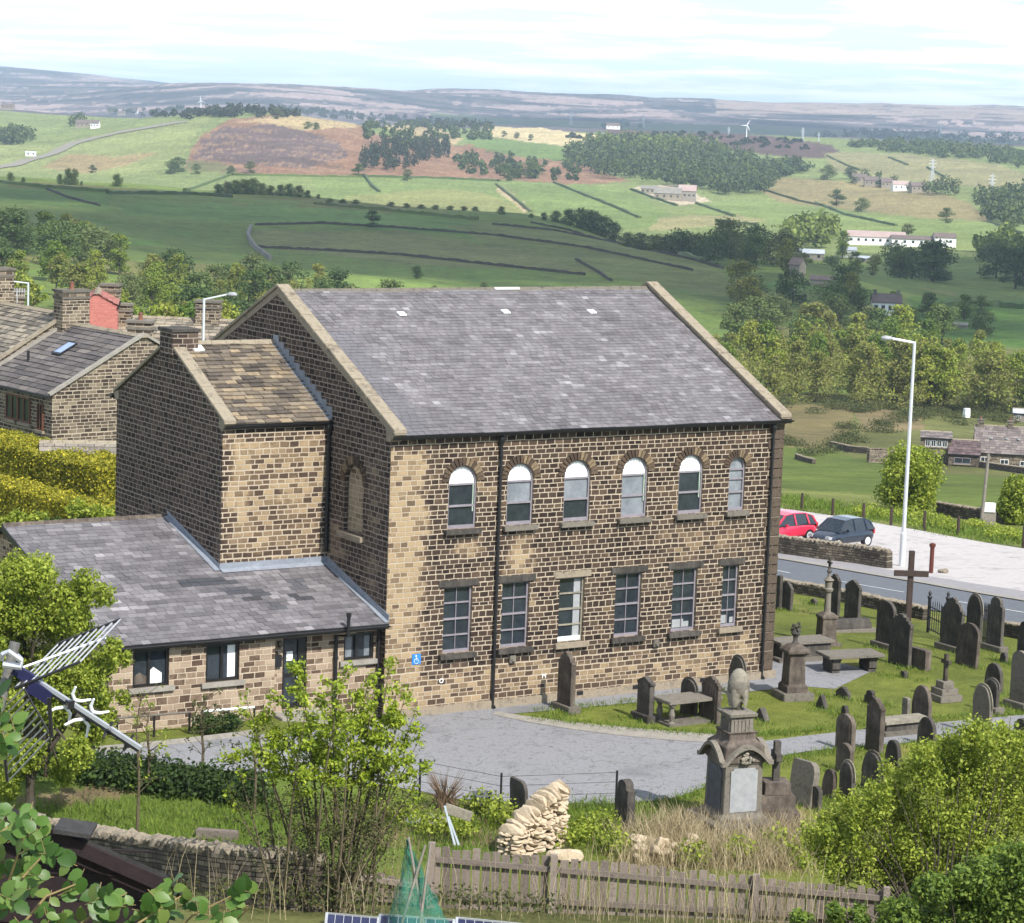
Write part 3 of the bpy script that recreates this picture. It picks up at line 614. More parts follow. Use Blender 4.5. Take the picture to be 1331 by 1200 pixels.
def slates(name, origin, ud, vd, lu, lv, tw, th, mat, parent, pal, rng, thick=.012, wj=0.0, skip=None, patches=(), wavy=0.0, patchrun=0.0):
    """courses of individual tiles; ud along the eave, vd up the slope"""
    ud = np.array(ud, float); vd = np.array(vd, float); nn = np.cross(ud, vd); nn = nn/np.linalg.norm(nn); nn = nn if nn[2] > 0 else -nn
    V = []; C = []; Q = []; rows = int(round(lv/th)); th = lv/rows
    for r in range(rows):
        u = -(rng.uniform(0, tw) if wj else (tw/2 if r % 2 else 0)); base = rng.gauss(0, .05)
        tone = None
        while u < lu:
            w_ = tw*(1+rng.uniform(-wj, wj)); a = max(u, 0); b = min(u+w_-tw*.035, lu); u += w_
            if b-a < .02: continue
            if skip and skip((a+b)/2, (r+.5)*th): continue
            if tone is None or rng.random() > patchrun: tone = min(.999, max(0, .62*rng.random()+.30*(.62+.5*math.sin(u*1.7+2*math.sin(r*th*.8))*math.sin(r*th*1.3+1.7*math.sin(u*.6))+.35*math.sin(u*4.1+r*th*3.3))))
            col = np.array(pal[min(int(tone*len(pal)), len(pal)-1)])*(1+rng.uniform(-.14, .14)+base)
            for (pu, pv, ru, rv, pc) in patches:
                if abs((a+b)/2-pu) < ru*(1+rng.uniform(-.25, .25)) and abs((r+.5)*th-pv) < rv: col = np.array(pc)*(1+rng.uniform(-.05, .05))
            l0 = thick*(1+rng.uniform(-.2, .9)); tl = rng.uniform(-.004, .004); wv = wavy*math.sin(((a+b)/2)*1.3)*math.sin(r*th*.9+1)
            y0 = r*th-rng.uniform(0, .012); y1 = (r+1)*th+.02
            o = np.array(origin, float)+nn*wv; i0 = len(V)
            V += [o+ud*a+vd*y0+nn*(l0+tl), o+ud*b+vd*y0+nn*(l0-tl), o+ud*b+vd*y1+nn*.001, o+ud*a+vd*y1+nn*.001, o+ud*a+vd*y0-nn*.004, o+ud*b+vd*y0-nn*.004]
            C += [np.clip(col, .01, .9)]*6; Q += [(i0, i0+1, i0+2, i0+3), (i0+4, i0+5, i0+1, i0)]
    return link(name, np_mesh(name, V, Q, mat, np.array(C)), parent)
M['quoin'] = mottled('quoin_stone', (.022, .018, .016), (.10, .075, .055), 2.6, .92, .2, .012, (.045, .034, .027))
rng = random.Random(11)
chapel = thing('chapel', (0, 0, 0), label='large two-storey stone chapel with blue-grey slate roof and rows of arched windows', cat='chapel')
LOW = [(1.96, 2.955), (4.0, 4.98), (6.065, 7.0), (8.15, 9.14), (10.33, 11.285), (12.28, 12.93)]
UPW = [(2.0, 2.975), (4.045, 4.98), (6.09, 7.05), (8.225, 9.19), (10.385, 11.32), (12.35, 12.98)]
ZB, ZT, ZS, ZSP = 1.82, 3.85, 5.60, 7.02
def arch_loop(a, b, z0, zs, n=14):
    c, r_ = (a+b)/2, (b-a)/2
    return [(a, z0), (b, z0)]+[(c+r_*math.cos(t), zs+r_*math.sin(t)) for t in np.linspace(0, PI, n)]
to3 = lambda lp, y=0.0: [(x, y, z) for x, z in lp]
holes = [to3([(a, ZB), (b, ZB), (b, ZT), (a, ZT)]) for a, b in LOW]+[to3(arch_loop(a, b, ZS, ZSP)) for a, b in UPW]
wall_panel('wall', to3([(0, -.5), (LX, -.5), (LX, HE), (0, HE)]), holes, M['front'], chapel, .20)
bz = [(1.52, 5.25), (2.84, 5.25)]
bl = [(0, y, z) for y, z in arch_loop(1.60, 2.78, 5.25, 6.75)]
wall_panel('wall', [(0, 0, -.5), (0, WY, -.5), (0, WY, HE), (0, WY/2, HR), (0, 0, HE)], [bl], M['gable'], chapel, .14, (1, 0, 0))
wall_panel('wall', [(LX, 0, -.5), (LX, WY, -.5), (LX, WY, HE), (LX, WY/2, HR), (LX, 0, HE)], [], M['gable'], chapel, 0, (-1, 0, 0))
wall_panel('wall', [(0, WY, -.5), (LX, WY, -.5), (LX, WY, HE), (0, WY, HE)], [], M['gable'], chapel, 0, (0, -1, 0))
M['infill'] = stone_blocks('pale_infill_stone', .34, .165, [(.0, (.10, .075, .05)), (.3, (.23, .18, .12)), (1, (.38, .30, .20))], (.40, .33, .25), None, .3, .018, seed=5.5)
bw = wall_panel('blind_window', [(.14, y, z) for y, z in arch_loop(1.56, 2.82, 5.2, 6.75)], [], M['infill'], chapel, 0, (1, 0, 0))
mb = MB(); mb.box((-.06, 2.19, 5.16), (.20, 1.5, .16)); mb.build('sill', M['ashlar'], bw, bevel=.01)
def voussoirs(par, a, b, zs, y, n=15, w_=.24, axis='x', x0=0.0):
    mb = MB(); c, r_ = (a+b)/2, (b-a)/2
    for i in range(n):
        t0, t1 = PI*i/n+.025, PI*(i+1)/n-.025; pts = [(c+q*math.cos(t), zs+q*math.sin(t)) for q, t in ((r_+.004, t0), (r_+w_, t0), (r_+w_, t1), (r_+.004, t1))]
        if axis == 'x': mb.prism([(p, y, z) for p, z in pts], (0, .0, 0), (0, -.035-.01*(i % 2), 0))
        else: mb.prism([(x0, p, z) for p, z in pts], (0, 0, 0), (-.035-.01*(i % 2), 0, 0))
    return mb.build('arch_surround', M['voussoir'], par)
voussoirs(bw, 1.60, 2.78, 6.75, 0, axis='y', x0=0)
# lower sash windows
for i, (a, b) in enumerate(LOW):
    pale = i == 2; c = (a+b)/2; wd = b-a; y = .13; mb = MB(); t = .055
    mb.box((a+t/2, y, (ZB+ZT)/2), (t, .07, ZT-ZB)); mb.box((b-t/2, y, (ZB+ZT)/2), (t, .07, ZT-ZB))
    mb.box((c, y, ZT-t/2), (wd-2*t, .068, t)); mb.box((c, y, ZB+.045), (wd-2*t, .068, .09))
    for q in (.25, .5, .75): mb.box((c, y, ZB+.04+q*(ZT-ZB-.06)), (wd-2*t, .05, .045 if q != .5 else .06))
    if not pale: mb.box((c, y+.005, (ZB+ZT)/2), (.022, .04, ZT-ZB-2*t))
    fr = mb.build('window', M['palegrave'] if pale else M['frame'], chapel)
    mb = MB(); mb.box((c, y+.035, (ZB+ZT)/2), (wd-.02, .015, ZT-ZB-.02)); mb.build('glass', M['glass'], fr)
    mb = MB(); mb.box((c, -.05, ZB-.085), (wd+.28, .22, .16)); mb.build('sill', M['ashlar' if i in (2, 5) else 'sooty'], fr, bevel=.012)
    mb = MB(); mb.box((c, -.012, ZT+.10), (wd+.40, .05, .20)); mb.build('lintel', M['sooty' if i != 2 else 'ashlar'], fr, bevel=.008)
    if pale:
        mb = MB(); mb.box((c+.27, y+.02, (ZB+ZT)/2), (.24, .012, ZT-ZB-.16)); mb.build('curtain', M['marble'], fr)
        mb = MB(); mb.box((c, y-.02, ZB+.10), (wd-.1, .05, .13)); mb.build('bottom_board', M['white'], fr)
    if i in (4, 5):
        mb = MB(); mb.box((c-.12, y+.024, ZB+.24), (wd*.45, .010, .26)); mb.box((c+.2, y+.024, ZB+.20), (wd*.22, .010, .18)); mb.build('net_curtain', M['marble'], fr)
# upper arched windows
UPT = ['glass', 'greyglass', 'greyglass', 'greyglass', 'glass', None]; LOT = ['glass', 'glass', 'glass', 'greyglass', 'glass', None]
M['greenreveal'] = mottled('mossy_board', (.20, .30, .20), (.46, .52, .45), 3, .8, .2, 0)
for i, (a, b) in enumerate(UPW):
    c = (a+b)/2; wd = b-a; r_ = wd/2; y = .09; t = .05; mb = MB()
    mb.box((a+t/2, y, (ZS+ZSP)/2), (t, .07, ZSP-ZS)); mb.box((b-t/2, y, (ZS+ZSP)/2), (t, .07, ZSP-ZS)); mb.box((c, y, ZS+.05), (wd-2*t, .068, .10))
    zm = 6.28 if i != 5 else 6.2; mb.box((c, y-.008, zm), (wd-2*t, .06, .06)); mb.box((c, y, ZSP-.09), (wd-2*t, .06, .055))
    if i == 5: mb.box((c, y, 6.62), (wd-2*t, .05, .05))
    n = 14
    for k in range(n):
        t0, t1 = PI*k/n, PI*(k+1)/n
        mb.prism([(c+q*math.cos(s), y+.034, ZSP+q*math.sin(s)) for q, s in ((r_-t, t0), (r_, t0), (r_, t1), (r_-t, t1))], (0, 0, 0), (0, -.068, 0))
    fr = mb.build('arched_window', M['frame'], chapel)
    if i < 5:
        mb = MB(); mb.prism([(c+(r_-.04)*math.cos(s), y+.01, ZSP-.09+(r_+.05)*math.sin(s)) for s in np.linspace(0, PI, 16)], (0, 0, 0), (0, .02, 0)); mb.build('arch_board', M['paleboard'], fr)
        mb = MB(); mb.box((b-.09, y-.005, 6.52), (.035, .05, .85)); mb.build('board_edge', M['greenreveal'], fr) if i in (0, 3, 4) else None
        mb = MB(); mb.box((c, y+.03, (zm+6.95)/2), (wd-.04, .012, 6.95-zm)); mb.build('upper_pane', M[UPT[i]], fr)
        mb = MB(); mb.box((c, y+.03, (zm+ZS)/2), (wd-.04, .012, zm-ZS-.02)); mb.build('lower_pane', M[LOT[i]], fr)
    else:
        mb = MB(); mb.prism([(p, y+.03, z) for p, z in arch_loop(a+.02, b-.02, ZS+.01, ZSP)], (0, 0, 0), (0, .012, 0)); mb.build('glass', M['greyglass'], fr)
    mb = MB(); mb.box((c, -.055, ZS-.085), (wd+.26, .24, .15)); mb.build('sill', M['greygrave' if i else 'sooty'], fr, bevel=.012)
    voussoirs(fr, a, b, ZSP, 0.0)
# dark quoins at the right-hand corner
mb = MB(); rq = random.Random(5)
for k in range(26): z0 = .28+k*.315; wq = .62 if k % 2 else .40; mb.box((LX-wq/2+.012, .10, z0+.15), (wq, .26, .285))
mb.build('quoins', M['quoin'], chapel, bevel=.012)
# plinth, roof, copings, gutters
mb = MB(); mb.box((LX/2+.02, -.05, -.06), (LX+.16, .12, .62)); mb.build('plinth', M['ashlar'], chapel, bevel=.02)
sl = (HR-HE)/(WY/2); vd = np.array([0, 1, sl])/math.hypot(1, sl); LV = math.hypot(WY/2, HR-HE)
SL = [(.118, .108, .114), (.128, .118, .123), (.122, .113, .118), (.136, .126, .131), (.146, .136, .141), (.155, .145, .15), (.176, .166, .17), (.225, .215, .22)]
roof = slates('roof', (.32, -.24, HE-.10), (1, 0, 0), vd, LX-.64, LV+.22, .25, .18, M['slate'], chapel, SL, random.Random(3), .011, wj=.04, wavy=.012, patches=[(.5, 3, .5, 3, (.128, .122, .13))])
mb = MB(); mb.prism([(0, WY/2, HR-.06), (0, -.16, HE-.13), (0, -.16, HE-.2), (0, WY+.16, HE-.2), (0, WY+.16, HE-.13)], (.05, 0, 0), (LX-.05, 0, 0)); mb.build('roof_deck', M['slate'], chapel)
mb = MB()
for x in np.arange(.35, LX-.3, .45): mb.prism([(x, WY/2-.17, HR-.075), (x, WY/2, HR+.06), (x, WY/2+.17, HR-.075)], (0, 0, 0), (.44, 0, 0))
mb.build('ridge_tiles', M['greygrave'], chapel)
mb = MB(); mb.box((8.4, WY/2-.10, HR+.02), (.95, .10, .04), rx=math.atan(sl)); mb.build('ridge_flashing', M['white'], chapel)
for px, py in ((522, 410), (657, 407), (769, 407)):
    nv = Vector((0, -sl, 1)).normalized(); d = ray(px, py); q = CAM+d*((Vector((0, 0, HE))-Vector(CAM)).dot(nv)/Vector(d).dot(nv))
    mb = MB(); mb.box((q[0], q[1], q[2]+.05), (.26, .26, .06), rx=math.atan(sl)-.12); mb.build('roof_vent', M['paleboard'], chapel, bevel=.015)
def coping(par, x0, x1, y0, z0, y1, z1, mat, seg=7, lift=.10, th=.12):
    mb = MB()
    for k in range(seg):
        f0, f1 = k/seg+.002, (k+1)/seg-.002
        A = [(x, y0+(y1-y0)*f, z0+(z1-z0)*f+lift) for f in (f0, f1) for x in (x0, x1)]
        mb.add(A+[(p[0], p[1], p[2]+th) for p in A], [(0, 1, 3, 2), (4, 6, 7, 5), (0, 4, 5, 1), (2, 3, 7, 6), (0, 2, 6, 4), (1, 5, 7, 3)])
    return mb.build('coping', mat, par, bevel=.012)
M['copestone'] = mottled('coping_stone', (.085, .07, .052), (.27, .23, .17), 1.1, .92, .2, .01, (.165, .138, .10))
for x0, x1 in ((-.07, .36), (LX-.36, LX+.07)):
    coping(chapel, x0, x1, -.30, HE-.14, WY/2, HR, M['copestone'], 9); coping(chapel, x0, x1, WY+.30, HE-.14, WY/2, HR, M['copestone'], 9)
    mb = MB(); mb.prism([(x0+.03, -.30, HE-.06), (x0+.03, .0, HE-.30), (x0+.03, .25, HE-.30), (x0+.03, .25, HE+.1), (x0+.03, -.05, HE+.06)], (0, 0, 0), (.37, 0, 0)); mb.build('kneeler', M['ashlar'], chapel)
    mb = MB(); xi = x0+.05
    mb.prism([(xi, -.05, HE-.1), (xi, WY/2, HR-.12), (xi, WY/2, HR+.10), (xi, -.05, HE+.10)], (0, 0, 0), (.33, 0, 0)); mb.prism([(xi, WY+.05, HE-.1), (xi, WY/2, HR-.12), (xi, WY/2, HR+.10), (xi, WY+.05, HE+.10)], (0, 0, 0), (.33, 0, 0)); mb.build('parapet', M['ashlar'], chapel)
def gutter(par, x0, x1, y, z, r_=.065):
    n = 8; V = []; Fs = []
    for x in (x0, x1):
        for k in range(n+1):
            t = PI+PI*k/n; V.append((x, y+r_*math.cos(t), z+r_*math.sin(t)))
        for k in range(n, -1, -1):
            t = PI+PI*k/n; V.append((x, y+(r_-.012)*math.cos(t), z+(r_-.012)*math.sin(t)))
    k2 = 2*(n+1); Fs = [(k, (k+1) % k2, k2+(k+1) % k2, k2+k) for k in range(k2)]+[tuple(range(k2)), tuple(range(2*k2-1, k2-1, -1))]
    mb = MB(); mb.add(V, Fs); mb.box(((x0+x1)/2, y+r_+.02, z-.035), (x1-x0, .035, .15)); return mb.build('gutter', M['black'], par)
gutter(chapel, -.02, LX+.16, -.25, HE-.12)
def downpipe(par, x, y, z0, z1, r_=.05, hop=True, foot=True):
    mb = MB(); mb.tube([(x, y, z0), (x, y, z1)], r_, 10)
    for z in np.arange(z0+.4, z1, 1.8): mb.tube([(x, y, z), (x, y, z+.09)], r_*1.35, 10)
    if hop: mb.lathe([(r_*1.2, 0), (r_*2.2, .16), (r_*2.2, .26)], (x, y, z1-.24), 8)
    mb.tube([(x, y, z1-.05), (x, y-.02, z1+.05), (x, y-.10, z1+.12)], r_*.9, 8)
    if foot: mb.tube([(x, y, z0+.02), (x, y-.12, z0-.05)], r_, 8)
    return mb.build('downpipe', M['black'], par, smooth=False)
downpipe(chapel, 3.74, -.09, .1, HE-.28); downpipe(chapel, 13.98, -.09, .1, HE-.28, .045)
for (x, z) in ((4.42, 1.47), (9.75, 1.52)):
    mb = MB(); mb.box((x, -.05, z), (.22, .1, .24)); mb.box((x, -.12, z-.02), (.12, .06, .1)); mb.build('vent_box', M['greygrave'], chapel, bevel=.02)
for x in (6.9, 9.0, 11.6): mb = MB(); mb.box((x, -.115, .20), (.22, .02, .12)); mb.build('air_grate', M['black'], chapel)

# ---- gabled tower block on the chapel's end wall
tower = thing('stair_block', (-1.8, 3.8, 0), label='tall gabled stone block with stone-slate roof set against the chapel end wall', cat='building')
inv = (1.8, -3.8, 0)
TX, TY0, TY1, TE, TR = -3.6, 3.8, 11.7, 8.55, 10.5; TM = (TY0+TY1)/2
def off(o): o.location = inv; return o
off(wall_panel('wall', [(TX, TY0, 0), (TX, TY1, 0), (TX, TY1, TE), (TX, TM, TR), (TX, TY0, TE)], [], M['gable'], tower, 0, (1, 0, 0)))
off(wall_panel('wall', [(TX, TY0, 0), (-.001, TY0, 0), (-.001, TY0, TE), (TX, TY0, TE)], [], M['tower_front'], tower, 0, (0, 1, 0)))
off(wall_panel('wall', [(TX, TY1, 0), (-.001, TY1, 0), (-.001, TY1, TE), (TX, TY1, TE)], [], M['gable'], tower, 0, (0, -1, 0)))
ts = (TR-TE)/(TM-TY0); tv = np.array([0, 1, ts])/math.hypot(1, ts); tl = math.hypot(TM-TY0, TR-TE)
STP = [(.12, .10, .078), (.165, .135, .10), (.095, .08, .066), (.20, .165, .12), (.145, .12, .092), (.25, .195, .13), (.075, .064, .055)]
rr = random.Random(8)
off(slates('roof', (TX+.30, TY0-.16, TE-.07), (1, 0, 0), tv, 3.28, tl+.17, .40, .22, M['stoneslate'], tower, STP, rr, .035, wj=.35))
tvb = np.array([0, -1, ts])/math.hypot(1, ts)
off(slates('roof', (TX+.30, TY1+.16, TE-.07), (1, 0, 0), tvb, 3.28, tl+.17, .40, .22, M['stoneslate'], tower, STP, rr, .035, wj=.35))
mb = MB(); mb.prism([(TX+.05, TY0-.1, TE-.09), (TX+.05, TM, TR-.05), (TX+.05, TY1+.1, TE-.09)], (0, 0, 0), (3.5, 0, 0)); off(mb.build('roof_deck', M['stoneslate'], tower))
mb = MB()
for x in np.arange(TX+.9, -.1, .5): mb.prism([(x, TM-.2, TR-.06), (x, TM-.06, TR+.07), (x, TM+.06, TR+.07), (x, TM+.2, TR-.06)], (0, 0, 0), (min(.49, -.02-x), 0, 0))
off(mb.build('ridge_tiles', M['copestone'], tower))
off(coping(tower, TX-.06, TX+.34, TY0-.22, TE-.11, TM, TR, M['copestone'], 5, .06, .11)); off(coping(tower, TX-.06, TX+.34, TY1+.22, TE-.11, TM, TR, M['copestone'], 5, .06, .11))
for yy, s in ((TY0, -1), (TY1, 1)):
    mb = MB(); mb.prism([(TX-.04, yy+s*.24, TE-.04), (TX-.04, yy, TE-.28), (TX-.04, yy-s*.2, TE-.2), (TX-.04, yy-s*.2, TE+.08)], (0, 0, 0), (.36, 0, 0)); off(mb.build('kneeler', M['ashlar'], tower))
mb = MB(); mb.box((TX+.34, TM, TR+.02), (.86, .95, .74)); off(mb.build('chimney_stub', M['gable'], tower)); mb = MB(); mb.box((TX+.34, TM, TR+.43), (.98, 1.08, .11)); off(mb.build('chimney_cap', M['sooty'], tower, bevel=.02))
off(gutter(tower, TX+.02, .0, TY0-.17, TE-.11, .06)); off(gutter(tower, TX-.12, .0, TY1+.2, TE-.11, .06))
off(downpipe(tower, -.09, TY0-.09, 4.45, TE-.2, .06, True, False))
mb = MB()
for k in range(11):
    f = k/11; f1 = (k+1)/11; y0, y1 = TY0-.1+(TM-TY0+.1)*f, TY0-.1+(TM-TY0+.1)*f1; z0 = TE-.06+(TR-TE+.05)*f; z1 = TE-.06+(TR-TE+.05)*f1
    mb.prism([(-.022, y0, z0), (-.022, y1, z1), (-.022, y1, z1+.22), (-.022, y0, z1+.22)], (0, 0, 0), (.018, 0, 0))
    mb.add([(-.16, y0, z0+.045), (-.02, y0, z0+.05), (-.02, y1, z1+.05), (-.16, y1, z1+.045)], [(0, 1, 2, 3)])
off(mb.build('stepped_flashing', M['lead'], tower))
mb = MB(); mb.box((TX+.78, TM-.42, TR-.12), (.34, .3, .05), rx=math.atan(ts)); off(mb.build('patch_flashing', M['white'], tower))

# ---- single-storey annex
annex = thing('annex', (-4.1, .1, 0), label='low single-storey stone annex with slate roof and black-framed windows', cat='building')
ain = (4.1, -.1, 0)
def offa(o): o.location = ain; return o
AE, AS, AR = 3.03, .278, 7.6
def az(y): return AE+AS*(y-.0)
wins = [(-8.03, -6.93, 1.68, 2.74), (-5.80, -4.75, 1.64, 2.74)]
offa(wall_panel('wall', to3([(-8.75, -.3), (-3.62, -.3), (-3.62, 2.97), (-8.75, 2.97)], .0), [to3([(a, b), (c, b), (c, d), (a, d)]) for a, b, c, d in [(w0, z0, w1, z1) for w0, w1, z0, z1 in wins]], M['annex'], annex, .16))
offa(wall_panel('wall', to3([(-3.62, -.3), (-.002, -.3), (-.002, 3.05), (-3.62, 3.05)], .30), [to3([(-1.22, 1.82), (-.22, 1.82), (-.22, 2.62), (-1.22, 2.62)], .30), to3([(-3.22, .55), (-2.44, .55), (-2.44, 2.66), (-3.22, 2.66)], .30)], M['annex'], annex, .14))
offa(wall_panel('wall', [(-3.62, 0, -.3), (-3.62, .3, -.3), (-3.62, .3, 3.05), (-3.62, 0, 2.97)], [], M['annex'], annex, 0, (-1, 0, 0)))
offa(wall_panel('wall', [(-8.75, 0, -.3), (-8.75, 11, -.3), (-8.75, 11, 3.9), (-8.75, AR, az(AR)-.04), (-8.75, 0, 2.97)], [], M['annex'], annex, 0, (1, 0, 0)))
offa(wall_panel('wall', [(-8.75, 11, -.3), (-3.6, 11, -.3), (-3.6, 11, 3.9), (-8.75, 11, 3.9)], [], M['annex'], annex, 0, (0, -1, 0)))
av = np.array([0, 1, AS])/math.hypot(1, AS); al = math.hypot(1, AS)*(AR+.25)
def inb(u, v):
    x = -9.0+u; y = -.25+v/math.hypot(1, AS); return (x > -3.58 and y > 3.82) or x > -.03
AP = [(.105, .098, .104), (.115, .108, .114), (.125, .117, .123), (.135, .126, .132), (.15, .14, .146), (.165, .155, .16), (.19, .178, .183), (.25, .235, .24)]
offa(slates('roof', (-9.0, -.25, az(-.25)), (1, 0, 0), av, 9.0, al, .30, .235, M['slate'], annex, AP, random.Random(21), .013, wj=.05, skip=inb, wavy=.01, patchrun=.25, patches=[(4.58, 3.4, .75, .22, (.06, .062, .07)), (5.88, 2.55, .42, .3, (.065, .066, .075)), (5.18, 2.75, .5, .22, (.065, .065, .075)), (6.88, 2.3, .34, .13, (.05, .05, .055)), (7.13, 2.05, .2, .12, (.05, .05, .055)), (5.58, 2.15, .35, .12, (.055, .055, .06)), (5.98, 1.55, .2, .2, (.085, .085, .095)), (7.38, 2.9, .3, .3, (.09, .09, .10))]))
mb = MB(); mb.prism([(-8.97, -.2, az(-.2)-.02), (-8.97, AR, az(AR)-.02), (-8.97, 11.2, 3.85), (-8.97, 11.2, 3.75), (-8.97, AR, az(AR)-.14), (-8.97, -.2, az(-.2)-.12)], (0, 0, 0), (5.36, 0, 0)); mb.prism([(-3.61, -.2, az(-.2)-.02), (-3.61, 3.79, az(3.79)-.02), (-3.61, 3.79, az(3.79)-.14), (-3.61, -.2, az(-.2)-.12)], (0, 0, 0), (3.6, 0, 0)); offa(mb.build('roof_deck', M['felt'], annex))
mb = MB()
for x in np.arange(-9.0, -3.7, .45): mb.prism([(x, AR-.16, az(AR)-.03), (x, AR, az(AR)+.07), (x, AR+.16, az(AR)-.03)], (0, 0, 0), (min(.44, -3.62-x), 0, 0))
offa(mb.build('ridge_tiles', M['browngrave'], annex))
mb = MB(); mb.prism([(-9.03, -.26, az(-.26)-.18), (-9.03, AR, az(AR)-.18), (-9.03, AR, az(AR)+.012), (-9.03, -.26, az(-.26)+.012)], (0, 0, 0), (.03, 0, 0)); offa(mb.build('bargeboard', M['black'], annex))
offa(gutter(annex, -9.04, -.02, -.30, az(-.3)-.04, .06))
mb = MB(); h = .17
mb.prism([(-3.622, 3.76, az(3.76)+.01), (-3.622, AR, az(AR)+.01), (-3.622, AR, az(AR)+h), (-3.622, 3.76, az(3.76)+h)], (-.012, 0, 0), (.0, 0, 0))
mb.box((-1.82, 3.775, az(3.775)+.10), (3.6, .024, .22)); mb.add([(-3.62, 3.55, az(3.55)+.03), (-.02, 3.55, az(3.55)+.03), (-.02, 3.765, az(3.765)+.05), (-3.62, 3.765, az(3.765)+.05)], [(0, 1, 2, 3)])
mb.prism([(-.024, -.2, az(-.2)+.01), (-.024, 3.76, az(3.76)+.01), (-.024, 3.76, az(3.76)+.22), (-.024, -.2, az(-.2)+.22)], (0, 0, 0), (.018, 0, 0))
mb.add([(-.16, -.25, az(-.25)+.03), (-.03, -.25, az(-.25)+.04), (-.03, 3.6, az(3.6)+.04), (-.16, 3.6, az(3.6)+.03)], [(0, 1, 2, 3)]); mb.add([(-3.8, 3.7, az(3.7)+.03), (-3.64, 3.7, az(3.7)+.04), (-3.64, AR, az(AR)+.04), (-3.8, AR, az(AR)+.03)], [(0, 1, 2, 3)])
offa(mb.build('flashing', M['lead'], annex))
def casement(x0, x1, z0, z1, y, mull, extras=None):
    c, t = (x0+x1)/2, .075; mb = MB(); yy = y+.09
    mb.box((x0+t/2, yy, (z0+z1)/2), (t, .07, z1-z0)); mb.box((x1-t/2, yy, (z0+z1)/2), (t, .07, z1-z0)); mb.box((c, yy, z0+t/2), (x1-x0-2*t, .068, t)); mb.box((c, yy, z1-t/2), (x1-x0-2*t, .068, t)); mb.box((x0+(x1-x0)*mull, yy, (z0+z1)/2), (.085, .069, z1-z0-2*t))
    fr = offa(mb.build('window', M['darkframe'], annex)); mb = MB(); mb.box((c, yy+.03, (z0+z1)/2), (x1-x0-.02, .012, z1-z0-.02)); mb.build('glass', M['glass'], fr)
    mb = MB(); mb.box((c, y-.03, z0-.075), (x1-x0+.3, .16, .15)); mb.build('sill', M['concrete'], fr, bevel=.01)
    for nm, b, d, mt in (extras or []):
        mb = MB()
        if nm == 'papers': mb.prism([(b[0]-d[0]/2, b[1], b[2]-d[2]/2), (b[0]+d[0]/2, b[1], b[2]-d[2]/2), (b[0]+d[0]/2, b[1], b[2]+d[2]*.1), (b[0]-d[0]*.1, b[1], b[2]+d[2]/2), (b[0]-d[0]/2, b[1], b[2]+d[2]*.2)], (0, 0, 0), (0, d[1], 0))
        else: mb.box(b, d)
        mb.build(nm, M[mt], fr)
casement(-8.03, -6.93, 1.68, 2.74, 0, .46, [('papers', (-7.32, .105, 1.98), (.42, .01, .46), 'white'), ('papers', (-7.75, .105, 1.92), (.4, .01, .34), 'browngrave')])
casement(-5.80, -4.75, 1.64, 2.74, 0, .50, [('curtain', (-4.96, .112, 2.19), (.24, .01, .92), 'paleboard')])
casement(-1.22, -.22, 1.82, 2.62, .30, .44, [('curtain', (-.40, .412, 2.2), (.18, .01, .6), 'greyglass'), ('curtain', (-1.02, .412, 2.2), (.22, .01, .6), 'greyglass')])
mb = MB(); x0, x1, z0, z1, yy = -3.22, -2.44, .55, 2.66, .38
mb.box((x0+.04, yy, 1.6), (.08, .08, 2.1)); mb.box((x1-.13, yy, 1.6), (.26, .08, 2.1)); mb.box(((x0+x1)/2, yy, z1-.04), (.6, .078, .08)); mb.box((x0+.3, yy, .62), (.5, .07, .14)); mb.box((x0+.3, yy, 1.55), (.5, .06, .09))
dr = offa(mb.build('door', M['darkframe'], annex)); mb = MB(); mb.box((x0+.3, yy+.02, 1.6), (.48, .012, 2.0)); mb.build('glass', M['glass'], dr)
mb = MB(); mb.box((x0+.26, yy-.005, 2.1), (.2, .006, .28)); mb.build('notice', M['white'], dr)
mb = MB(); mb.tube([(x1-.3, yy-.08, 1.45), (x1-.3, yy-.08, 1.75)], .02, 8); mb.build('handle', M['galv'], dr)
mb = MB(); mb.box((-3.42, .24, 2.02), (.26, .10, .36)); offa(mb.build('letter_box', M['black'], annex, bevel=.015))
mb = MB(); mb.box((-3.36, .22, 2.52), (.10, .14, .16)); mb.tube([(-3.36, .15, 2.47), (-3.36, .11, 2.40)], .05, 8); offa(mb.build('wall_light', M['greygrave'], annex))
mb = MB(); mb.box((-2.83, .28, 2.76), (1.05, .06, .16)); offa(mb.build('lintel', M['concrete'], annex))
mb = MB(); mb.box((-2.85, -.12, .25), (1.5, .8, .5)); offa(mb.build('door_step', M['concrete'], annex, bevel=.02))
mb = MB(); mb.tube([(-1.52, .22, .2), (-1.52, .22, 2.62), (-1.46, -.38, 2.72), (-1.46, -.40, 3.36)], .055, 10); mb.tube([(-1.46, -.40, 3.30), (-1.46, -.40, 3.40)], .075, 10)
for z in (.8, 1.9): mb.tube([(-1.52, .22, z), (-1.52, .22, z+.1)], .075, 10)
offa(mb.build('flue_pipe', M['black'], annex)); offa(downpipe(annex, -.10, .22, .1, 2.8, .05, False))
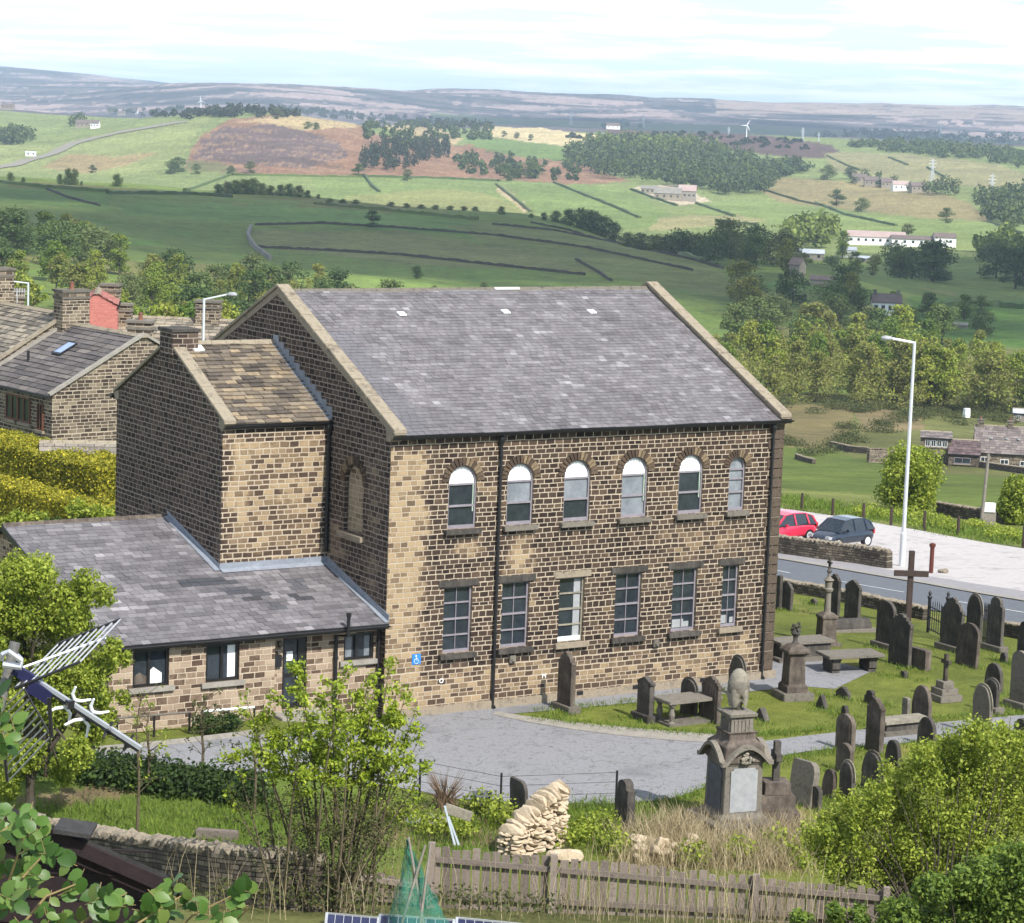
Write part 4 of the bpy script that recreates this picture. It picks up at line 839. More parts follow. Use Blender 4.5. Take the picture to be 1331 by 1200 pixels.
# blue wheelchair sign
ws = thing('wheelchair_sign', (1.07, -.012, 1.74), label='small blue sign with white wheelchair symbol low on the chapel wall', cat='sign')
mb = MB(); mb.box((0, 0, 0), (.30, .02, .32)); mb.build('panel', plain('sign_blue', (.03, .19, .56), .4, .5), ws, bevel=.008)
mb = MB(); mb.lathe([(.026, -.003), (.026, .003)], (0, 0, 0), 12)
V = [(p[0]-.02, -.016+p[2]*.3, p[1]+.105) for p in mb.v]; mb.v = [tuple(v) for v in V]
mb.beam((-.02, -.016, .07), (-.012, -.016, -.02), .008, .026, (0, 1, 0)); mb.beam((-.012, -.016, -.02), (.055, -.016, -.02), .008, .024, (0, 1, 0)); mb.beam((.055, -.016, -.02), (.08, -.016, -.10), .008, .024, (0, 1, 0)); mb.beam((-.02, -.016, .035), (.045, -.016, .035), .008, .018, (0, 1, 0))
for k in range(14):
    t0, t1 = R(75+k*17.5), R(75+(k+1)*17.5); mb.beam((-.012+.075*math.cos(t0), -.016, -.055+.075*math.sin(t0)), (-.012+.075*math.cos(t1), -.016, -.055+.075*math.sin(t1)), .008, .02, (0, 1, 0))
mb.build('wheelchair_symbol', M['white'], ws)
# railing and kerb in front of the annex
rl = thing('handrail', tuple(hit(230, 957)), label='low black and white handrail in front of the annex windows', cat='railing'); o0 = np.array(rl.location)
def rp(px, py, z): return Vector(hit(px, py)-o0)+Vector((0, 0, z))
for seg, mt in (([(152, 962), (200, 958), (246, 954)], 'black'), ([(262, 953), (296, 950), (330, 947)], 'white')):
    mb = MB(); mb.tube([rp(x, y, .62) for x, y in seg], .035, 8); mb.build('rail', M['greygrave' if mt == 'black' else 'white'], rl)
    for x, y in seg:
        mb = MB(); mb.tube([rp(x, y, 0), rp(x, y, .62)], .035, 8); mb.build('post', M['black' if x != 296 else 'greygrave'], rl)
kl = [hit(x, y) for x, y in smooth_line([(120, 977), (200, 970), (280, 961), (335, 954)])]
mb = MB()
for a, b in zip(kl[:-1], kl[1:]): mb.beam((a[0], a[1], a[2]+.05), (b[0], b[1], b[2]+.05), .16, .14)
tag(mb.build('kerb', M['concrete']), 'low stone kerb between the annex path and the drive', 'kerb', kind='structure')
# painted marks on the foot of the wall
def letters(name, txt, loc, size, mat, label, rz=0.0):
    cu = bpy.data.curves.new(name, 'FONT'); cu.body = txt; cu.size = size; cu.extrude = .004; cu.align_x = 'CENTER'
    t = bpy.data.objects.new(name, cu); COL.objects.link(t); bpy.context.view_layer.update()
    me = bpy.data.meshes.new_from_object(t); bpy.data.objects.remove(t); me.materials.append(mat)
    o = link(name, me); o.location = loc; o.rotation_euler = (R(90), 0, rz); return tag(o, label, 'painted letter')
letters('painted_letter', 'o', (1.96, -.008, .94), .30, M['white'], 'small white letter o painted on the wall by the downpipe')
letters('painted_letter', 'M', (5.62, -.008, .76), .22, M['white'], 'small white letter M painted low on the chapel wall')

# ------------------------------------------------------------------ graveyard
def outline(kind, w_, h, sh=.0):
    """half-profile families for headstones; returns (u, z) going round"""
    a = w_/2; P = []
    if kind == 'round':
        r_ = min(a, h*.4); P = [(a*math.cos(t), h-a*.85+a*.85*math.sin(t)) for t in np.linspace(0, PI, 15)]
    elif kind == 'gothic':
        hh = min(w_*.85, h*.6)
        for t in np.linspace(0, 1, 9): P.append((a*math.cos(t*PI/2)**.8 if t < 1 else 0, h-hh+hh*math.sin(t*PI/2)**1.15))
        P = P+[(-x, z) for x, z in P[-2::-1]]
    elif kind == 'shoulder':
        s = w_*.16; P = [(a, h-a*.95), (a-s*.3, h-a*.85), (a-s, h-a*.80)]+[((a-s)*math.cos(t), h-(a-s)*.8+(a-s)*.8*math.sin(t)) for t in np.linspace(.12, PI-.12, 13)]
        P = P+[(-a+s, h-a*.80), (-a+s*.3, h-a*.85), (-a, h-a*.95)]
    elif kind == 'ogee':
        P = [(a, h-w_*.52), (a*1.06, h-w_*.46), (a*1.0, h-w_*.38), (a*.80, h-w_*.38), (a*.74, h-w_*.26), (a*.54, h-w_*.16), (a*.34, h-w_*.14), (a*.30, h-w_*.05), (a*.14, h-w_*.01), (0, h+w_*.02)]
        P = P+[(-x, z) for x, z in P[-2::-1]]
    elif kind == 'scroll':
        P = [(a, h-w_*.46), (a*1.06, h-w_*.38), (a*1.03, h-w_*.28), (a*.84, h-w_*.26), (a*.80, h-w_*.17), (a*.62, h-w_*.19), (a*.54, h-w_*.07), (a*.34, h-w_*.09), (a*.2, h-w_*.0), (0, h)]
        P = P+[(-x, z) for x, z in P[-2::-1]]
    elif kind == 'pediment': P = [(a*1.12, h-w_*.36), (a*1.14, h-w_*.27), (0, h), (-a*1.14, h-w_*.27), (-a*1.12, h-w_*.36), (-a, h-w_*.38)]; P = [(a, h-w_*.38)]+P
    elif kind == 'trefoil':
        P = [(a, h-w_*.55), (a*.98, h-w_*.42), (a*.7, h-w_*.36), (a*.62, h-w_*.30), (a*.62, h-w_*.16), (a*.4, h-w_*.04), (0, h)]; P = P+[(-x, z) for x, z in P[-2::-1]]
    elif kind == 'flat': P = [(a, h-.05), (a-.03, h), (-a+.03, h), (-a, h-.05)]
    elif kind == 'tri': P = [(a, h*.12), (a*.55, h*.58), (a*.10, h), (-a*.12, h*.97), (-a*.6, h*.55), (-a, h*.12)]
    elif kind == 'lean': P = [(a, h*.86), (a*.9, h), (-a*.55, h*1.0), (-a*.85, h*.93), (-a, h*.80)]
    return [(a, -.25)]+P+[(-a, -.25)]
def stone_mesh(kind, w_, h, th, rng):
    mb = MB(); P = outline(kind, w_, h); mb.prism([(-th/2, u, z) for u, z in P], (0, 0, 0), (th, 0, 0)); return mb
GPOS = []
def headstone(kind, px, pyb, pyt, wpx, mat, label, th=.14, yaw=0.0, tilt=0.0, lean=0.0, base=False, grp=None, rib=False, edge=None):
    p = hit(px, pyb); D = depth(p); s = F/D; h = z_above(p, pyt)-p[2]
    vx, vy = p[0]-CAM[0], p[1]-CAM[1]; vl = math.hypot(vx, vy); vx /= vl; vy /= vl
    fx, fy = -math.cos(yaw), -math.sin(yaw)                   # the face looks to -x when yaw = 0
    cf = abs(vx*fx+vy*fy); w_ = max((wpx/s-th*math.sqrt(max(0, 1-cf*cf)))/max(cf, .35), .22)
    GPOS.append(p); rg = random.Random(int(px*7+pyb)); o = thing('gravestone', tuple(p), 0, label, 'gravestone', grp)
    mb = stone_mesh(kind, w_, h, th, rg)
    st = mb.build('slab', M[mat], o, bevel=.006)
    if rib:
        mb = MB()
        for q in np.linspace(-.36, .36, 6): mb.box((-th/2-.006, q*w_, h*.45), (.02, w_*.035, h*.72))
        mb.build('weathered_flutes', M[mat], o)
    if edge:  # rim in another tone: a carved rope once, otherwise sunlit edges put into colour
        P = outline(kind, w_+.02, h+.015)[1:-1]; mb = MB()
        for a, b in zip(P[:-1], P[1:]): mb.beam((0, a[0], a[1]), (0, b[0], b[1]), th*.9, .03, (1, 0, 0))
        mb.build('pale_edge', M[edge], o)
    if base:
        mb = MB(); mb.box((0, 0, .06), (th+.26, w_+.30, .30)); mb.build('base', M['greygrave' if base is True else base], o, bevel=.02)
    o.rotation_euler = (lean, tilt, yaw); return o
G = headstone
# far rows beside the road wall
G('ogee', 1022, 793, 755, 17, 'sooty', 'dark ogee-topped headstone half hidden behind the chapel corner', grp=None)
G('ogee', 1083, 803, 746, 17, 'sooty', 'tall dark headstone standing right behind the cross-topped column')
G('scroll', 1107, 812, 754, 22, 'sooty', 'tall dark scroll-topped headstone to the right of the cross-topped column', base='sooty')
G('round', 1150, 843, 781, 26, 'sooty', 'tall round-topped dark headstone just left of the timber cross', base=True)
G('scroll', 1169, 865, 798, 31, 'sooty', 'broad black scroll-topped headstone in front of the timber cross', th=.15)
G('flat', 1195, 869, 843, 30, 'browngrave', 'low flat block leaning against the broad black headstone', th=.26)
G('ogee', 1236, 846, 777, 31, 'sooty', 'large dark stepped-shoulder headstone right of the iron gate', base=True)
G('gothic', 1265, 838, 774, 22, 'sooty', 'pointed headstone with a sunlit edge painted white near the road', edge='palegrave')
G('shoulder', 1292, 846, 776, 23, 'sooty', 'tall dark scroll-shouldered headstone near the road at the right', base=True)
G('round', 1256, 866, 810, 31, 'browngrave', 'brown round-topped headstone leaning in front of the white-edged one', tilt=.05)
G('shoulder', 1329, 868, 808, 18, 'sooty', 'dark headstone cut by the right edge of the photo, upper one')
G('round', 1323, 920, 846, 24, 'greygrave', 'tall grey round-topped headstone at the right edge on a low base', base=True)
G('gothic', 1291, 900, 862, 25, 'sooty', 'dark pointed headstone behind the rope-edged one at the right')
G('round', 1288, 926, 884, 20, 'sooty', 'dark round headstone with a rope edge between two pointed ones', edge='greygrave', base=True)
G('gothic', 1276, 957, 891, 27, 'greygrave', 'grey pointed headstone with sunlit right edge painted pale beside the path', edge='palegrave', tilt=-.03)
# small footstones in the grass
G('tri', 1068, 920, 903, 17, 'sooty', 'small triangular footstone in front of the urn pedestal', th=.16)
G('scroll', 1096, 907, 893, 20, 'sooty', 'small curved footstone behind the triangular one in the grass', th=.16)
G('tri', 990, 936, 920, 22, 'sooty', 'small triangular footstone right of the draped urn monument', th=.2)
G('round', 1175, 881, 872, 9, 'sooty', 'tiny round stump of stone in the middle of the grass', th=.16)
G('trefoil', 1131, 915, 897, 17, 'sooty', 'little trefoil-topped dark headstone behind a tall brown one', th=.14)
G('scroll', 1058, 786, 778, 10, 'sooty', 'tiny dark stump of stone left of the cross-topped column', th=.16)
# row along the path
G('ogee', 1136, 977, 908, 25, 'browngrave', 'tall brown scroll-topped headstone beside the path', th=.18)
G('round', 1098, 976, 928, 27, 'browngrave', 'weathered brown headstone with vertical flutes beside the path', rib=True, th=.16)
G('trefoil', 1098, 930, 917, 8, 'sooty', 'tiny round-headed stone behind the fluted brown headstone')
G('round', 1097, 1004, 966, 24, 'browngrave', 'small brown round headstone in front of the fluted one')
G('flat', 1177, 938, 907, 12, 'greygrave', 'narrow flat grey headstone left of the pointed pair by the path')
G('gothic', 1197, 941, 891, 27, 'browngrave', 'brown pointed headstone with black streaks behind the flat tomb')
G('gothic', 1204, 970, 932, 26, 'sooty', 'dark pointed headstone with pale tip at the edge of the big bush')
G('gothic', 1133, 1028, 979, 30, 'sooty', 'dark pointed headstone half sunk in the big bush', base=False, edge='browngrave')
G('lean', 1041, 1046, 990, 38, 'greygrave', 'broad leaning grey headstone with a carved rope corner', tilt=.16, th=.2, lean=-.05)
G('gothic', 1076, 1036, 1000, 20, 'browngrave', 'small brown weathered pointed headstone leaning beside the broad one', tilt=.1)
G('gothic', 1100, 1042, 991, 22, 'sooty', 'dark pointed headstone with a sunlit right edge painted white by the bush', edge='palegrave')
# near the chapel wall and drive
G('ogee', 735, 924, 847, 24, 'browngrave', 'tall grey-brown shouldered headstone standing alone by the chapel wall', base=True, th=.17)
G('pediment', 838, 936, 879, 23, 'sooty', 'black pedimented headstone left of the table tomb', base='sooty', th=.18)
G('round', 895, 930, 883, 24, 'sooty', 'dark round-arched headstone behind the table tomb', edge='greygrave')
G('scroll', 923, 938, 879, 27, 'browngrave', 'brown fluted scroll-topped headstone behind the table tomb', rib=True)
G('gothic', 958, 905, 854, 25, 'sooty', 'pointed headstone with sunlit edge painted pale rising behind the draped urn', edge='greygrave')
G('shoulder', 811, 1078, 1013, 27, 'sooty', 'dark round-shouldered headstone standing alone by the drive, near the fence', th=.24)
G('shoulder', 1327, 968, 934, 22, 'sooty', 'dark shouldered headstone at the right edge beyond the big bush, beside the path', base=True)
G('trefoil', 1305, 860, 848, 10, 'sooty', 'small low dark stone between the tall ones near the right edge', th=.2)
G('flat', 1012, 792, 748, 8, 'sooty', 'narrow dark stone edge just showing at the chapel corner')
G('round', 1060, 1052, 1022, 17, 'sooty', 'small dark rounded headstone behind the broad leaning one')
G('gothic', 1160, 1000, 962, 22, 'sooty', 'dark pointed headstone rising out of the top of the big bush')
G('lean', 675, 1066, 1013, 25, 'sooty', 'plain dark slab with a clipped corner leaning beside the rubble wall', th=.10, tilt=-.06)

def monument_base(mb, steps, z=0.0):
    for w_, h in steps: mb.box((0, 0, z+h/2), (w_, w_, h)); z += h
    return z
# draped urn monument
p = hit(951, 1078); D = depth(p); H = z_above(p, 869)-p[2]; u = H/4.0
mon = thing('urn_monument', tuple(p), R(-10), 'tall stone monument topped by a draped urn with two inset tablets', 'monument')
mb = MB(); mb.box((0, 0, .1*u), (1.75*u, 1.75*u, .5*u)); mb.build('base', M['greygrave'], mon, bevel=.02)
mb = MB(); mb.lathe([(.62*u, .3*u), (.62*u, .42*u), (.55*u, .50*u), (.52*u, .55*u), (.50*u, 1.75*u), (.56*u, 1.80*u)], (0, 0, 0), sq=True); pd = mb.build('pedestal', M['greygrave'], mon, bevel=.012)
for (nx, ny, mt) in ((-1, 0, 'darktablet'), (0, -1, 'marble')):
    mb = MB(); q = .515*u; wt_, z0, z1 = .36*u, .58*u, 1.66*u; ch = .07*u
    pts = [(-wt_, z0), (wt_, z0), (wt_, z1-ch), (wt_-ch, z1-ch*.6), (wt_-ch, z1), (-wt_+ch, z1), (-wt_+ch, z1-ch*.6), (-wt_, z1-ch)]
    mb.prism([((nx*q if nx else a), (ny*q if ny else a), z) for a, z in pts], (0, 0, 0), (nx*.02, ny*.02, 0)); mb.build('tablet', M[mt], pd)
mb = MB()
for (nx, ny) in ((-1, 0), (0, -1), (1, 0), (0, 1)):          # scrolled arched hood on each side
    n = 12; pts = []
    for k in range(n+1):
        t = k/n*2-1; pts.append((t*.68*u, (1.90+.36*max(0, math.cos(min(abs(t)*1.25, 1)*PI/2))**.8-.04*abs(t))*u))
    lower = [(a, z-.10*u) for a, z in pts[::-1]]
    ol = pts+lower
    mb.prism([(a if ny else nx*.56*u, a if nx else ny*.56*u, z) for a, z in ol], (0, 0, 0), (nx*.14*u, ny*.14*u, 0))
    mb.prism([(a*.80 if ny else nx*.40*u, a*.80 if nx else ny*.40*u, z) for a, z in [(-.6*u, 1.75*u), (.6*u, 1.75*u)]+[(a*.8, z-.05*u) for a, z in pts[::-1]]], (0, 0, 0), (nx*.13*u, ny*.13*u, 0))
mb.build('hood', M['greygrave'], mon)
mb = MB(); rg = random.Random(4)
for k in range(26): t = rg.uniform(0, 6.28); q = rg.uniform(0, .22)*u; mb.rock((q*math.cos(t), -.60*u, 1.92*u+q*.6*math.sin(t)), (.10*u, .10*u, .09*u), rg, 1)
mb.build('carved_flowers', M['palegrave'], mon)
mb = MB(); mb.lathe([(.58*u, 1.80*u), (.52*u, 2.05*u), (.52*u, 2.18*u), (.45*u, 2.24*u), (.36*u, 2.32*u), (.36*u, 2.46*u), (.40*u, 2.50*u)], (0, 0, 0), sq=True); mb.build('upper_step', M['browngrave'], mon, bevel=.012)
mb = MB(); mb.lathe([(.30*u, 2.46*u), (.29*u, 2.84*u), (.36*u, 2.88*u), (.37*u, 2.95*u), (.22*u, 3.0*u)], (0, 0, 0), sq=True)
for k in range(5):
    for nx in (0, 1): mb.box(((-.2+.1*k)*u if nx else -.30*u, -.30*u if nx else (-.2+.1*k)*u, 2.64*u), (.035*u, .035*u, .30*u))
mb.build('die', M['greygrave'], mon)
mb = MB(); mb.lathe([(.12*u, 2.98*u), (.10*u, 3.10*u), (.20*u, 3.22*u), (.27*u, 3.45*u), (.27*u, 3.66*u), (.22*u, 3.74*u), (.12*u, 3.82*u)], (0, 0, 0), 20); urn = mb.build('urn', M['greygrave'], mon, smooth=True)
mb = MB(); n = 40; V = []; rows_ = [(.0, 4.0), (.08, 3.985), (.155, 3.92), (.21, 3.81), (.245, 3.66), (.265, 3.5), (.265, 3.34), (.25, 3.2), (.23, 3.08)]
for r_, z in rows_:
    for k in range(n):
        t = 2*PI*k/n; fo = max(0, (3.86-z))*.075; q = r_*(1+fo*1.2*math.sin(5*t+1))+fo*.05*math.sin(9*t); zz = z if z > 3.3 else z+.16*max(0, math.sin(3*t+.4))
        V.append((q*u*math.cos(t), q*u*math.sin(t), zz*u))
mb.add(V, [(i*n+k, i*n+(k+1) % n, (i+1)*n+(k+1) % n, (i+1)*n+k) for i in range(len(rows_)-1) for k in range(n)]); mb.build('drape', M['palegrave'], urn, smooth=True)

# table tomb on baluster legs
def slab_tomb(name, px0, py0, pxc, pyc, label, L_, W_, H_, legs, yaw=0.0, mat='greygrave', chest=True):
    p = hit(pxc, pyc); o = thing(name, tuple(p), yaw, label, 'tomb'); th = .10
    mb = MB(); mb.box((0, 0, H_-th/2), (L_, W_, th)); mb.build('slab', M[mat], o, bevel=.015)
    if legs == 'baluster':
        for sx in (-1, 1):
            for sy in (-1, 1):
                mb = MB(); h = H_-th; mb.lathe([(.11, 0), (.11, .10), (.06, .15), (.10, h*.5), (.055, h*.78), (.075, h*.82), (.11, h-.08), (.11, h)], (sx*(L_/2-.2), sy*(W_/2-.16), 0), 10); mb.build('leg', M['greygrave'], o)
        mb = MB(); mb.box((0, 0, .02), (L_-.1, W_-.1, .12)); mb.build('base', M['greygrave'], o)
    elif legs == 'ends':
        for sx in (-1, 1):
            mb = MB(); h = H_-th; sxx = sx*(L_/2-.35); mb.prism([(sxx, a*W_, z) for a, z in ((-.32, 0), (.32, 0), (.30, h*.2), (.36, h*.3), (.34, h*.7), (.45, h), (-.45, h), (-.34, h*.7), (-.36, h*.3), (-.30, h*.2))], (-.14, 0, 0), (.14, 0, 0)); mb.build('end_panel', M['sooty'], o)
    else:
        mb = MB(); mb.box((0, 0, (H_-th)/2), (L_-.22, W_-.2, H_-th)); mb.build('chest', M['sooty'], o, bevel=.01)
        mb = MB(); mb.box((0, 0, .06), (L_+.12, W_+.12, .16)); mb.build('base', M['greygrave'], o, bevel=.02)
    return o
slab_tomb('table_tomb', 0, 0, 892, 938, 'flat grey table tomb on four turned legs beside the drive', 1.95, .95, .78, 'baluster', 0)
slab_tomb('table_tomb', 0, 0, 1104, 872, 'mossy table tomb slab on two carved end panels in the grass', 2.05, 1.05, .62, 'ends', R(-12))
slab_tomb('chest_tomb', 0, 0, 1040, 856, 'low dark chest tomb beside the chapel corner path', 2.1, 1.0, .68, 'chest', R(-8), 'greygrave')
slab_tomb('chest_tomb', 0, 0, 1172, 952, 'low flat grey tomb slab between headstones by the path', 1.7, .7, .45, 'chest', R(-4), 'palegrave')
p = hit(1103, 820); o = thing('coped_grave', tuple(p), R(-10), 'low coped grave slab shaped like a small barrel', 'grave')
mb = MB(); mb.prism([(0, .36*math.cos(t), .12+.34*math.sin(t)) for t in np.linspace(0, PI, 11)], (-.75, 0, 0), (.75, 0, 0)); mb.build('coping', M['sooty'], o)
mb = MB(); mb.box((0, 0, .06), (1.8, 1.0, .14)); mb.build('base', M['greygrave'], o)
# column with cross finial
p = hit(1073, 838); H = z_above(p, 725)-p[2]; u = H/3.6; o = thing('column_monument', tuple(p), R(-14), 'slender stone column monument with a small cross on top', 'monument')
mb = MB(); z = monument_base(mb, [(1.0*u, .12*u), (.72*u, .18*u)]); mb.lathe([(.32*u, z), (.30*u, z+.78*u), (.35*u, z+.84*u), (.35*u, z+.92*u), (.20*u, z+1.05*u)], (0, 0, 0), sq=True); mb.build('pedestal', M['browngrave'], o, bevel=.01)
mb = MB(); mb.lathe([(.17*u, z+.98*u), (.14*u, z+1.1*u), (.12*u, z+1.85*u), (.18*u, z+1.92*u), (.20*u, z+2.02*u), (.14*u, z+2.08*u), (.15*u, z+2.30*u), (.22*u, z+2.38*u), (.07*u, z+2.52*u), (.05*u, z+2.75*u)], (0, 0, 0), 12); mb.build('shaft', M['greygrave'], o)
mb = MB(); mb.box((0, 0, 3.33*u), (.08*u, .08*u, .52*u)); mb.box((0, 0, 3.40*u), (.079*u, .36*u, .09*u)); mb.lathe([(.10*u, 3.0*u), (.12*u, 3.06*u), (.05*u, 3.12*u)], (0, 0, 0), 8); mb.build('cross', M['sooty'], o)
# pedestal with urn of flowers
p = hit(1030, 907); H = z_above(p, 811)-p[2]; u = H/2.4; o = thing('pedestal_monument', tuple(p), R(-14), 'square brown stone pedestal with a carved finial beside the corner path', 'monument')
mb = MB(); mb.box((0, 0, .08*u), (1.05*u, 1.05*u, .30*u)); mb.build('base', M['greygrave'], o, bevel=.02)
mb = MB(); mb.lathe([(.36*u, .2*u), (.36*u, .42*u), (.29*u, .50*u), (.26*u, 1.42*u), (.38*u, 1.50*u), (.38*u, 1.58*u), (.30*u, 1.66*u), (.16*u, 1.76*u)], (0, 0, 0), sq=True); mb.build('shaft', M['browngrave'], o, bevel=.01)
mb = MB(); mb.lathe([(.15*u, 1.74*u), (.07*u, 1.86*u), (.08*u, 1.98*u), (.16*u, 2.1*u), (.12*u, 2.18*u), (.05*u, 2.22*u)], (0, 0, 0), 10); rg = random.Random(2)
for k in range(9): t = k*2.4; mb.rock((.12*u*math.cos(t), .12*u*math.sin(t), (2.16+.03*k)*u), (.12*u, .12*u, .12*u), rg, 1)
mb.build('finial', M['sooty'], o)
# crosses
def cross_monument(px, pyb, pyt, label, steps, armh, mat, rz=R(-6), bm='greygrave', armw=.5):
    p = hit(px, pyb); H = z_above(p, pyt)-p[2]; o = thing('cross_monument', tuple(p), rz, label, 'cross')
    mb = MB(); z = monument_base(mb, [(a*H, b*H) for a, b in steps]); mb.build('stepped_base', M[bm], o, bevel=.012)
    mb = MB(); t = .075*H; mb.box((0, 0, (z+H)/2), (t, t*1.15, H-z)); mb.box((0, 0, H*armh), (t*.98, armw*(H-z), t*1.1))
    mb.build('cross', M[mat], o, bevel=.01); return o
cross_monument(1227, 910, 850, 'small stone cross on three steps in the open grass', [(.56, .14), (.42, .13), (.28, .15)], .83, 'browngrave')
cross_monument(1005, 1074, 963, 'dark stone cross on a stepped pedestal beside the urn monument', [(.50, .22), (.40, .18), (.30, .14)], .83, 'sooty', R(-25), 'browngrave', .62)
p = hit(1180, 812); H = z_above(p, 716)-p[2]; o = thing('timber_cross', tuple(p), R(-32), 'tall dark brown timber cross standing by the road wall', 'cross')
mb = MB(); mb.box((0, 0, H/2-.2), (.20, .20, H+.4)); mb.build('post', M['crosswood'], o, bevel=.01)
mb = MB(); mb.box((0, -.12, H*.70), (H*.46, .08, .22)); mb.build('arm', M['crosswood'], o, bevel=.008)
# iron gate and posts
pg0, pg1 = hit(1206, 822), hit(1229, 834); o = thing('iron_gate', tuple(pg0), 0, 'black wrought iron gate with spear tips and tall finial post', 'gate'); dv = Vector(pg1-pg0); h = z_above(pg0, 776)-pg0[2]
mb = MB()
for q in (0, 1): b = dv*q; mb.tube([b, b+Vector((0, 0, h*(.95 if q == 0 else 1.15)))], .06, 8); mb.lathe([(.07, 0), (.10, .06), (.03, .14), (.07, .20), (.01, .30)], tuple(b+Vector((0, 0, h*(.95 if q == 0 else 1.15)))), 8)
mb.build('gate_post', M['iron'], o); mb = MB()
for q in np.linspace(.08, .92, 8): b = dv*q; hh = h*(.78+.14*math.sin(q*PI)); mb.tube([b+Vector((0, 0, .1)), b+Vector((0, 0, hh)), b+Vector((0, 0, hh+.10))], [.016, .016, .003], 6)
for z in (.12, .45, .74): mb.beam(dv*.03+Vector((0, 0, h*z)), dv*.97+Vector((0, 0, h*z)), .03, .035)
mb.build('leaf', M['iron'], o)
o = thing('iron_railing', tuple(hit(1277, 836)), 0, 'short black iron railing between two headstones by the road', 'railing'); b1 = Vector(hit(1283, 838)-np.array(o.location)); mb = MB()
for q in np.linspace(0, 1, 5): mb.tube([b1*q, b1*q+Vector((0, 0, 1.35)), b1*q+Vector((0, 0, 1.5))], [.018, .018, .003], 6)
for z in (.2, 1.2): mb.beam(b1*-.1+Vector((0, 0, z)), b1*1.1+Vector((0, 0, z)), .03, .03)
mb.build('bars', M['iron'], o)

# ------------------------------------------------------------------ walls beside the road
def wall_run(name, pts, h, th, mat, label, cope=.16, cat='wall', seed=1, cmat=None, copew=1.1):
    """dry stone wall along ground points, with a rough coping of upright stones"""
    rg = random.Random(seed); P = resample(pts, max(3, int(sum(np.linalg.norm(np.diff(np.array(pts), axis=0), axis=1))/.6)))
    o0 = np.array(P[0]); o = thing(name, tuple(o0), 0, label, cat); mb = MB(); n = len(P); V = []
    for i in range(n):
        d = P[min(i+1, n-1)]-P[max(i-1, 0)]; d = d/np.linalg.norm(d[:2]); nn = np.array([-d[1], d[0], 0]); g = P[i]-o0
        hh = h*(1+.05*rg.uniform(-1, 1)); j = [rg.uniform(-.03, .03) for _ in range(4)]
        V += [g+nn*(th/2+j[0])+np.array([0, 0, -.5]), g+nn*(th*.38+j[1])+np.array([0, 0, hh]), g-nn*(th*.38+j[2])+np.array([0, 0, hh]), g-nn*(th/2+j[3])+np.array([0, 0, -.5])]
    Fs = [(i*4+k, i*4+k+1, i*4+k+5, i*4+k+4) for i in range(n-1) for k in range(3)]+[(0, 1, 2, 3), tuple(4*(n-1)+k for k in (3, 2, 1, 0))]
    mb.add(V, Fs); fo = mb.build('wall_face', M[mat], o); sl_ = np.concatenate([[0], np.cumsum(np.linalg.norm(np.diff(P, axis=0), axis=1))]); ul = fo.data.uv_layers[0].data
    for lp in fo.data.loops: vi = lp.vertex_index; ul[lp.index].uv = (sl_[vi//4], fo.data.vertices[vi].co.z-(P[vi//4][2]-o0[2]))
    if cope:
        mb = MB(); L_ = np.linalg.norm(np.diff(P, axis=0), axis=1).sum(); step = cope*copew; Q = resample(P, max(3, int(L_/step)))
        for i in range(len(Q)-1):
            d = Q[i+1]-Q[i]; g = (Q[i]+Q[i+1])/2-o0; an = math.atan2(d[1], d[0])
            mb.rock((g[0], g[1], g[2]+h+cope*.25), (step*1.25, th*.95, cope*rg.uniform(.9, 1.5)), rg, 1, an+rg.uniform(-.15, .15))
        mb.build('coping_stones', M[cmat or mat], o)
    return o
M['copes'] = mottled('rough_copes', (.06, .052, .042), (.24, .205, .155), 2.5, .95, .15, .03, (.13, .11, .085))
wall_run('graveyard_wall', [hit(x, y) for x, y in [(600, 697), (800, 730), (985, 760), (1015, 768), (1060, 775), (1110, 785), (1160, 796), (1204, 806)]], .42, .45, 'drystone', 'low dark stone wall dividing the graveyard from the road, left of the gate', .14, seed=3, cmat='copes')
wall_run('graveyard_wall', [hit(x, y) for x, y in [(1300, 825), (1335, 832), (1420, 848), (1700, 899), (2000, 955)]], .45, .45, 'drystone', 'low dark stone wall along the road at the right edge', .14, seed=4, cmat='copes')
wall_run('car_park_wall', [hit(x, y) for x, y in [(985, 716), (1012, 720), (1060, 727), (1110, 733), (1156, 740)]], .82, .5, 'drystone', 'dry stone wall with rounded end in front of the parked cars', .2, seed=5, cmat='copes')

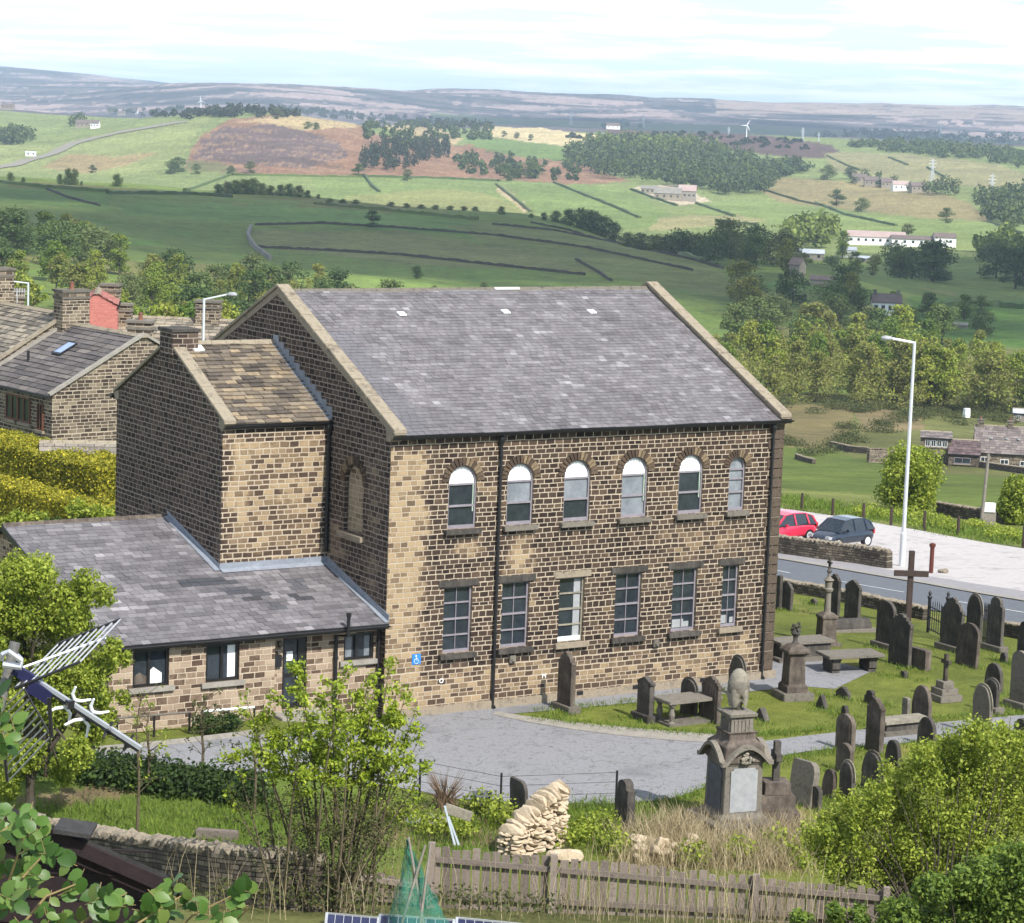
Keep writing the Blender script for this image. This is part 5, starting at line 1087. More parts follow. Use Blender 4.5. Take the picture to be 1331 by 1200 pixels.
# ------------------------------------------------------------------ cars
def car(px, py, rz, L_, label, paint, seed=0):
    p = hit(px, py); o = thing('parked_car', tuple(p+np.array([0, 0, .05])), rz, label, 'car'); W_ = 1.68; s = L_/4.0; ncr = 9
    pm = plain('car_paint', paint, .25, .6, .15, .04); pm.node_tree.nodes['Principled BSDF'].inputs['Coat Weight'].default_value = .6
    st = [(-2.0, .40, .62, .60), (-1.94, .26, .80, .72), (-1.6, .20, .90, .80), (-1.0, .20, .93, .83), (0, .20, .94, .84), (.8, .20, .92, .84), (1.25, .20, .86, .82), (1.75, .22, .74, .76), (1.95, .28, .62, .66), (2.0, .36, .52, .56)]
    V = []; Fs = []
    for x, zb, zt, hw in st:
        sec = [(-hw*.92, zb), (-hw, zb+.18), (-hw*1.0, (zb+zt)/2+.05), (-hw*.93, zt-.05), (-hw*.80, zt), (hw*.80, zt), (hw*.93, zt-.05), (hw, (zb+zt)/2+.05), (hw, zb+.18), (hw*.92, zb)]
        V += [(x*s, a, z) for a, z in sec]
    n = 10
    Fs = [(i*n+k, i*n+(k+1) % n, (i+1)*n+(k+1) % n, (i+1)*n+k) for i in range(len(st)-1) for k in range(n)]+[tuple(range(n)), tuple(range(len(V)-1, len(V)-1-n, -1))]
    mb = MB(); mb.add(V, Fs); body = mb.build('body', pm, o, smooth=True); body.modifiers.new('edge', 'SUBSURF').render_levels = 1
    cab = [(-1.86, .84, .74), (-1.62, 1.28, .60), (-1.1, 1.43, .57), (-.2, 1.46, .57), (.45, 1.38, .57), (1.22, .86, .72)]
    V = []
    for x, z, hw in cab: V += [(x*s, -hw, z), (x*s, hw, z)]
    base = [(x*s, sgn*.76, .86) for x in (-1.86, -1.62, -1.1, -.2, .45, 1.22) for sgn in (-1, 1)]
    mb = MB(); m_ = len(cab); nV = len(V)
    mb.add(V+base, [(2*i, 2*i+1, 2*i+3, 2*i+2) for i in range(m_-1)]+[(2*i, 2*i+2, nV+2*i+2, nV+2*i) for i in range(m_-1)]+[(2*i+1, nV+2*i+1, nV+2*i+3, 2*i+3) for i in range(m_-1)])
    mb.build('windows', M['glass'], o)
    mb = MB()
    for i in range(1, m_-2): mb.add([(cab[i][0]*s, -cab[i][2]-.02, cab[i][1]+.005), (cab[i][0]*s, cab[i][2]+.02, cab[i][1]+.005), (cab[i+1][0]*s, cab[i+1][2]+.02, cab[i+1][1]+.005), (cab[i+1][0]*s, -cab[i+1][2]-.02, cab[i+1][1]+.005)]+[(cab[i][0]*s, -cab[i][2], cab[i][1]+.035), (cab[i][0]*s, cab[i][2], cab[i][1]+.035), (cab[i+1][0]*s, cab[i+1][2], cab[i+1][1]+.035), (cab[i+1][0]*s, -cab[i+1][2], cab[i+1][1]+.035)], [(4, 5, 6, 7), (0, 4, 7, 3), (1, 2, 6, 5), (0, 1, 5, 4), (3, 7, 6, 2)])
    for sg in (-1, 1):
        for (a, b) in (((1.22, .86, .74), (.45, 1.39, .59)), ((-.25, .90, .77), (-.22, 1.44, .585)), ((-1.25, .90, .77), (-1.15, 1.42, .58)), ((-1.86, .86, .74), (-1.62, 1.28, .61))): mb.beam((a[0]*s, sg*a[2], a[1]), (b[0]*s, sg*b[2], b[1]), .09, .06, (0, 1, 0))
    mb.build('roof', pm, o)
    for x in (-1.25, 1.25):
        for sg in (-1, 1):
            mb = MB(); mb.tube([(x*s, sg*.62, .31), (x*s, sg*.83, .31)], .31, 20); wh = mb.build('wheel', M['black'], o); mb = MB(); mb.tube([(x*s, sg*.80, .31), (x*s, sg*.845, .31)], .20, 14); mb.build('rim', M['galv'], wh)
    for sg in (-1, 1):
        mb = MB(); mb.box((1.86*s, sg*.58, .62), (.22, .30, .14), taper=.8); mb.build('headlight', M['marble'], o); mb = MB(); mb.box((-1.93*s, sg*.62, .78), (.10, .2, .3)); mb.build('tail_light', plain('tail_lens', (.35, .02, .02), .3, .5), o)
        mb = MB(); mb.box((.62*s, sg*.92, .95), (.12, .18, .13)); mb.build('door_mirror', pm, o, bevel=.02)
    return o
car(1093, 711, R(188), 3.45, 'dark blue hatchback parked behind the dry stone wall', (.014, .022, .038))
car(1016, 704, R(186), 3.7, 'bright red car parked behind the chapel corner', (.62, .03, .07))

# ------------------------------------------------------------------ lamps and posts
def street_lamp(p, H, arm, label, rz, head=.6, rise=.15, r0=.085):
    o = thing('street_lamp', tuple(p), rz, label, 'street lamp')
    mb = MB(); mb.tube([(0, 0, -.3), (0, 0, 1.6)], r0*1.5, 12); mb.tube([(0, 0, 1.6), (0, 0, 1.7)], [r0*1.5, r0], 12); mb.tube([(0, 0, 1.7), (0, 0, H)], [r0, r0*.72], 12); mb.build('pole', M['galv'], o)
    mb = MB(); mb.tube([(0, 0, H-.06), (arm, 0, H+rise)], r0*.6, 8); mb.build('arm', M['galv'], o)
    mb = MB(); n = 10; V = []
    for k, (x, ww, hh) in enumerate(((0, .06, .06), (.1, .14, .12), (.35, .17, .15), (head*.9, .14, .11), (head, .05, .05))):
        V += [(arm+x*(1 if arm > 0 else -1), ww*math.cos(2*PI*q/n), H+rise+hh*math.sin(2*PI*q/n)*(.6 if math.sin(2*PI*q/n) < 0 else 1)) for q in range(n)]
    mb.add(V, [(i*n+k, i*n+(k+1) % n, (i+1)*n+(k+1) % n, (i+1)*n+k) for i in range(4) for k in range(n)]+[tuple(range(n)), tuple(range(5*n-1, 4*n-1, -1))]); mb.build('lantern', M['marble'], o, smooth=True); return o
VA = math.atan2(RTH[1], RTH[0])
p = hit(1172, 737); street_lamp(p, z_above(p, 444)-p[2], -1.05, 'tall white street lamp rising in front of the car park', VA+R(4), .55, .10, .10)
p = ground_at(261, 124); street_lamp(p, z_above(p, 388)-p[2], 1.1, 'white street lamp with arm to the right behind the stone block', VA, .5, .22, .08)
p = ground_at(35, 150); street_lamp(p, z_above(p, 367)-p[2], -1.2, 'white street lamp beside chimneys at the far left', VA, .4, .03, .08)
p = hit(1210, 746); o = thing('marker_post', tuple(p), 0, 'rusty red-brown marker post at the car park entrance', 'post'); H = z_above(p, 706)-p[2]
mb = MB(); mb.lathe([(.10, -.2), (.10, H*.86), (.14, H*.88), (.15, H*.97), (.06, H)], (0, 0, 0), 10); mb.build('shaft', plain('rusty_red', (.10, .03, .022), .8, .2, 0, .3), o)
mb = MB(); rg = random.Random(6)
for k in range(7): mb.rock((rg.uniform(-.1, .8), rg.uniform(-.3, .3), .06), (.35, .3, .22), rg, 1)
tag(mb.build('rubble_stones', M['copes'], None, loc=tuple(hit(1216, 746))), 'few loose stones at the foot of the rusty post', 'stones')
# field fence above the car park
o = None
for i, (x, yb, yt) in enumerate([(1042, 663, 641), (1082, 670, 648), (1122, 678, 654), (1158, 684, 659), (1201, 690, 664), (1245, 696, 671), (1330, 712, 684)]):
    p = hit(x, yb); H = z_above(p, yt)-p[2]; mb = MB(); mb.tube([(0, 0, -.2), (0, 0, H)], [.095, .085], 7)
    tag(mb.build('fence_post', M['crosswood'], None, loc=tuple(p)), 'dark wooden post of the field fence above the car park', 'fence post', 'dark posts along the field edge')
# utility pole with white box sign
p = hit(1275, 684); o = thing('pole', tuple(p), 0, 'thin grey pole leaning beside the white box in the field corner', 'pole'); q = at_depth(1285, 590, depth(p))-p
mb = MB(); mb.tube([(0, 0, -.2), tuple(q)], [.12, .08], 8); mb.build('shaft', M['greywood'], o)
p = hit(1284, 682); o = thing('white_cabinet', tuple(p), VA, 'white box on grey legs beside the leaning pole', 'cabinet'); H = z_above(p, 654)-p[2]
mb = MB(); mb.box((0, 0, H*.8), (.75, .3, H*.42)); mb.build('panel', M['white'], o, bevel=.01); mb = MB(); mb.box((0, .05, H*.3), (.9, .25, H*.6)); mb.build('plinth', M['greywood'], o)
# ------------------------------------------------------------------ foliage builders
def leaf_cloud(blobs, n, size, seed, shell=.45, asp=.62, up=.25, sag=0.0):
    """n leaf-sized faces through the volume of the given blobs [(centre, radii)], denser towards their surfaces"""
    rs = np.random.RandomState(seed); C = np.array([b[0] for b in blobs], float); Rr = np.array([b[1] if hasattr(b[1], '__len__') else (b[1],)*3 for b in blobs], float)
    wgt = (Rr[:, 0]*Rr[:, 1])**.9+1e-9; k = rs.choice(len(blobs), n, p=wgt/wgt.sum())
    d = rs.normal(size=(n, 3)); d /= np.linalg.norm(d, axis=1)[:, None]
    rad = shell+(1-shell)*rs.random_sample(n)**.6
    rad *= 1+.16*np.sin(d[:, 0]*5+k)*np.sin(d[:, 1]*5+2*k)+.12*np.sin(d[:, 2]*7+k*3)
    c = C[k]+d*Rr[k]*rad[:, None]
    nn = d*.55+rs.normal(size=(n, 3))*.6+np.array([0, 0, up]); nn /= np.linalg.norm(nn, axis=1)[:, None]
    t = np.cross(nn, rs.normal(size=(n, 3))); t /= np.linalg.norm(t, axis=1)[:, None]+1e-9; b = np.cross(nn, t)
    s = size*rs.uniform(.55, 1.45, n)[:, None]; t = t*s; b = b*s*asp
    V = np.stack([c-t*.5, c+b*.5-t*.05, c+t*.5-nn*s*.12, c-b*.5-t*.05], 1).reshape(-1, 3); V[:, 2] -= sag
    return V, np.arange(4*n).reshape(-1, 4)
def crown_blobs(seed, h0, h1, r, n, kind='broad'):
    rg = random.Random(seed); B = []
    for i in range(n):
        f = rg.random(); z = h0+(h1-h0)*f
        if kind == 'broad': rr_ = r*math.sqrt(max(.08, 1-(2*f-.85)**2*.8))
        elif kind == 'tall': rr_ = r*(1-.55*f)*(.7+.3*math.sin(f*3))
        elif kind == 'conifer': rr_ = r*(1-f*.92)
        else: rr_ = r*(.55+.6*f)
        an = rg.uniform(0, 6.28); q = rr_*math.sqrt(rg.uniform(.02, .62)); s = r*rg.uniform(.26, .46)*(1.0 if kind != 'conifer' else (1-.7*f))
        B.append(((q*math.cos(an), q*math.sin(an), z), (s, s, s*rg.uniform(.6, .9))))
    return B
def limbs(seed, h, r0, tips, mb=None, wob=.12, n=5):
    """tapered trunk with limbs reaching to the given tips"""
    rg = random.Random(seed); mb = mb or MB(); top = h*.55; pts = [(0, 0, -.4)]; rad = [r0*1.3]
    for i in range(1, 6): pts.append((rg.uniform(-wob, wob)*i*.2, rg.uniform(-wob, wob)*i*.2, top*i/5)); rad.append(r0*(1-.13*i))
    mb.tube(pts, rad, 7)
    for tp in tips:
        k = rg.randint(2, 5); a = Vector(pts[k]); b = Vector(tp); m1 = a.lerp(b, .5)+Vector((rg.uniform(-.2, .2)*r0*4, rg.uniform(-.2, .2)*r0*4, (b-a).length*.08)); mb.tube([a, m1, b], [r0*.5, r0*.3, r0*.06], n, False)
    return mb
class TreeKind:
    def __init__(s, name, kind, mat, seed, n, size, h=10., r=3.2, h0=2.5, nb=26, shell=.4, trunk=True, asp=.7):
        B = crown_blobs(seed, h0, h*.93, r, nb, kind); V, Q = leaf_cloud(B, n, size, seed, shell, asp)
        s.crown = np_mesh('crown', V, Q, M[mat]); s.h = h
        tb = limbs(seed, h, .16 if kind != 'broad' else .22, [b[0] for b in B[:: max(1, nb//9)]], n=4); tb_o = tb.build('trunk', M['bark']); s.trunk = tb_o.data; bpy.data.objects.remove(tb_o)
    def place(s, p, H, rz, label, group, sx=1.0, parts=True, name='tree'):
        k = H/s.h; o = thing(name, tuple(p), rz, label, 'tree', group); o.scale = (k*sx, k*sx, k)
        link('trunk', s.trunk, o); link('crown', s.crown, o); return o
TK = {}
for i in range(4): TK['wood%d' % i] = TreeKind('w', ['broad', 'tall', 'broad', 'sparse'][i], 'leaf_wood', 30+i, [3000, 2600, 2600, 1500][i], .42, 10, [3.4, 2.4, 3.0, 2.4][i], [1.6, 1.2, 1.4, 2.4][i], 30, .35)
for i in range(3): TK['dark%d' % i] = TreeKind('d', ['broad', 'broad', 'tall'][i], 'leaf_dark', 50+i, [2600, 2600, 2200][i], .46, 10, [4.0, 4.8, 2.8][i], [1.2, 1.0, .8][i], 30, .35)
TK['bushy'] = TreeKind('b', 'broad', 'leaf_dark', 66, 3200, .55, 10, 6.0, .6, 44, .3); TK['conifer'] = TreeKind('c', 'conifer', 'leaf_dark', 61, 1300, .55, 10, 2.2, .8, 34, .3)
rgt = random.Random(77)
def scatter(n, px0, px1, d0, d1, h0, h1, kinds, label, group, mind=3.0, keep=None, sx=1.0):
    pts = []; tries = 0
    while len(pts) < n and tries < n*30:
        tries += 1; x = rgt.uniform(px0, px1); D = math.exp(rgt.uniform(math.log(d0), math.log(d1)))
        if keep and not keep(x, D): continue
        p = ground_at(x, D)
        if any((p[0]-q[0])**2+(p[1]-q[1])**2 < mind*mind for q in pts): continue
        pts.append(p); TK[rgt.choice(kinds)].place(p-np.array([0, 0, .2]), rgt.uniform(h0, h1), rgt.uniform(0, 6.28), label, group, sx*rgt.uniform(.9, 1.25))
W = ['wood0', 'wood1', 'wood2', 'wood3']; Dk = ['dark0', 'dark1', 'dark2', 'dark0', 'wood2']
scatter(42, -60, 335, 290, 400, 7.5, 12, ['wood0', 'wood1', 'wood2', 'wood0', 'wood3'], 'yellow-green spring tree in the wood behind the cottage chimneys', 'trees of the wood behind the cottages', 4)
scatter(30, -60, 330, 420, 560, 7, 10.5, ['wood0', 'wood2', 'dark0', 'dark1', 'wood3'], 'mid-green tree in the second rank of the left-hand wood', 'trees in the second rank of the left wood', 5, sx=1.1)
scatter(18, -60, 160, 590, 680, 8, 12, ['dark0', 'dark1', 'wood2', 'wood3'], 'dark tree at the far edge of the left-hand wood below the pasture', 'trees at the far edge of the left wood', 7, sx=1.2)
scatter(18, 160, 520, 520, 600, 6, 9.5, ['dark0', 'dark1', 'dark0', 'wood2'], 'dark green tree at the foot of the shaded pasture behind the chapel roof', 'trees at the foot of the shaded pasture', 6, sx=1.2)
scatter(62, 925, 1400, 440, 545, 8, 12, ['wood0', 'wood1', 'wood3', 'wood2', 'wood3'], 'olive and yellow-green tree in the belt of wood behind the lamp', 'trees of the wood belt behind the lamp', 2.6)
scatter(26, 925, 1240, 560, 730, 8, 12, ['dark0', 'wood2', 'dark1', 'wood0'], 'darker green tree behind the wood belt on the slope', 'trees on the slope behind the wood belt', 7, sx=1.15, keep=lambda x, D: x < 1110 or D < 640)
scatter(12, 1090, 1290, 680, 790, 5, 8, ['dark0', 'dark1', 'wood2'], 'small tree around the white farmhouse', 'trees around the white farmhouse', 7, sx=1.3)
scatter(14, 1150, 1400, 930, 1060, 9, 16, ['dark1', 'dark0', 'dark1'], 'broad dark tree in the valley beyond the white farmhouse', 'dark valley trees beyond the farmhouse', 9, sx=1.25)
scatter(11, 925, 1030, 800, 930, 8, 14, ['dark0', 'dark1', 'dark0', 'wood2'], 'dark tree in the clump on the crest right of the chapel', 'trees on the crest right of the chapel', 9, sx=1.1, keep=lambda x, D: D > 780)
scatter(6, 1040, 1140, 1050, 1250, 9, 14, ['dark1', 'wood2', 'wood3'], 'tree beside the sheds in the valley', 'trees beside the valley sheds', 10, sx=1.2)
def tree_px(kind, px, pyb, pyt, label, group=None, sx=1.0, D=None, dmin=20):
    p = ground_at(px, D) if D else hit(px, pyb, dmin); TK[kind].place(p-np.array([0, 0, .2]), max(2, z_above(p, pyt)-p[2]), rgt.uniform(0, 6.28), label, group, sx)
# crest of the shaded pasture
for x, yb, yt, kd, sx in [(x, 0, yt+3, 'bushy', 1.0) for x, yt in [(284, 236), (296, 233), (306, 231), (318, 230), (328, 229), (340, 235), (352, 238), (364, 237), (376, 236), (388, 238), (400, 244), (414, 250)]]:
    tree_px(kd, x, yb, yt, 'dark tree in the clump on the pasture crest at the left', 'trees in the left clump on the crest', sx*1.0, D=1108)
for x, yt in [(428, 256), (446, 261), (462, 264), (508, 269), (528, 272), (548, 272), (566, 273), (585, 271), (603, 272), (618, 276)]:
    tree_px('bushy', x, 0, yt+2, 'low dark hedgerow tree along the pasture crest', 'hedgerow trees along the crest', 1.7, D=1078)
for x, yt, sx in [(652, 266, 1.1), (690, 277, 1.1), (707, 274, 1), (722, 272, 1.1), (738, 270, 1.1), (755, 269, 1.1), (770, 272, 1), (783, 279, 1.1), (797, 287, .9)]:
    tree_px('bushy', x, 0, yt+2, 'dark tree in the large clump on the crest above the chapel roof', 'trees in the clump above the chapel roof', sx*.95, D=1042)
for x, yt in [(815, 302), (832, 303), (850, 305), (868, 306), (886, 300), (898, 306), (912, 304)]:
    tree_px('bushy', x, 0, yt, 'low dark tree on the crest between the large clump and the houses', 'low trees on the crest before the houses', 1.2, D=972)
for x, yb, yt, kd, lb in [(484, 296, 273, 'dark0', 'lone round tree on the shaded pasture above the roof ridge'), (541, 362, 345, 'dark1', 'small lone tree low on the pasture near the roof ridge'), (565, 380, 372, 'dark1', 'tiny bush just above the roof ridge, left one'), (629, 380, 366, 'dark0', 'dark bush just above the roof ridge, right one'), (152, 250, 226, 'bushy', 'lone broad tree at the left on the crest'), (14, 243, 224, 'bushy', 'dark tree on the crest at the far left edge'), (30, 243, 230, 'bushy', 'second dark tree from the left edge on the crest')]:
    tree_px(kd, x, yb, yt, lb, None, .9 if kd == 'bushy' else 1.25, D=1105 if yb < 260 else None)
for x, yt in [(78, 226), (88, 219), (97, 220), (106, 236)]: tree_px('bushy', x, 0, yt, 'tall dark tree in the close group on the left crest', 'close group of trees on the left crest', .62, D=1105)
# round hedge-clipped trees by the car park
for x, yb, yt, D, sx, lb in [(1180, 668, 578, 151, 1, 'bushy rounded yellow-green tree beside the tall street lamp'), (1322, 682, 619, 142, 1, 'smaller round green tree at the right edge beyond the car park')]:
    p = hit(x, yb); H = z_above(p, yt)-p[2]; B = [((math.cos(t*2.4)*H*.34*rgt.uniform(.2, 1), math.sin(t*2.4)*H*.34*rgt.uniform(.2, 1), H*(.2+.62*(t % 10)/9)), H*rgt.uniform(.17, .25)) for t in range(34)]
    o = thing('round_tree', tuple(p), 0, lb, 'tree'); V, Q = leaf_cloud(B, 17000, .19, x, .4); link('crown', np_mesh('crown', V, Q, M['leaf_bush']), o); limbs(x, H, .14, [b[0] for b in B[:8]]).build('trunk', M['bark'], o)
# rough verge plants between the car park and the field
def blades(name, pts, n, h, w_, mat, seed, lean=.35, spread=.3):
    rs = np.random.RandomState(seed); P = np.array(pts, float); k = rs.randint(0, len(P), n); c = P[k]+np.concatenate([rs.normal(0, spread, (n, 2)), np.zeros((n, 1))], 1)
    an = rs.uniform(0, 6.28, n); hh = h*rs.uniform(.4, 1.25, n); d = np.stack([np.cos(an), np.sin(an), np.zeros(n)], 1)*w_*.5; l = rs.normal(0, lean, (n, 2))*hh[:, None]
    mid = c+np.concatenate([l*.35, (hh*.55)[:, None]], 1); tip = c+np.concatenate([l, hh[:, None]], 1)
    V = np.stack([c-d, c+d, mid+d*.8, mid-d*.8, tip+d*.15, tip-d*.15], 1).reshape(-1, 3); b = (np.arange(n)*6)[:, None]
    return np_mesh(name, V, np.concatenate([b+[0, 1, 2, 3], b+[3, 2, 4, 5]], 0), M[mat])
def px_points(poly_pts, n, seed, jit=6):
    rs = np.random.RandomState(seed); L_ = resample([(x, y, 0) for x, y in poly_pts], n); return [hit(p[0]+rs.normal(0, jit), p[1]+rs.normal(0, jit*.5)) for p in L_]
tag(link('verge_grass', blades('verge_grass', px_points([(1012, 650), (1100, 664), (1200, 680), (1340, 706)], 160, 2, 8), 12000, .22, .05, 'grassblade', 5, .5, .8)), 'rough grass and weeds on the verge above the car park', 'grass', kind='stuff')
V, Q = leaf_cloud([(tuple(p+np.array([0, 0, .35])), (.6, .6, .3)) for p in px_points([(1110, 670), (1170, 676), (1240, 686), (1331, 702)], 30, 7, 6)], 5200, .13, 12, .2)
tag(link('verge_plants', np_mesh('verge_plants', V, Q, M['leaf_bush'])), 'leafy weeds growing along the fence above the car park', 'plants', kind='stuff')
bl = []
for _ in range(1150):
    q = ground_at(rgt.uniform(330, 1950), rgt.uniform(440, 560)); bl.append((tuple(q+np.array([0, 0, rgt.uniform(.5, 5.5)])), (rgt.uniform(1.4, 2.6),)*2+(rgt.uniform(1.2, 2.4),)))
V, Q = leaf_cloud(bl, 150000, .42, 15, .3); tag(link('understorey', np_mesh('understorey', V, Q, M['leaf_wood'])), 'dense young growth filling the wood belt between its trees', 'undergrowth', kind='stuff')
V, Q = leaf_cloud([(tuple(p+np.array([0, 0, rgt.uniform(.1, .6)])), (2.2, 2.2, rgt.uniform(.6, 1.3))) for p in px_points([(1012, 575), (1060, 588), (1110, 565), (1200, 540), (1331, 545), (1331, 532), (1180, 533), (1020, 528)], 90, 9, 9)], 34000, .26, 14, .2)
tag(link('scrub', np_mesh('scrub', V, Q, M['leaf_dull'])), 'low scrub and brambles behind the right-hand cottages', 'scrub', kind='stuff')

# ------------------------------------------------------------------ houses
def house(name, p, rz, L_, W_, he, rise, wall, roofpal, label, tile=(.45, .32), windows=(), chims=(), roofmat='stoneslate', doors=(), coping_mat=None, parent=None, cat='house', below=3.0, roof=True, over=.2):
    """local x runs along the ridge, the -y side faces the viewer; windows: (x, z, w, h, side) with side '-y','+x','-x'"""
    o = thing(name, tuple(p), rz, label, cat); a, b = L_/2, W_/2
    V = [(-a, -b, -below), (a, -b, -below), (a, b, -below), (-a, b, -below), (-a, -b, he), (a, -b, he), (a, b, he), (-a, b, he), (-a, 0, he+rise), (a, 0, he+rise)]
    mb = MB(); mb.add(V, [(0, 1, 5, 4), (1, 2, 6, 9, 5), (2, 3, 7, 6), (3, 0, 4, 8, 7)]); mb.build('wall', M[wall] if isinstance(wall, str) else wall, o)
    s = rise/b; k = math.hypot(1, s); ll = math.hypot(b, rise)+over
    for sg in (-1, 1):
        slates('roof', (-a-.1, sg*(b+over/k), he-over*s/k+.02), (1, 0, 0), np.array([0, -sg, s])/k, L_+.2, ll, tile[0], tile[1], M[roofmat], o, roofpal, random.Random(int(p[0]*10)+sg), .03, wj=.25)
    mb = MB(); mb.prism([(-a, -b-.12, he-.12*s-.01), (-a, 0, he+rise-.01), (-a, b+.12, he-.12*s-.01)], (.03, 0, 0), (L_-.03, 0, 0)); mb.build('roof_deck', M[roofmat], o)
    mb = MB()
    for x in np.arange(-a-.1, a, .5): mb.prism([(x, -.18, he+rise-.02), (x, 0, he+rise+.12), (x, .18, he+rise-.02)], (0, 0, 0), (.48, 0, 0))
    mb.build('ridge_tiles', M['copestone'], o)
    mb = MB(); mb.beam((-a-.1, -b-over, he-.12), (a+.1, -b-over, he-.12), .11, .11); mb.build('gutter', M['black'], o)
    if coping_mat:
        for sx in (-1, 1):
            for sg in (-1, 1):
                mb = MB(); mb.beam((sx*a, sg*(b+.18), he-.18*s+.10), (sx*a, 0, he+rise+.14), .26, .13); mb.build('coping', M[coping_mat], o)
    for x, z, ww, hh, side, fm in windows:
        mb = MB(); t = .07 if ww > .7 else .05
        def bx(c, d):
            if side == '-y': mb.box((x+c[0], -b-.02, z+c[1]), (d[0], .10, d[1]))
            else: mb.box(((a+.02) if side == '+x' else (-a-.02), x+c[0], z+c[1]), (.10, d[0], d[1]))
        bx((-ww/2, 0), (t, hh)); bx((ww/2, 0), (t, hh)); bx((0, hh/2), (ww+t, t)); bx((0, -hh/2), (ww+t*1.6, t)); bx((0, 0), (t*.8, hh))
        if ww > .9 and fm == 'white': bx((0, .02), (ww, t*.7))
        fr = mb.build('window', M[fm], o); mb = MB()
        if side == '-y': mb.box((x, -b-.005, z), (ww, .03, hh))
        else: mb.box(((a+.005) if side == '+x' else (-a-.005), x, z), (.03, ww, hh))
        mb.build('glass', M['glass'], fr)
        mb = MB()
        if side == '-y': mb.box((x, -b-.06, z-hh/2-.12), (ww+.3, .16, .14))
        else: mb.box(((a+.06) if side == '+x' else (-a-.06), x, z-hh/2-.12), (.16, ww+.3, .14))
        mb.build('sill', M['ashlar'], fr)
    for x, y, ww, dd, hh, pots, cm in chims:
        zb = he+rise*(1-abs(y)/b)-.5; mb = MB(); mb.box((x, y, zb+hh/2), (ww, dd, hh)); ch = mb.build('chimney', M[cm], o)
        mb = MB(); mb.box((x, y, zb+hh-.28), (ww+.10, dd+.10, .12)); mb.box((x, y, zb+hh+.05), (ww+.16, dd+.16, .12)); mb.build('chimney_cap', M['greygrave' if cm != 'redbrick' else 'terracotta'], ch)
        for q in range(pots):
            mb = MB(); xx = x+(q-(pots-1)/2)*ww/max(pots, 1) if ww >= dd else x; yy = y if ww >= dd else y+(q-(pots-1)/2)*dd/max(pots, 1)
            mb.lathe([(.14, 0), (.11, .08), (.10, .30), (.125, .33), (.12, .38)], (xx, yy, zb+hh+.10), 10); mb.build('chimney_pot', M['terracotta'], ch)
    return o
TILE = [(.10, .088, .085), (.13, .115, .108), (.085, .076, .074), (.155, .135, .122)]
OLD = [(.16, .14, .112), (.22, .19, .15), (.125, .11, .09), (.27, .23, .175), (.19, .165, .13)]
def corner_house(px, py, D, rz, L_, W_, he_guess, **kw):
    """place a house so that its front eave corner (+x, -y) stands at a measured point"""
    q = at_depth(px, py, D); gz = float(ground_z(q[0], q[1])); he = q[2]-gz
    c, s = math.cos(rz), math.sin(rz); lx, ly = L_/2, -W_/2
    p = np.array([q[0]-(lx*c-ly*s), q[1]-(lx*s+ly*c), gz]); return p, he
# terrace with its lit gable towards us
axd = RTH*2.4-FWH*3.0; rzA = math.atan2(axd[1], axd[0])
p, he = corner_house(68, 513, 118, rzA, 7.2, 9.6, 0)
house('stone_cottage', p, rzA, 7.2, 9.6, he, 2.55, 'cottage', TILE, 'stone cottage with dark tiled roof, white verge and a lit gable behind the hedge', (.9, .36), [(.9, he-1.0, 1.15, 1.15, '-y', 'brownframe'), (-.3, he-1.0, 1.15, 1.15, '-y', 'brownframe'), (2.5, he-1.15, .5, 1.2, '-y', 'brownframe'), (1.9, he+.3, .9, .9, '+x', 'brownframe')], [(-3.4, .0, .9, 1.5, 2.1, 1, 'cottage')], coping_mat='concrete')
axu = axd/np.linalg.norm(axd)
sk = bpy.data.objects.new; 
p2 = p-axu*8.4; house('stone_cottage', p2, rzA, 9.4, 9.6, he+.25, 2.7, 'cottage', OLD, 'terraced cottage with old stone-slate roof at the left edge, behind the tiled one', (.5, .34), [(1.5, he-1.1, 1.2, 1.1, '-y', 'brownframe'), (-1.5, he-1.1, 1.2, 1.1, '-y', 'brownframe')], [(-3.0, 0, 1.0, 1.5, 2.2, 1, 'cottage')], coping_mat='copestone')
# rooflight, dish on the near cottage
ch = [o for o in COL.objects if o.name == 'stone_cottage'][0]
s_ = 2.55/4.8; mb = MB(); mb.box((-.6, -1.9, he+2.55-1.9*s_+.10), (.8, 1.1, .10), rx=math.atan(s_)); rf = mb.build('rooflight', M['black'], ch); mb = MB(); mb.box((-.6, -1.9, he+2.55-1.9*s_+.16), (.62, .9, .02), rx=math.atan(s_)); mb.build('glass', mottled('rooflight_glass', (.18, .25, .42), (.30, .38, .55), 1, .1, .6, 0), rf)
mb = MB(); mb.tube([(-2.0, -3.1, he+2.55-3.1*s_), (-2.0, -3.1, he+2.55-3.1*s_+.55)], .07, 8); mb.build('vent_pipe', M['black'], ch)
mb = MB(); mb.lathe([(.02, 0), (.22, .03), (.36, .12), (.35, .13), (.2, .05), (.02, .02)], (0, 0, 0), 16); V = [(p_[2]*-1+3.6+.45, p_[0]-3.2, p_[1]+he-2.6) for p_ in mb.v]; mb.v = V; mb.tube([(3.6, -3.2, he-2.7), (4.05, -3.2, he-2.6)], .03, 6); mb.build('satellite_dish', M['greygrave'], ch)
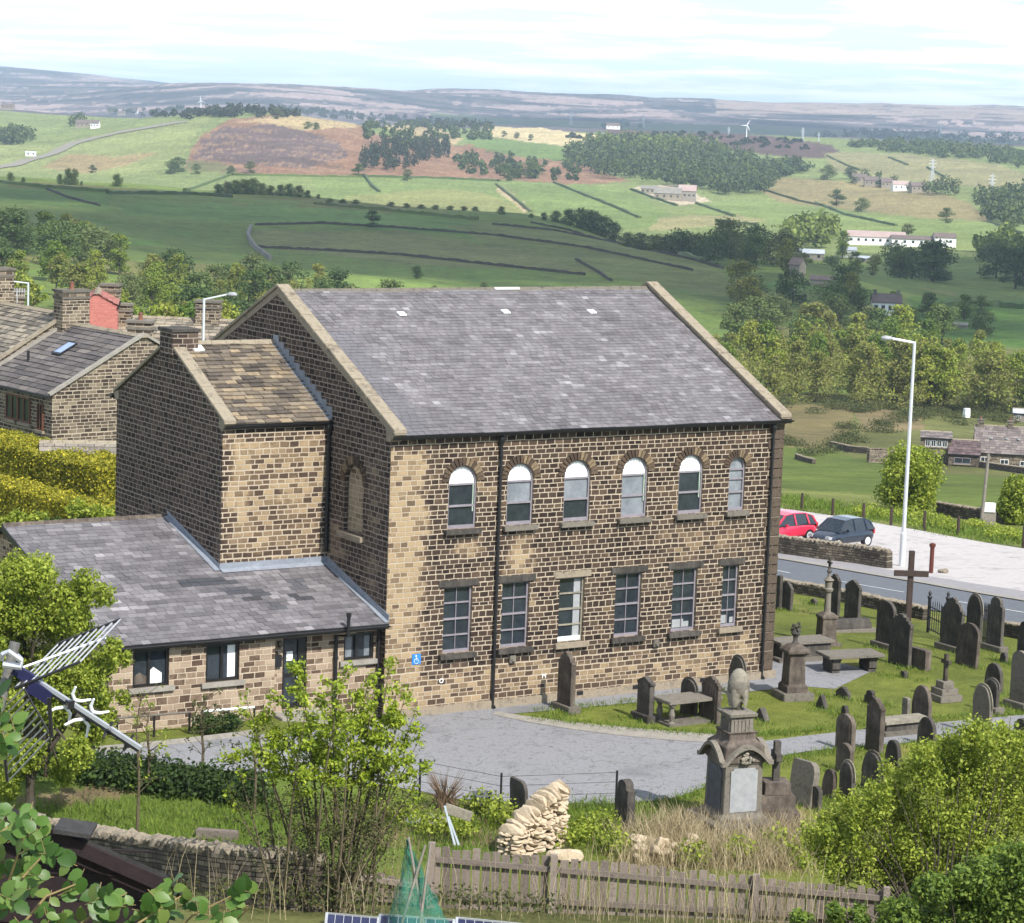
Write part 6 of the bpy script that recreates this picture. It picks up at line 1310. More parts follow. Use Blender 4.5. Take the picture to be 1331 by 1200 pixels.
# row behind, ridge across the picture
p = ground_at(215, 142); q = at_depth(215, 414, 142); rzC = VA-R(3)
house('stone_cottage', p, rzC, 7.0, 7.5, q[2]-p[2]-1.9, 1.9, 'cottage', OLD, 'stone-roofed cottage row behind the near terrace with end chimneys', (.5, .34), [], [(2.3, 0, 1.3, 1.0, 1.5, 0, 'cottage'), (-3.2, 0, 1.0, .8, 2.2, 0, 'cottage'), (-2.3, -.6, .8, .8, 1.5, 0, 'cottage')])
p = ground_at(125, 140); q = at_depth(125, 378, 140); house('red_house', p, VA+R(98), 4.0, 2.2, q[2]-p[2]-.62, .62, 'redbrick', [(.30, .12, .10), (.34, .14, .115)], 'house with a painted red gable rising behind the chimneys', (.5, .36), over=.04)
p = ground_at(180, 128); q = at_depth(180, 437, 128); house('low_outhouse', p, VA-R(5), 3.4, 3.0, q[2]-p[2]-.9, .9, 'cottage', OLD, 'small stone outhouse with terracotta pot chimney between the roofs', (.5, .34), [], [(0, 0, 1.2, .8, 1.2, 1, 'cottage')])
# old brick-capped chimney with black flue at the left edge
p = ground_at(8, 135); q = at_depth(8, 418, 135); zc = q[2]-p[2]; o = house('stone_cottage', p, VA+R(20), 4.4, 4.5, zc-1.2, 1.2, 'cottage', OLD, 'roof end with a big stone chimney and black flue at the far left edge', (.5, .34), [], [(.2, 0, 1.25, 1.0, 2.1, 0, 'cottage')])
mb = MB(); mb.tube([(.0, 0, zc+1.5), (.0, 0, zc+2.5)], .14, 10); mb.tube([(0, 0, zc+2.5), (0, 0, zc+2.65)], .20, 10); mb.build('flue', M['black'], o)
# tv aerial on that chimney
o = thing('roof_aerial', tuple(at_depth(22, 404, 134)), VA, 'small white roof aerial beside the left edge chimney', 'aerial'); mb = MB(); mb.tube([(0, 0, -1.2), (0, 0, 1.1)], .02, 6); mb.tube([(-.35, 0, 1.0), (.45, 0, 1.0)], .012, 5)
for q in np.linspace(-.3, .4, 6): mb.tube([(q, -.05, .75), (q, .05, 1.2)], .01, 5)
mb.build('rods', M['galv'], o); mb = MB(); mb.lathe([(.02, 0), (.2, .05), (.26, .12), (.0, .03)], (.15, -.1, .3), 12); mb.build('dish', M['greygrave'], o)
# low garage roof between the gable and the hedge
p = ground_at(128, 112); house('lean_to', p, VA+R(10), 5.0, 3.2, 2.2, .55, 'cottage', [(.19, .17, .14), (.23, .20, .165), (.16, .14, .115)], 'low pale-roofed lean-to between the lit gable and the hedge', (.6, .5))
# golden hedges and shrubs at the left
def hedge_box(name, a, b, D0, D1, wd, h, n, size, mat, label, seed):
    A = ground_at(a, D0); B = ground_at(b, D1); L_ = np.linalg.norm((B-A)[:2]); k = int(L_/.45)+1; o = thing(name, tuple(A), 0, label, 'hedge'); rs = np.random.RandomState(seed)
    t = (B-A)/max(L_, .1); nn = np.array([-t[1], t[0], 0]); top = wd*L_; sd = h*L_; en = wd*h; pr = np.array([top, sd, sd, en, en]); f = rs.choice(5, n, p=pr/pr.sum()); u_, v_, w_ = rs.random_sample(n), rs.random_sample(n), rs.random_sample(n)
    u_ = np.where(f == 3, 0, np.where(f == 4, 1, u_)); w_ = np.where(f == 1, 0, np.where(f == 2, 1, w_)); v_ = np.where(f == 0, 1, v_)
    lum = .10*np.sin(u_*L_*1.9+seed)*np.sin(w_*wd*2.3)+.05*np.sin(u_*L_*5.1+w_*3)
    P = (B-A)[None]*u_[:, None]+nn[None]*((w_-.5)*wd*(1-.08*v_))[:, None]; P[:, 2] += v_*h+lum*v_+(ground_z(A[0]+P[:, 0], A[1]+P[:, 1])-A[2])-P[:, 2]
    N = np.where((f == 0)[:, None], np.array([0, 0, 1.]), np.where((f == 1)[:, None], -nn, np.where((f == 2)[:, None], nn, np.where((f == 3)[:, None], -t, t))))
    P = P-N*(rs.random_sample(n)**2*.22)[:, None]+rs.normal(0, .045, (n, 3)); N = N*.7+rs.normal(0, .55, (n, 3)); N /= np.linalg.norm(N, axis=1)[:, None]; T = np.cross(N, rs.normal(size=(n, 3))); T /= np.linalg.norm(T, axis=1)[:, None]; Bn = np.cross(N, T); s_ = size*rs.uniform(.6, 1.5, n)[:, None]
    V = np.stack([P-T*s_*.5, P+Bn*s_*.3, P+T*s_*.5, P-Bn*s_*.3], 1).reshape(-1, 3); link('foliage', np_mesh('foliage', V, np.arange(4*n).reshape(-1, 4), M[mat]), o)
    mb = MB()
    for i in range(0, k, 3): g = (B-A)*(i/(k-1)); mb.tube([tuple(g+np.array([0, 0, -.2])), tuple(g+np.array([.05, 0, h*.8]))], [.06, .02], 5)
    mb.build('stems', M['bark'], o); return o
hedge_box('golden_hedge', -40, 165, 117, 107, 3.0, 2.5, 80000, .11, 'leaf_gold', 'tall clipped golden hedge in front of the cottages, upper one', 3)
hedge_box('golden_hedge', -40, 165, 108, 98.5, 1.6, 1.9, 36000, .11, 'leaf_gold', 'lower golden hedge in front of the tall one', 4)
rg = random.Random(15)
for i, (x, D, h, lb) in enumerate([(15, 98, 2.0, 'green shrub at the left edge below the golden hedges'), (55, 97, 1.6, 'low green shrub second from the left below the golden hedges'), (92, 97, 2.0, 'green shrub in the middle below the golden hedges'), (128, 97, 2.6, 'tallest green shrub, next to the dark stone block')]):
    p = ground_at(x, D); o = thing('shrub', tuple(p), 0, lb, 'shrub'); B = [((rg.uniform(-.9, .9), rg.uniform(-.7, .7), h*rg.uniform(.15, .85)), rg.uniform(.3, .5)) for _ in range(16)]
    V, Q = leaf_cloud(B, 5000, .16, 20+i, .4); link('foliage', np_mesh('foliage', V, Q, M['leaf_bush' if i in (0, 3) else 'leaf_low']), o); limbs(i, h, .05, [b[0] for b in B[:7]]).build('stems', M['bark'], o)
# right-hand cottages down the slope
DR = 330; rzR = VA-R(9); RR = [(.155, .132, .122), (.19, .16, .15), (.135, .115, .11), (.21, .18, .16)]
p = ground_at(1318, DR); he = z_above(p, 590)-p[2]; house('long_cottage', p, rzR, 10.5, 8.0, he+.5, 3.0, 'cottage', RR, 'long stone cottage with four round roof vents and white windows at the right', (.6, .45), [(-3.9, he-.7, 1.0, 1.15, '-y', 'white'), (-1.4, he-.9, 1.0, 1.15, '-y', 'white'), (1.1, he-1.0, 1.0, 1.15, '-y', 'white')], [(-.8, 0, .7, .7, 1.2, 1, 'cottage'), (-4.6, 0, .8, .8, 1.2, 1, 'cottage')])
lc = [o for o in COL.objects if o.name == 'long_cottage'][0]
for q in (-3.2, -1.2, .3, 1.8):
    mb = MB(); mb.lathe([(.24, 0), (.24, .12), (.16, .16)], (q, -2.0, he+.5+3.0*.5+.06), 12); mb.build('roof_vent', M['marble'], lc)
p = ground_at(1252, DR-4); he = z_above(p, 587)-p[2]; house('low_barn', p, rzR, 3.9, 4.5, he, 1.5, 'drystone', [(.10, .072, .072), (.125, .09, .09), (.085, .06, .062)], 'low barn with a dark brown roof between the cottages', (.6, .5), [(-.2, he-.9, 2.0, .7, '-y', 'frame')])
p = ground_at(1215, DR-2); he = z_above(p, 566)-p[2]; house('loggia_house', p, rzR, 3.9, 5.0, he, .5, 'cottage', RR, 'stone house with a row of four dark openings under a shallow roof', (.6, .5), [(-1.05+.72*i, he-.75, .56, .75, '-y', 'white') for i in range(4)]+[(-.9, he-2.6, 1.2, .5, '-y', 'darkframe'), (.5, he-2.6, 1.3, .5, '-y', 'darkframe')])
wall_run('terrace_wall', [ground_at(1128, 322), ground_at(1160, 324), ground_at(1196, 326)], 1.7, .6, 'cottage', 'stone terrace wall left of the loggia house', .2, seed=8)
wall_run('field_wall', [hit(x, y) for x, y in [(1208, 596), (1240, 603), (1290, 610), (1345, 618)]], .7, .5, 'drystone', 'dark dry stone wall in front of the right-hand cottages', .2, seed=9, cmat='copes')
wall_run('field_wall', [hit(x, y) for x, y in [(1080, 582), (1105, 588), (1128, 590)]], .8, .5, 'drystone', 'broken stone wall left of the terrace in the scrub', .2, seed=10, cmat='copes')
wall_run('field_wall', [hit(x, y) for x, y in [(1035, 596), (1046, 600), (1058, 603)]], .5, .5, 'drystone', 'short ruined bit of wall in the green field right of the chapel', .2, seed=11, cmat='copes')
wall_run('field_wall', [hit(x, y) for x, y in [(1215, 668), (1262, 676), (1310, 681)]], .7, .5, 'drystone', 'overgrown stone wall beside the white cabinet', .2, seed=12, cmat='copes')
p = hit(1328, 548); q = z_above(p, 536)-p[2]; house('garden_shed', p, rzR, 3.0, 2.5, q, .6, M['greywood'], [(.42, .46, .5), (.5, .54, .57)], 'small pale garden shed at the right edge above the long cottage', (.6, .5), [(-.6, q*.5, .5, .7, '-y', 'white')])
p = hit(1256, 543); mb = MB(); mb.box((0, 0, .8), (1.2, .8, 1.6), taper=.85); tag(mb.build('white_tank', M['white'], None, loc=tuple(p), bevel=.05), 'small white tank in the scrub behind the cottages', 'tank')
# ------------------------------------------------------------------ far valley: walls, hedges, woods, farms, masts
def far_wall(pts, h, mat, label, grp, name='field_wall', n=None, w_=.7):
    P = []
    for a, b in zip(pts[:-1], pts[1:]):
        k = max(2, int(math.hypot(a[0]-b[0], a[1]-b[1])/5))
        for i in range(k): P.append((a[0]+(b[0]-a[0])*i/k, a[1]+(b[1]-a[1])*i/k))
    P.append(pts[-1]); W_ = [hit(x, y) for x, y in P]; o0 = W_[0]; V = []; rg = random.Random(int(pts[0][0]))
    for i, p in enumerate(W_):
        d = W_[min(i+1, len(W_)-1)]-W_[max(i-1, 0)]; d = d/max(np.linalg.norm(d[:2]), 1e-6); nn = np.array([-d[1], d[0], 0])*w_/2; hh = np.array([0, 0, h*rg.uniform(.75, 1.25)]); g = p-o0
        V += [g+nn-np.array([0, 0, .6]), g+nn*.7+hh, g-nn*.7+hh, g-nn-np.array([0, 0, .6])]
    m_ = len(W_); mb = MB(); mb.add(V, [(i*4+k, i*4+k+1, i*4+k+5, i*4+k+4) for i in range(m_-1) for k in range(3)]+[(0, 1, 2, 3), (4*m_-1, 4*m_-2, 4*m_-3, 4*m_-4)])
    return tag(mb.build(name, M[mat], None, loc=tuple(o0)), label, 'wall' if 'wall' in name else 'hedge', grp)
M['farwall'] = mottled('far_dry_stone', (.045, .04, .034), (.10, .09, .075), .3, .95, .1, 0)
M['palewall'] = mottled('pale_dry_stone', (.16, .15, .13), (.26, .245, .21), .3, .95, .1, 0)
far_wall([(326, 296), (322, 308), (328, 320), (340, 330), (352, 338)], 1.5, 'palewall', 'short pale curving wall in the middle of the shaded pasture', None, w_=1.2)
for pts in [[(330, 322), (420, 326), (520, 332), (640, 345), (760, 358)], [(332, 293), (420, 291), (520, 297), (640, 306), (760, 322), (900, 352)], [(748, 338), (770, 350), (795, 366)], [(690, 290), (740, 300), (760, 307)], [(60, 246), (90, 258), (130, 268)], [(640, 292), (720, 300), (800, 316), (900, 338), (940, 350)]]:
    far_wall(pts, .8, 'farwall', 'dark dry stone wall crossing the shaded pasture', 'field walls crossing the shaded pasture')
for pts in [[(0, 238), (60, 244), (140, 250)], [(140, 252), (250, 253), (300, 257)], [(410, 266), (480, 272), (620, 286)], [(800, 309), (870, 326), (930, 345)]]:
    far_wall(pts, 1.2, 'leaf_dark', 'dark hedge line along the crest of the shaded pasture', 'hedges along the pasture crest', 'hedge', w_=2.5)
for pts in [[(720, 238), (745, 248), (770, 258), (800, 270), (832, 284)], [(820, 247), (850, 258), (880, 268)], [(475, 230), (483, 242), (493, 250)], [(645, 240), (668, 258), (690, 276)], [(1075, 203), (1100, 215), (1118, 222)], [(1155, 205), (1180, 215)], [(1205, 218), (1230, 232)], [(1060, 264), (1100, 280), (1165, 294)], [(905, 265), (955, 282)], [(930, 288), (985, 293)], [(985, 245), (1040, 262), (1070, 268)], [(1285, 288), (1310, 298), (1331, 305)], [(1290, 318), (1331, 340)], [(240, 250), (300, 228), (470, 231)], [(470, 230), (560, 232), (650, 236)]]:
    far_wall(pts, 1.5, 'leaf_dark', 'dark hedge between the sunlit fields across the valley', 'hedges between the sunlit fields', 'hedge', w_=2.2)
far_wall([(1215, 402), (1270, 398), (1331, 402)], 2.0, 'leaf_dark', 'dark hedge behind the green field by the white farmhouse', None, 'hedge', w_=2)
def far_wood(name, poly, n, h, r, mat, label, seed, leaf=2.8, per=80, tall=False, dmin=1200):
    rs = np.random.RandomState(seed); xs = [p[0] for p in poly]; ys = [p[1] for p in poly]; bl = []; tries = 0
    while len(bl) < n*3 and tries < n*12:
        tries += 1; x, y = rs.uniform(min(xs), max(xs)), rs.uniform(min(ys), max(ys))
        if not inside(np.array([x]), np.array([y]), poly)[0]: continue
        p = hit(x, y, dmin); hh = h*rs.uniform(.7, 1.25); rr_ = r*rs.uniform(.7, 1.3)
        bl += [(tuple(p+np.array([rs.uniform(-1, 1)*r*.4, rs.uniform(-1, 1)*r*.4, hh*f])), (rr_*q, rr_*q, hh*.24)) for f, q in ((.35, .95 if not tall else .8), (.6, .9 if not tall else .6), (.85, .55 if not tall else .35))]
    o0 = np.array(bl[0][0]); bl = [(tuple(np.array(c)-o0), q) for c, q in bl]; V, Q = leaf_cloud(bl, n*per, leaf, seed, .35)
    o = link(name, np_mesh(name, V, Q, M[mat])); o.location = tuple(o0); return tag(o, label, 'wood', kind='stuff')
M['leaf_far'] = leafy('leaf_far', [(.032, .052, .018), (.055, .082, .026), (.085, .118, .032), (.14, .18, .04)], .2, .15)
M['leaf_pine'] = leafy('leaf_pine', [(.020, .034, .018), (.038, .05, .026), (.06, .07, .035)], .15, .1)
M['leaf_lime'] = leafy('leaf_lime', [(.08, .11, .025), (.14, .185, .035), (.21, .25, .05)], .2, .1)
far_wood('plantation', [(745, 198), (800, 188), (900, 192), (975, 212), (1005, 236), (1008, 254), (940, 254), (860, 240), (780, 232), (735, 212)], 420, 15, 6.5, 'leaf_far', 'large square plantation of mixed trees across the valley', 1)
far_wood('plantation', [(745, 196), (820, 186), (905, 192), (955, 206), (900, 206), (800, 202)], 120, 15, 6.5, 'leaf_lime', 'paler green trees along the top of the large plantation', 2)
far_wood('pine_wood', [(466, 208), (500, 188), (580, 182), (585, 205), (525, 222), (470, 222)], 210, 11, 2.8, 'leaf_pine', 'dark pine wood on the brown heath', 3, 1.7, 60, tall=True)
far_wood('heath_trees', [(470, 165), (520, 160), (640, 170), (640, 182), (570, 185), (520, 195), (470, 180)], 120, 7, 3.2, 'leaf_far', 'scattered trees on the upper heath', 4)
far_wood('heath_trees', [(590, 205), (660, 205), (740, 216), (760, 235), (690, 236), (600, 225)], 80, 7, 3.0, 'leaf_far', 'scattered trees on the lower heath above the green fields', 5)
far_wood('ridge_wood', [(265, 146), (360, 140), (560, 156), (650, 166), (560, 168), (420, 154), (280, 153)], 190, 8, 5, 'leaf_pine', 'thin line of trees along the top of the brown heath', 6)
far_wood('ridge_wood', [(130, 148), (240, 140), (290, 150), (255, 157), (180, 152)], 60, 7, 5, 'leaf_pine', 'dark trees on the ridge around the far left farm', 7)
far_wood('valley_wood', [(0, 178), (30, 170), (48, 182), (0, 196)], 40, 10, 6, 'leaf_far', 'green copse on the slope at the far left edge', 8)
far_wood('valley_scrub', [(1270, 262), (1340, 250), (1340, 300), (1285, 288)], 60, 11, 6, 'leaf_far', 'trees running down to the right edge across the valley', 9)
far_wood('ridge_wood', [(1080, 190), (1200, 186), (1340, 200), (1340, 222), (1280, 212), (1180, 200)], 170, 8, 6, 'leaf_far', 'scattered trees and scrub along the right-hand ridge', 10)
far_wood('heath_scrub', [(720, 178), (900, 172), (1075, 186), (1060, 196), (960, 190), (800, 186)], 90, 4, 4, 'leaf_pine', 'dark scrub on the heather moor', 11)
far_wood('field_scrub', [(985, 215), (1040, 212), (1060, 225), (1010, 232)], 40, 9, 6, 'leaf_far', 'small copse right of the large plantation', 12)
far_wood('moor_plantation', [(1040, 182), (1120, 172), (1331, 178), (1331, 188), (1150, 186)], 120, 12, 9, 'leaf_pine', 'dark wood low on the distant moor', 13, 5, 30, dmin=4500)
far_wood('wood_belt', [(1010, 318), (1060, 296), (1085, 300), (1090, 322), (1030, 326)], 40, 11, 6, 'leaf_lime', 'pale budding trees behind the valley sheds', 14)
far_wood('wood_belt', [(1270, 326), (1300, 318), (1331, 330), (1331, 352), (1280, 345)], 26, 10, 5, 'leaf_lime', 'pale willows near the right edge in the valley', 16, dmin=1000)
rgf = random.Random(9)
for x, yb, h in [(232, 224, 9), (222, 226, 8), (255, 226, 6), (300, 226, 5), (325, 225, 7), (120, 225, 5), (360, 155, 9), (400, 168, 6), (410, 169, 6), (618, 172, 9), (632, 173, 10), (655, 178, 6), (672, 180, 6), (690, 183, 6), (1087, 268, 10), (1120, 275, 8), (1076, 234, 11), (1105, 233, 9), (1230, 290, 8), (1312, 308, 8), (665, 235, 8), (690, 232, 12), (655, 232, 10), (530, 235, 7), (466, 230, 8), (1180, 312, 7)]:
    p = hit(x, yb, 1200); TK[rgf.choice(['dark0', 'dark1'])].place(p-np.array([0, 0, .3]), h*1.25, rgf.uniform(0, 6), 'small dark tree standing in the sunlit fields across the valley', 'lone trees across the valley', 1.4)
def far_house(name, px, py, rz, L_, W_, he, rise, wall, roof, label, cat='house', nwin=0, chim=0, dmin=20, wz=.6):
    p = hit(px, py, dmin); o = thing(name, tuple(p), VA+R(rz), label, cat); a, b = L_/2, W_/2; mb = MB()
    mb.add([(-a, -b, -2), (a, -b, -2), (a, b, -2), (-a, b, -2), (-a, -b, he), (a, -b, he), (a, b, he), (-a, b, he), (-a, 0, he+rise), (a, 0, he+rise)], [(0, 1, 5, 4), (1, 2, 6, 9, 5), (2, 3, 7, 6), (3, 0, 4, 8, 7)]); mb.build('wall', M[wall], o)
    s = rise/b; mb = MB(); mb.prism([(-a-.3, -b-.4, he-.4*s+.05), (-a-.3, 0, he+rise+.05), (-a-.3, b+.4, he-.4*s+.05), (-a-.3, b+.4, he-.4*s+.3), (-a-.3, 0, he+rise+.3), (-a-.3, -b-.4, he-.4*s+.3)], (0, 0, 0), (L_+.6, 0, 0)); rf = mb.build('roof', M[roof], o)
    for c in range(chim): mb = MB(); mb.box(((-a+.8) if c == 0 else (a-.8), 0, he+rise+.5), (.9, .9, 1.6)); mb.build('chimney', M[wall if wall != 'white' else 'greygrave'], rf)
    for i in range(nwin):
        mb = MB(); x = -a+L_*(i+.5)/nwin; mb.box((x, -b-.03, he*wz), (min(1.3, L_/nwin*.5), .08, 1.3)); mb.build('window', M['glass'], o)
    return o
M['roofbrown'] = mottled('brown_roof', (.11, .085, .075), (.17, .135, .12), .4, .9, .2, 0); M['roofpink'] = mottled('weathered_red_roof', (.30, .22, .20), (.40, .31, .28), .3, .9, .2, 0); M['sheetroof'] = mottled('pale_sheet_roof', (.40, .42, .45), (.55, .57, .6), .3, .6, .3, 0); M['farstone'] = mottled('far_stone', (.20, .17, .13), (.32, .28, .22), .5, .95, .1, 0)
far_house('white_farmhouse', 1151, 409, -4, 8.0, 6.5, 3.6, 2.0, 'white', 'roofbrown', 'white farmhouse with brown roof among dark trees', nwin=4, chim=2)
far_house('white_outbuilding', 1213, 411, -4, 2.4, 2.2, 2.0, .5, 'white', 'sheetroof', 'tiny white outbuilding right of the white farmhouse', 'shed')
far_house('sheet_roof', 1247, 426, -8, 4.5, 3.0, .8, .4, 'farstone', 'concrete', 'low pale roof at the edge of the green field', 'shed')
far_house('long_factory', 1138, 317, -4, 30, 16, 3.8, 2.6, 'white', 'roofpink', 'long white shed with pinkish roof in the sunlit valley, left half', 'building', 8, dmin=1000)
far_house('long_factory', 1196, 319, -4, 30, 14, 3.2, 1.5, 'white', 'roofbrown', 'long white shed with dark roof joined at the right of the pink-roofed one', 'building', 7, dmin=1000)
far_house('long_factory', 1227, 320, -4, 11, 12, 4.6, 2.0, 'white', 'roofbrown', 'taller white end block of the long sheds', 'building', 2, dmin=1000)
far_house('valley_shed', 1050, 338, -5, 15, 8, 3.4, 1.6, 'farstone', 'sheetroof', 'pale sheet-roofed shed among valley trees', 'shed', 3, dmin=800)
far_house('valley_shed', 1103, 334, -5, 7, 5, 3.4, 1.2, 'white', 'sheetroof', 'white cottage behind the big round valley tree', 'house', 2, dmin=800)
far_house('valley_shed', 1122, 341, -5, 5.5, 4, 2.0, .8, 'farstone', 'sheetroof', 'small pale-roofed shed right of the big valley tree', 'shed', 1, dmin=800)
far_house('stone_farm', 945, 329, -6, 10.5, 8, 5.0, 2.6, 'farstone', 'roofbrown', 'grey stone house among trees on the crest', nwin=5, chim=2, dmin=700)
far_house('stone_farm', 925, 327, -6, 6, 7, 4.2, 2.4, 'farstone', 'roofbrown', 'smaller stone house left of the crest house', nwin=2, chim=1, dmin=700)
far_house('stone_barn', 1036, 360, -30, 3.6, 5, 4.0, 1.8, 'farstone', 'roofbrown', 'small pointed stone barn on the slope below the crest trees', 'barn', 0, dmin=600)
far_house('stone_barn', 1070, 372, -8, 8, 5, 2.0, 1.0, 'farstone', 'roofbrown', 'low stone barn with long roof on the slope', 'barn', 0, dmin=600)
for i, (x, y, L_, W_, he, ri, wl, rf, lb) in enumerate([(868, 260, 20, 12, 5, 4, 'farstone', 'palewall', 'long pale barn of the farm below the plantation'), (893, 262, 13, 11, 8, 4, 'concrete', 'roofpink', 'tall pale farmhouse with pink roof below the plantation'), (845, 252, 14, 9, 4, 2, 'farstone', 'palewall', 'low farm shed at the left of the farm below the plantation')]):
    far_house('farm_building', x, y, -6, L_, W_, he, ri, wl, rf, lb, 'building', 4, dmin=1200)
for i, (x, y, L_, lb) in enumerate([(1117, 238, 13, 'leftmost house of the hamlet on the right-hand slope'), (1132, 242, 12, 'second house from the left in the hamlet'), (1152, 244, 10, 'small house in the middle of the hamlet'), (1170, 248, 14, 'white house in the hamlet on the right-hand slope'), (1192, 250, 12, 'rightmost house of the hamlet')]):
    far_house('hamlet_house', x, y, -6+i*4, L_, 9, 5, 3, 'white' if i == 3 else 'farstone', 'roofbrown' if i != 3 else 'roofpink', lb, nwin=3, chim=1, dmin=1200)
HT = []
for x, y, h in [(1110, 240, 9), (1124, 236, 12), (1142, 244, 8), (1162, 242, 10), (1182, 250, 9), (1203, 252, 11), (1215, 254, 14), (1226, 252, 16), (1240, 254, 15), (1142, 234, 9)]:
    HT.append((tuple(hit(x, y, 1200)+np.array([0, 0, h*.5])), (h*.42, h*.42, h*.5)))
far_house('white_caravan', 40, 203, 10, 9, 4, 3, .8, 'white', 'sheetroof', 'white caravan in the pale field at the far left', 'caravan', 2, dmin=1200)
for i, (x, y, L_, wl, lb) in enumerate([(108, 166, 14, 'farstone', 'stone farm in the left fields below the ridge'), (124, 167, 8, 'white', 'white barn beside the stone farm in the left fields'), (158, 150, 14, 'farstone', 'farm on the ridge at the left'), (176, 148, 9, 'white', 'white gable of the ridge farm at the left'), (797, 168, 18, 'white', 'white farm under trees on the moor edge'), (822, 168, 10, 'farstone', 'stone barn beside the moor edge farm'), (10, 143, 16, 'farstone', 'pale houses at the far left edge below the blue hills')]):
    far_house('ridge_farm', x, y, -4, L_, 9, 5, 3, wl, 'roofbrown', lb, 'farm', 3, 1, dmin=1800)
RT_ = []
for x, y, h in [(96, 164, 12), (104, 160, 12), (150, 148, 11), (143, 147, 12), (170, 146, 10), (785, 167, 11), (806, 166, 12), (815, 165, 11), (832, 167, 10)]:
    RT_.append((tuple(hit(x, y, 1800)+np.array([0, 0, h*.5])), (h*.6, h*.6, h*.55)))
V, Q = leaf_cloud(HT, 2600, 1.5, 5, .2); tag(link('hamlet_trees', np_mesh('hamlet_trees', V, Q, M['leaf_far'])), 'dark trees massed among the hamlet houses', 'trees', kind='stuff')
V, Q = leaf_cloud(RT_, 2600, 2.0, 6, .2); tag(link('farm_trees', np_mesh('farm_trees', V, Q, M['leaf_far'])), 'dark shelter trees massed round the ridge farms', 'trees', kind='stuff')
# track in the left fields
ribbon('track', [hit(x, y, 1300) for x, y in [(0, 216), (40, 206), (90, 186), (150, 172), (240, 158)]], [hit(x, y, 1300) for x, y in [(0, 220), (48, 208), (100, 188), (155, 174), (245, 159.5)]], .6, M['palegrave'], 'pale lane through the left-hand fields', 40, 2)
# wind turbines and pylons
def turbine(px, pyb, pyt, label, a0, dmin=2500):
    p = hit(px, pyb, dmin); H = z_above(p, pyt)-p[2]; o = thing('wind_turbine', tuple(p), VA, label, 'wind turbine'); mb = MB(); mb.tube([(0, 0, -1), (0, 0, H)], [H*.05, H*.03], 10); mb.build('tower', M['white'], o)
    mb = MB(); mb.box((0, 0, H), (H*.07, H*.16, H*.07)); mb.build('nacelle', M['white'], o)
    for k in range(3):
        an = a0+k*2*PI/3; d = Vector((math.cos(an), 0, math.sin(an))); q = Vector((-d.z, 0, d.x)); c = Vector((0, -H*.10, H)); l = H*.55
        mb = MB(); mb.prism([c+q*H*.025, c+d*l*.25+q*H*.05, c+d*l, c+d*l*.25-q*H*.015, c-q*H*.025], (0, 0, 0), (0, -H*.02, 0)); mb.build('blade', M['white'], o)
turbine(970, 180, 163, 'white wind turbine on the moor edge right of centre', R(60)); turbine(261, 144, 131, 'small white wind turbine on the far left ridge', R(95))
def pylon(px, pyb, pyt, label, dmin=2000):
    p = hit(px, pyb, dmin); H = z_above(p, pyt)-p[2]; o = thing('pylon', tuple(p), VA+.3, label, 'pylon'); mb = MB(); w0, w1 = H*.10, H*.02; r_ = H*.010
    for sx in (-1, 1):
        for sy in (-1, 1): mb.tube([(sx*w0, sy*w0, -1), (sx*w1, sy*w1, H*.75), (0, 0, H)], r_, 4)
    for k in range(7):
        f0, f1 = k/8, (k+1)/8; a, b = w0+(w1-w0)*min(1, f0/.75), w0+(w1-w0)*min(1, f1/.75)
        for sx in (-1, 1): mb.tube([(sx*a, -a, H*f0), (-sx*b, -b, H*f1)], r_*.7, 4); mb.tube([(-a, sx*a, H*f0), (-b, -sx*b, H*f1)], r_*.7, 4)
    mb.build('mast', M['galv'], o); mb = MB()
    for f, w_ in ((.62, .16), (.76, .20), (.90, .13)):
        mb.tube([(-H*w_, 0, H*f), (H*w_, 0, H*f)], r_, 4); mb.tube([(-H*w_, 0, H*f), (0, 0, H*(f+.06))], r_*.7, 4); mb.tube([(H*w_, 0, H*f), (0, 0, H*(f+.06))], r_*.7, 4)
    mb.build('cross_arms', M['galv'], o)
for x, yb, yt, lb in [(742, 163, 145, 'grey pylon above the plantation at centre'), (836, 166, 149, 'grey pylon beside the moor edge farm'), (947, 178, 165, 'grey pylon left of the moor edge turbine'), (1043, 184, 166, 'grey pylon right of the moor edge turbine'), (1064, 184, 172, 'small grey pylon further right on the moor edge'), (1288, 262, 226, 'tall grey pylon in the right-hand fields'), (1211, 236, 206, 'grey pylon above the hamlet'), (1222, 182, 160, 'pylon far out on the distant moor')]: pylon(x, yb, yt, lb)
# ------------------------------------------------------------------ foreground garden
rg = random.Random(31)
Xr, Xf, Xu = Vector(RTH), Vector(FWH), Vector((0, 0, 1))
def bush(name, root, blobs, n, leaf, mat, label, seed, stems=14, cat='bush', r0=.03, twigs=0, shell=.35, asp=.6):
    o = thing(name, tuple(root), 0, label, cat); V, Q = leaf_cloud(blobs, n, leaf, seed, shell, asp); link('foliage', np_mesh('foliage', V, Q, M[mat]), o); rr_ = random.Random(seed); mb = MB()
    for k in range(stems):
        b = blobs[rr_.randrange(len(blobs))][0]; s = Vector((b[0]*.25+rr_.uniform(-.2, .2), b[1]*.25+rr_.uniform(-.2, .2), -.2)); e = Vector(b)+Vector((rr_.uniform(-.2, .2), rr_.uniform(-.2, .2), rr_.uniform(0, .4))); m1 = s.lerp(e, .5)+Vector((rr_.uniform(-.15, .15), rr_.uniform(-.15, .15), .1)); mb.tube([s, m1, e], [r0, r0*.65, r0*.2], 5, False)
    mb.build('stems', M['bark'], o); return o
def blob_px(px, py, D, r, root): return (tuple(at_depth(px, py, D)-np.array(root)), r)
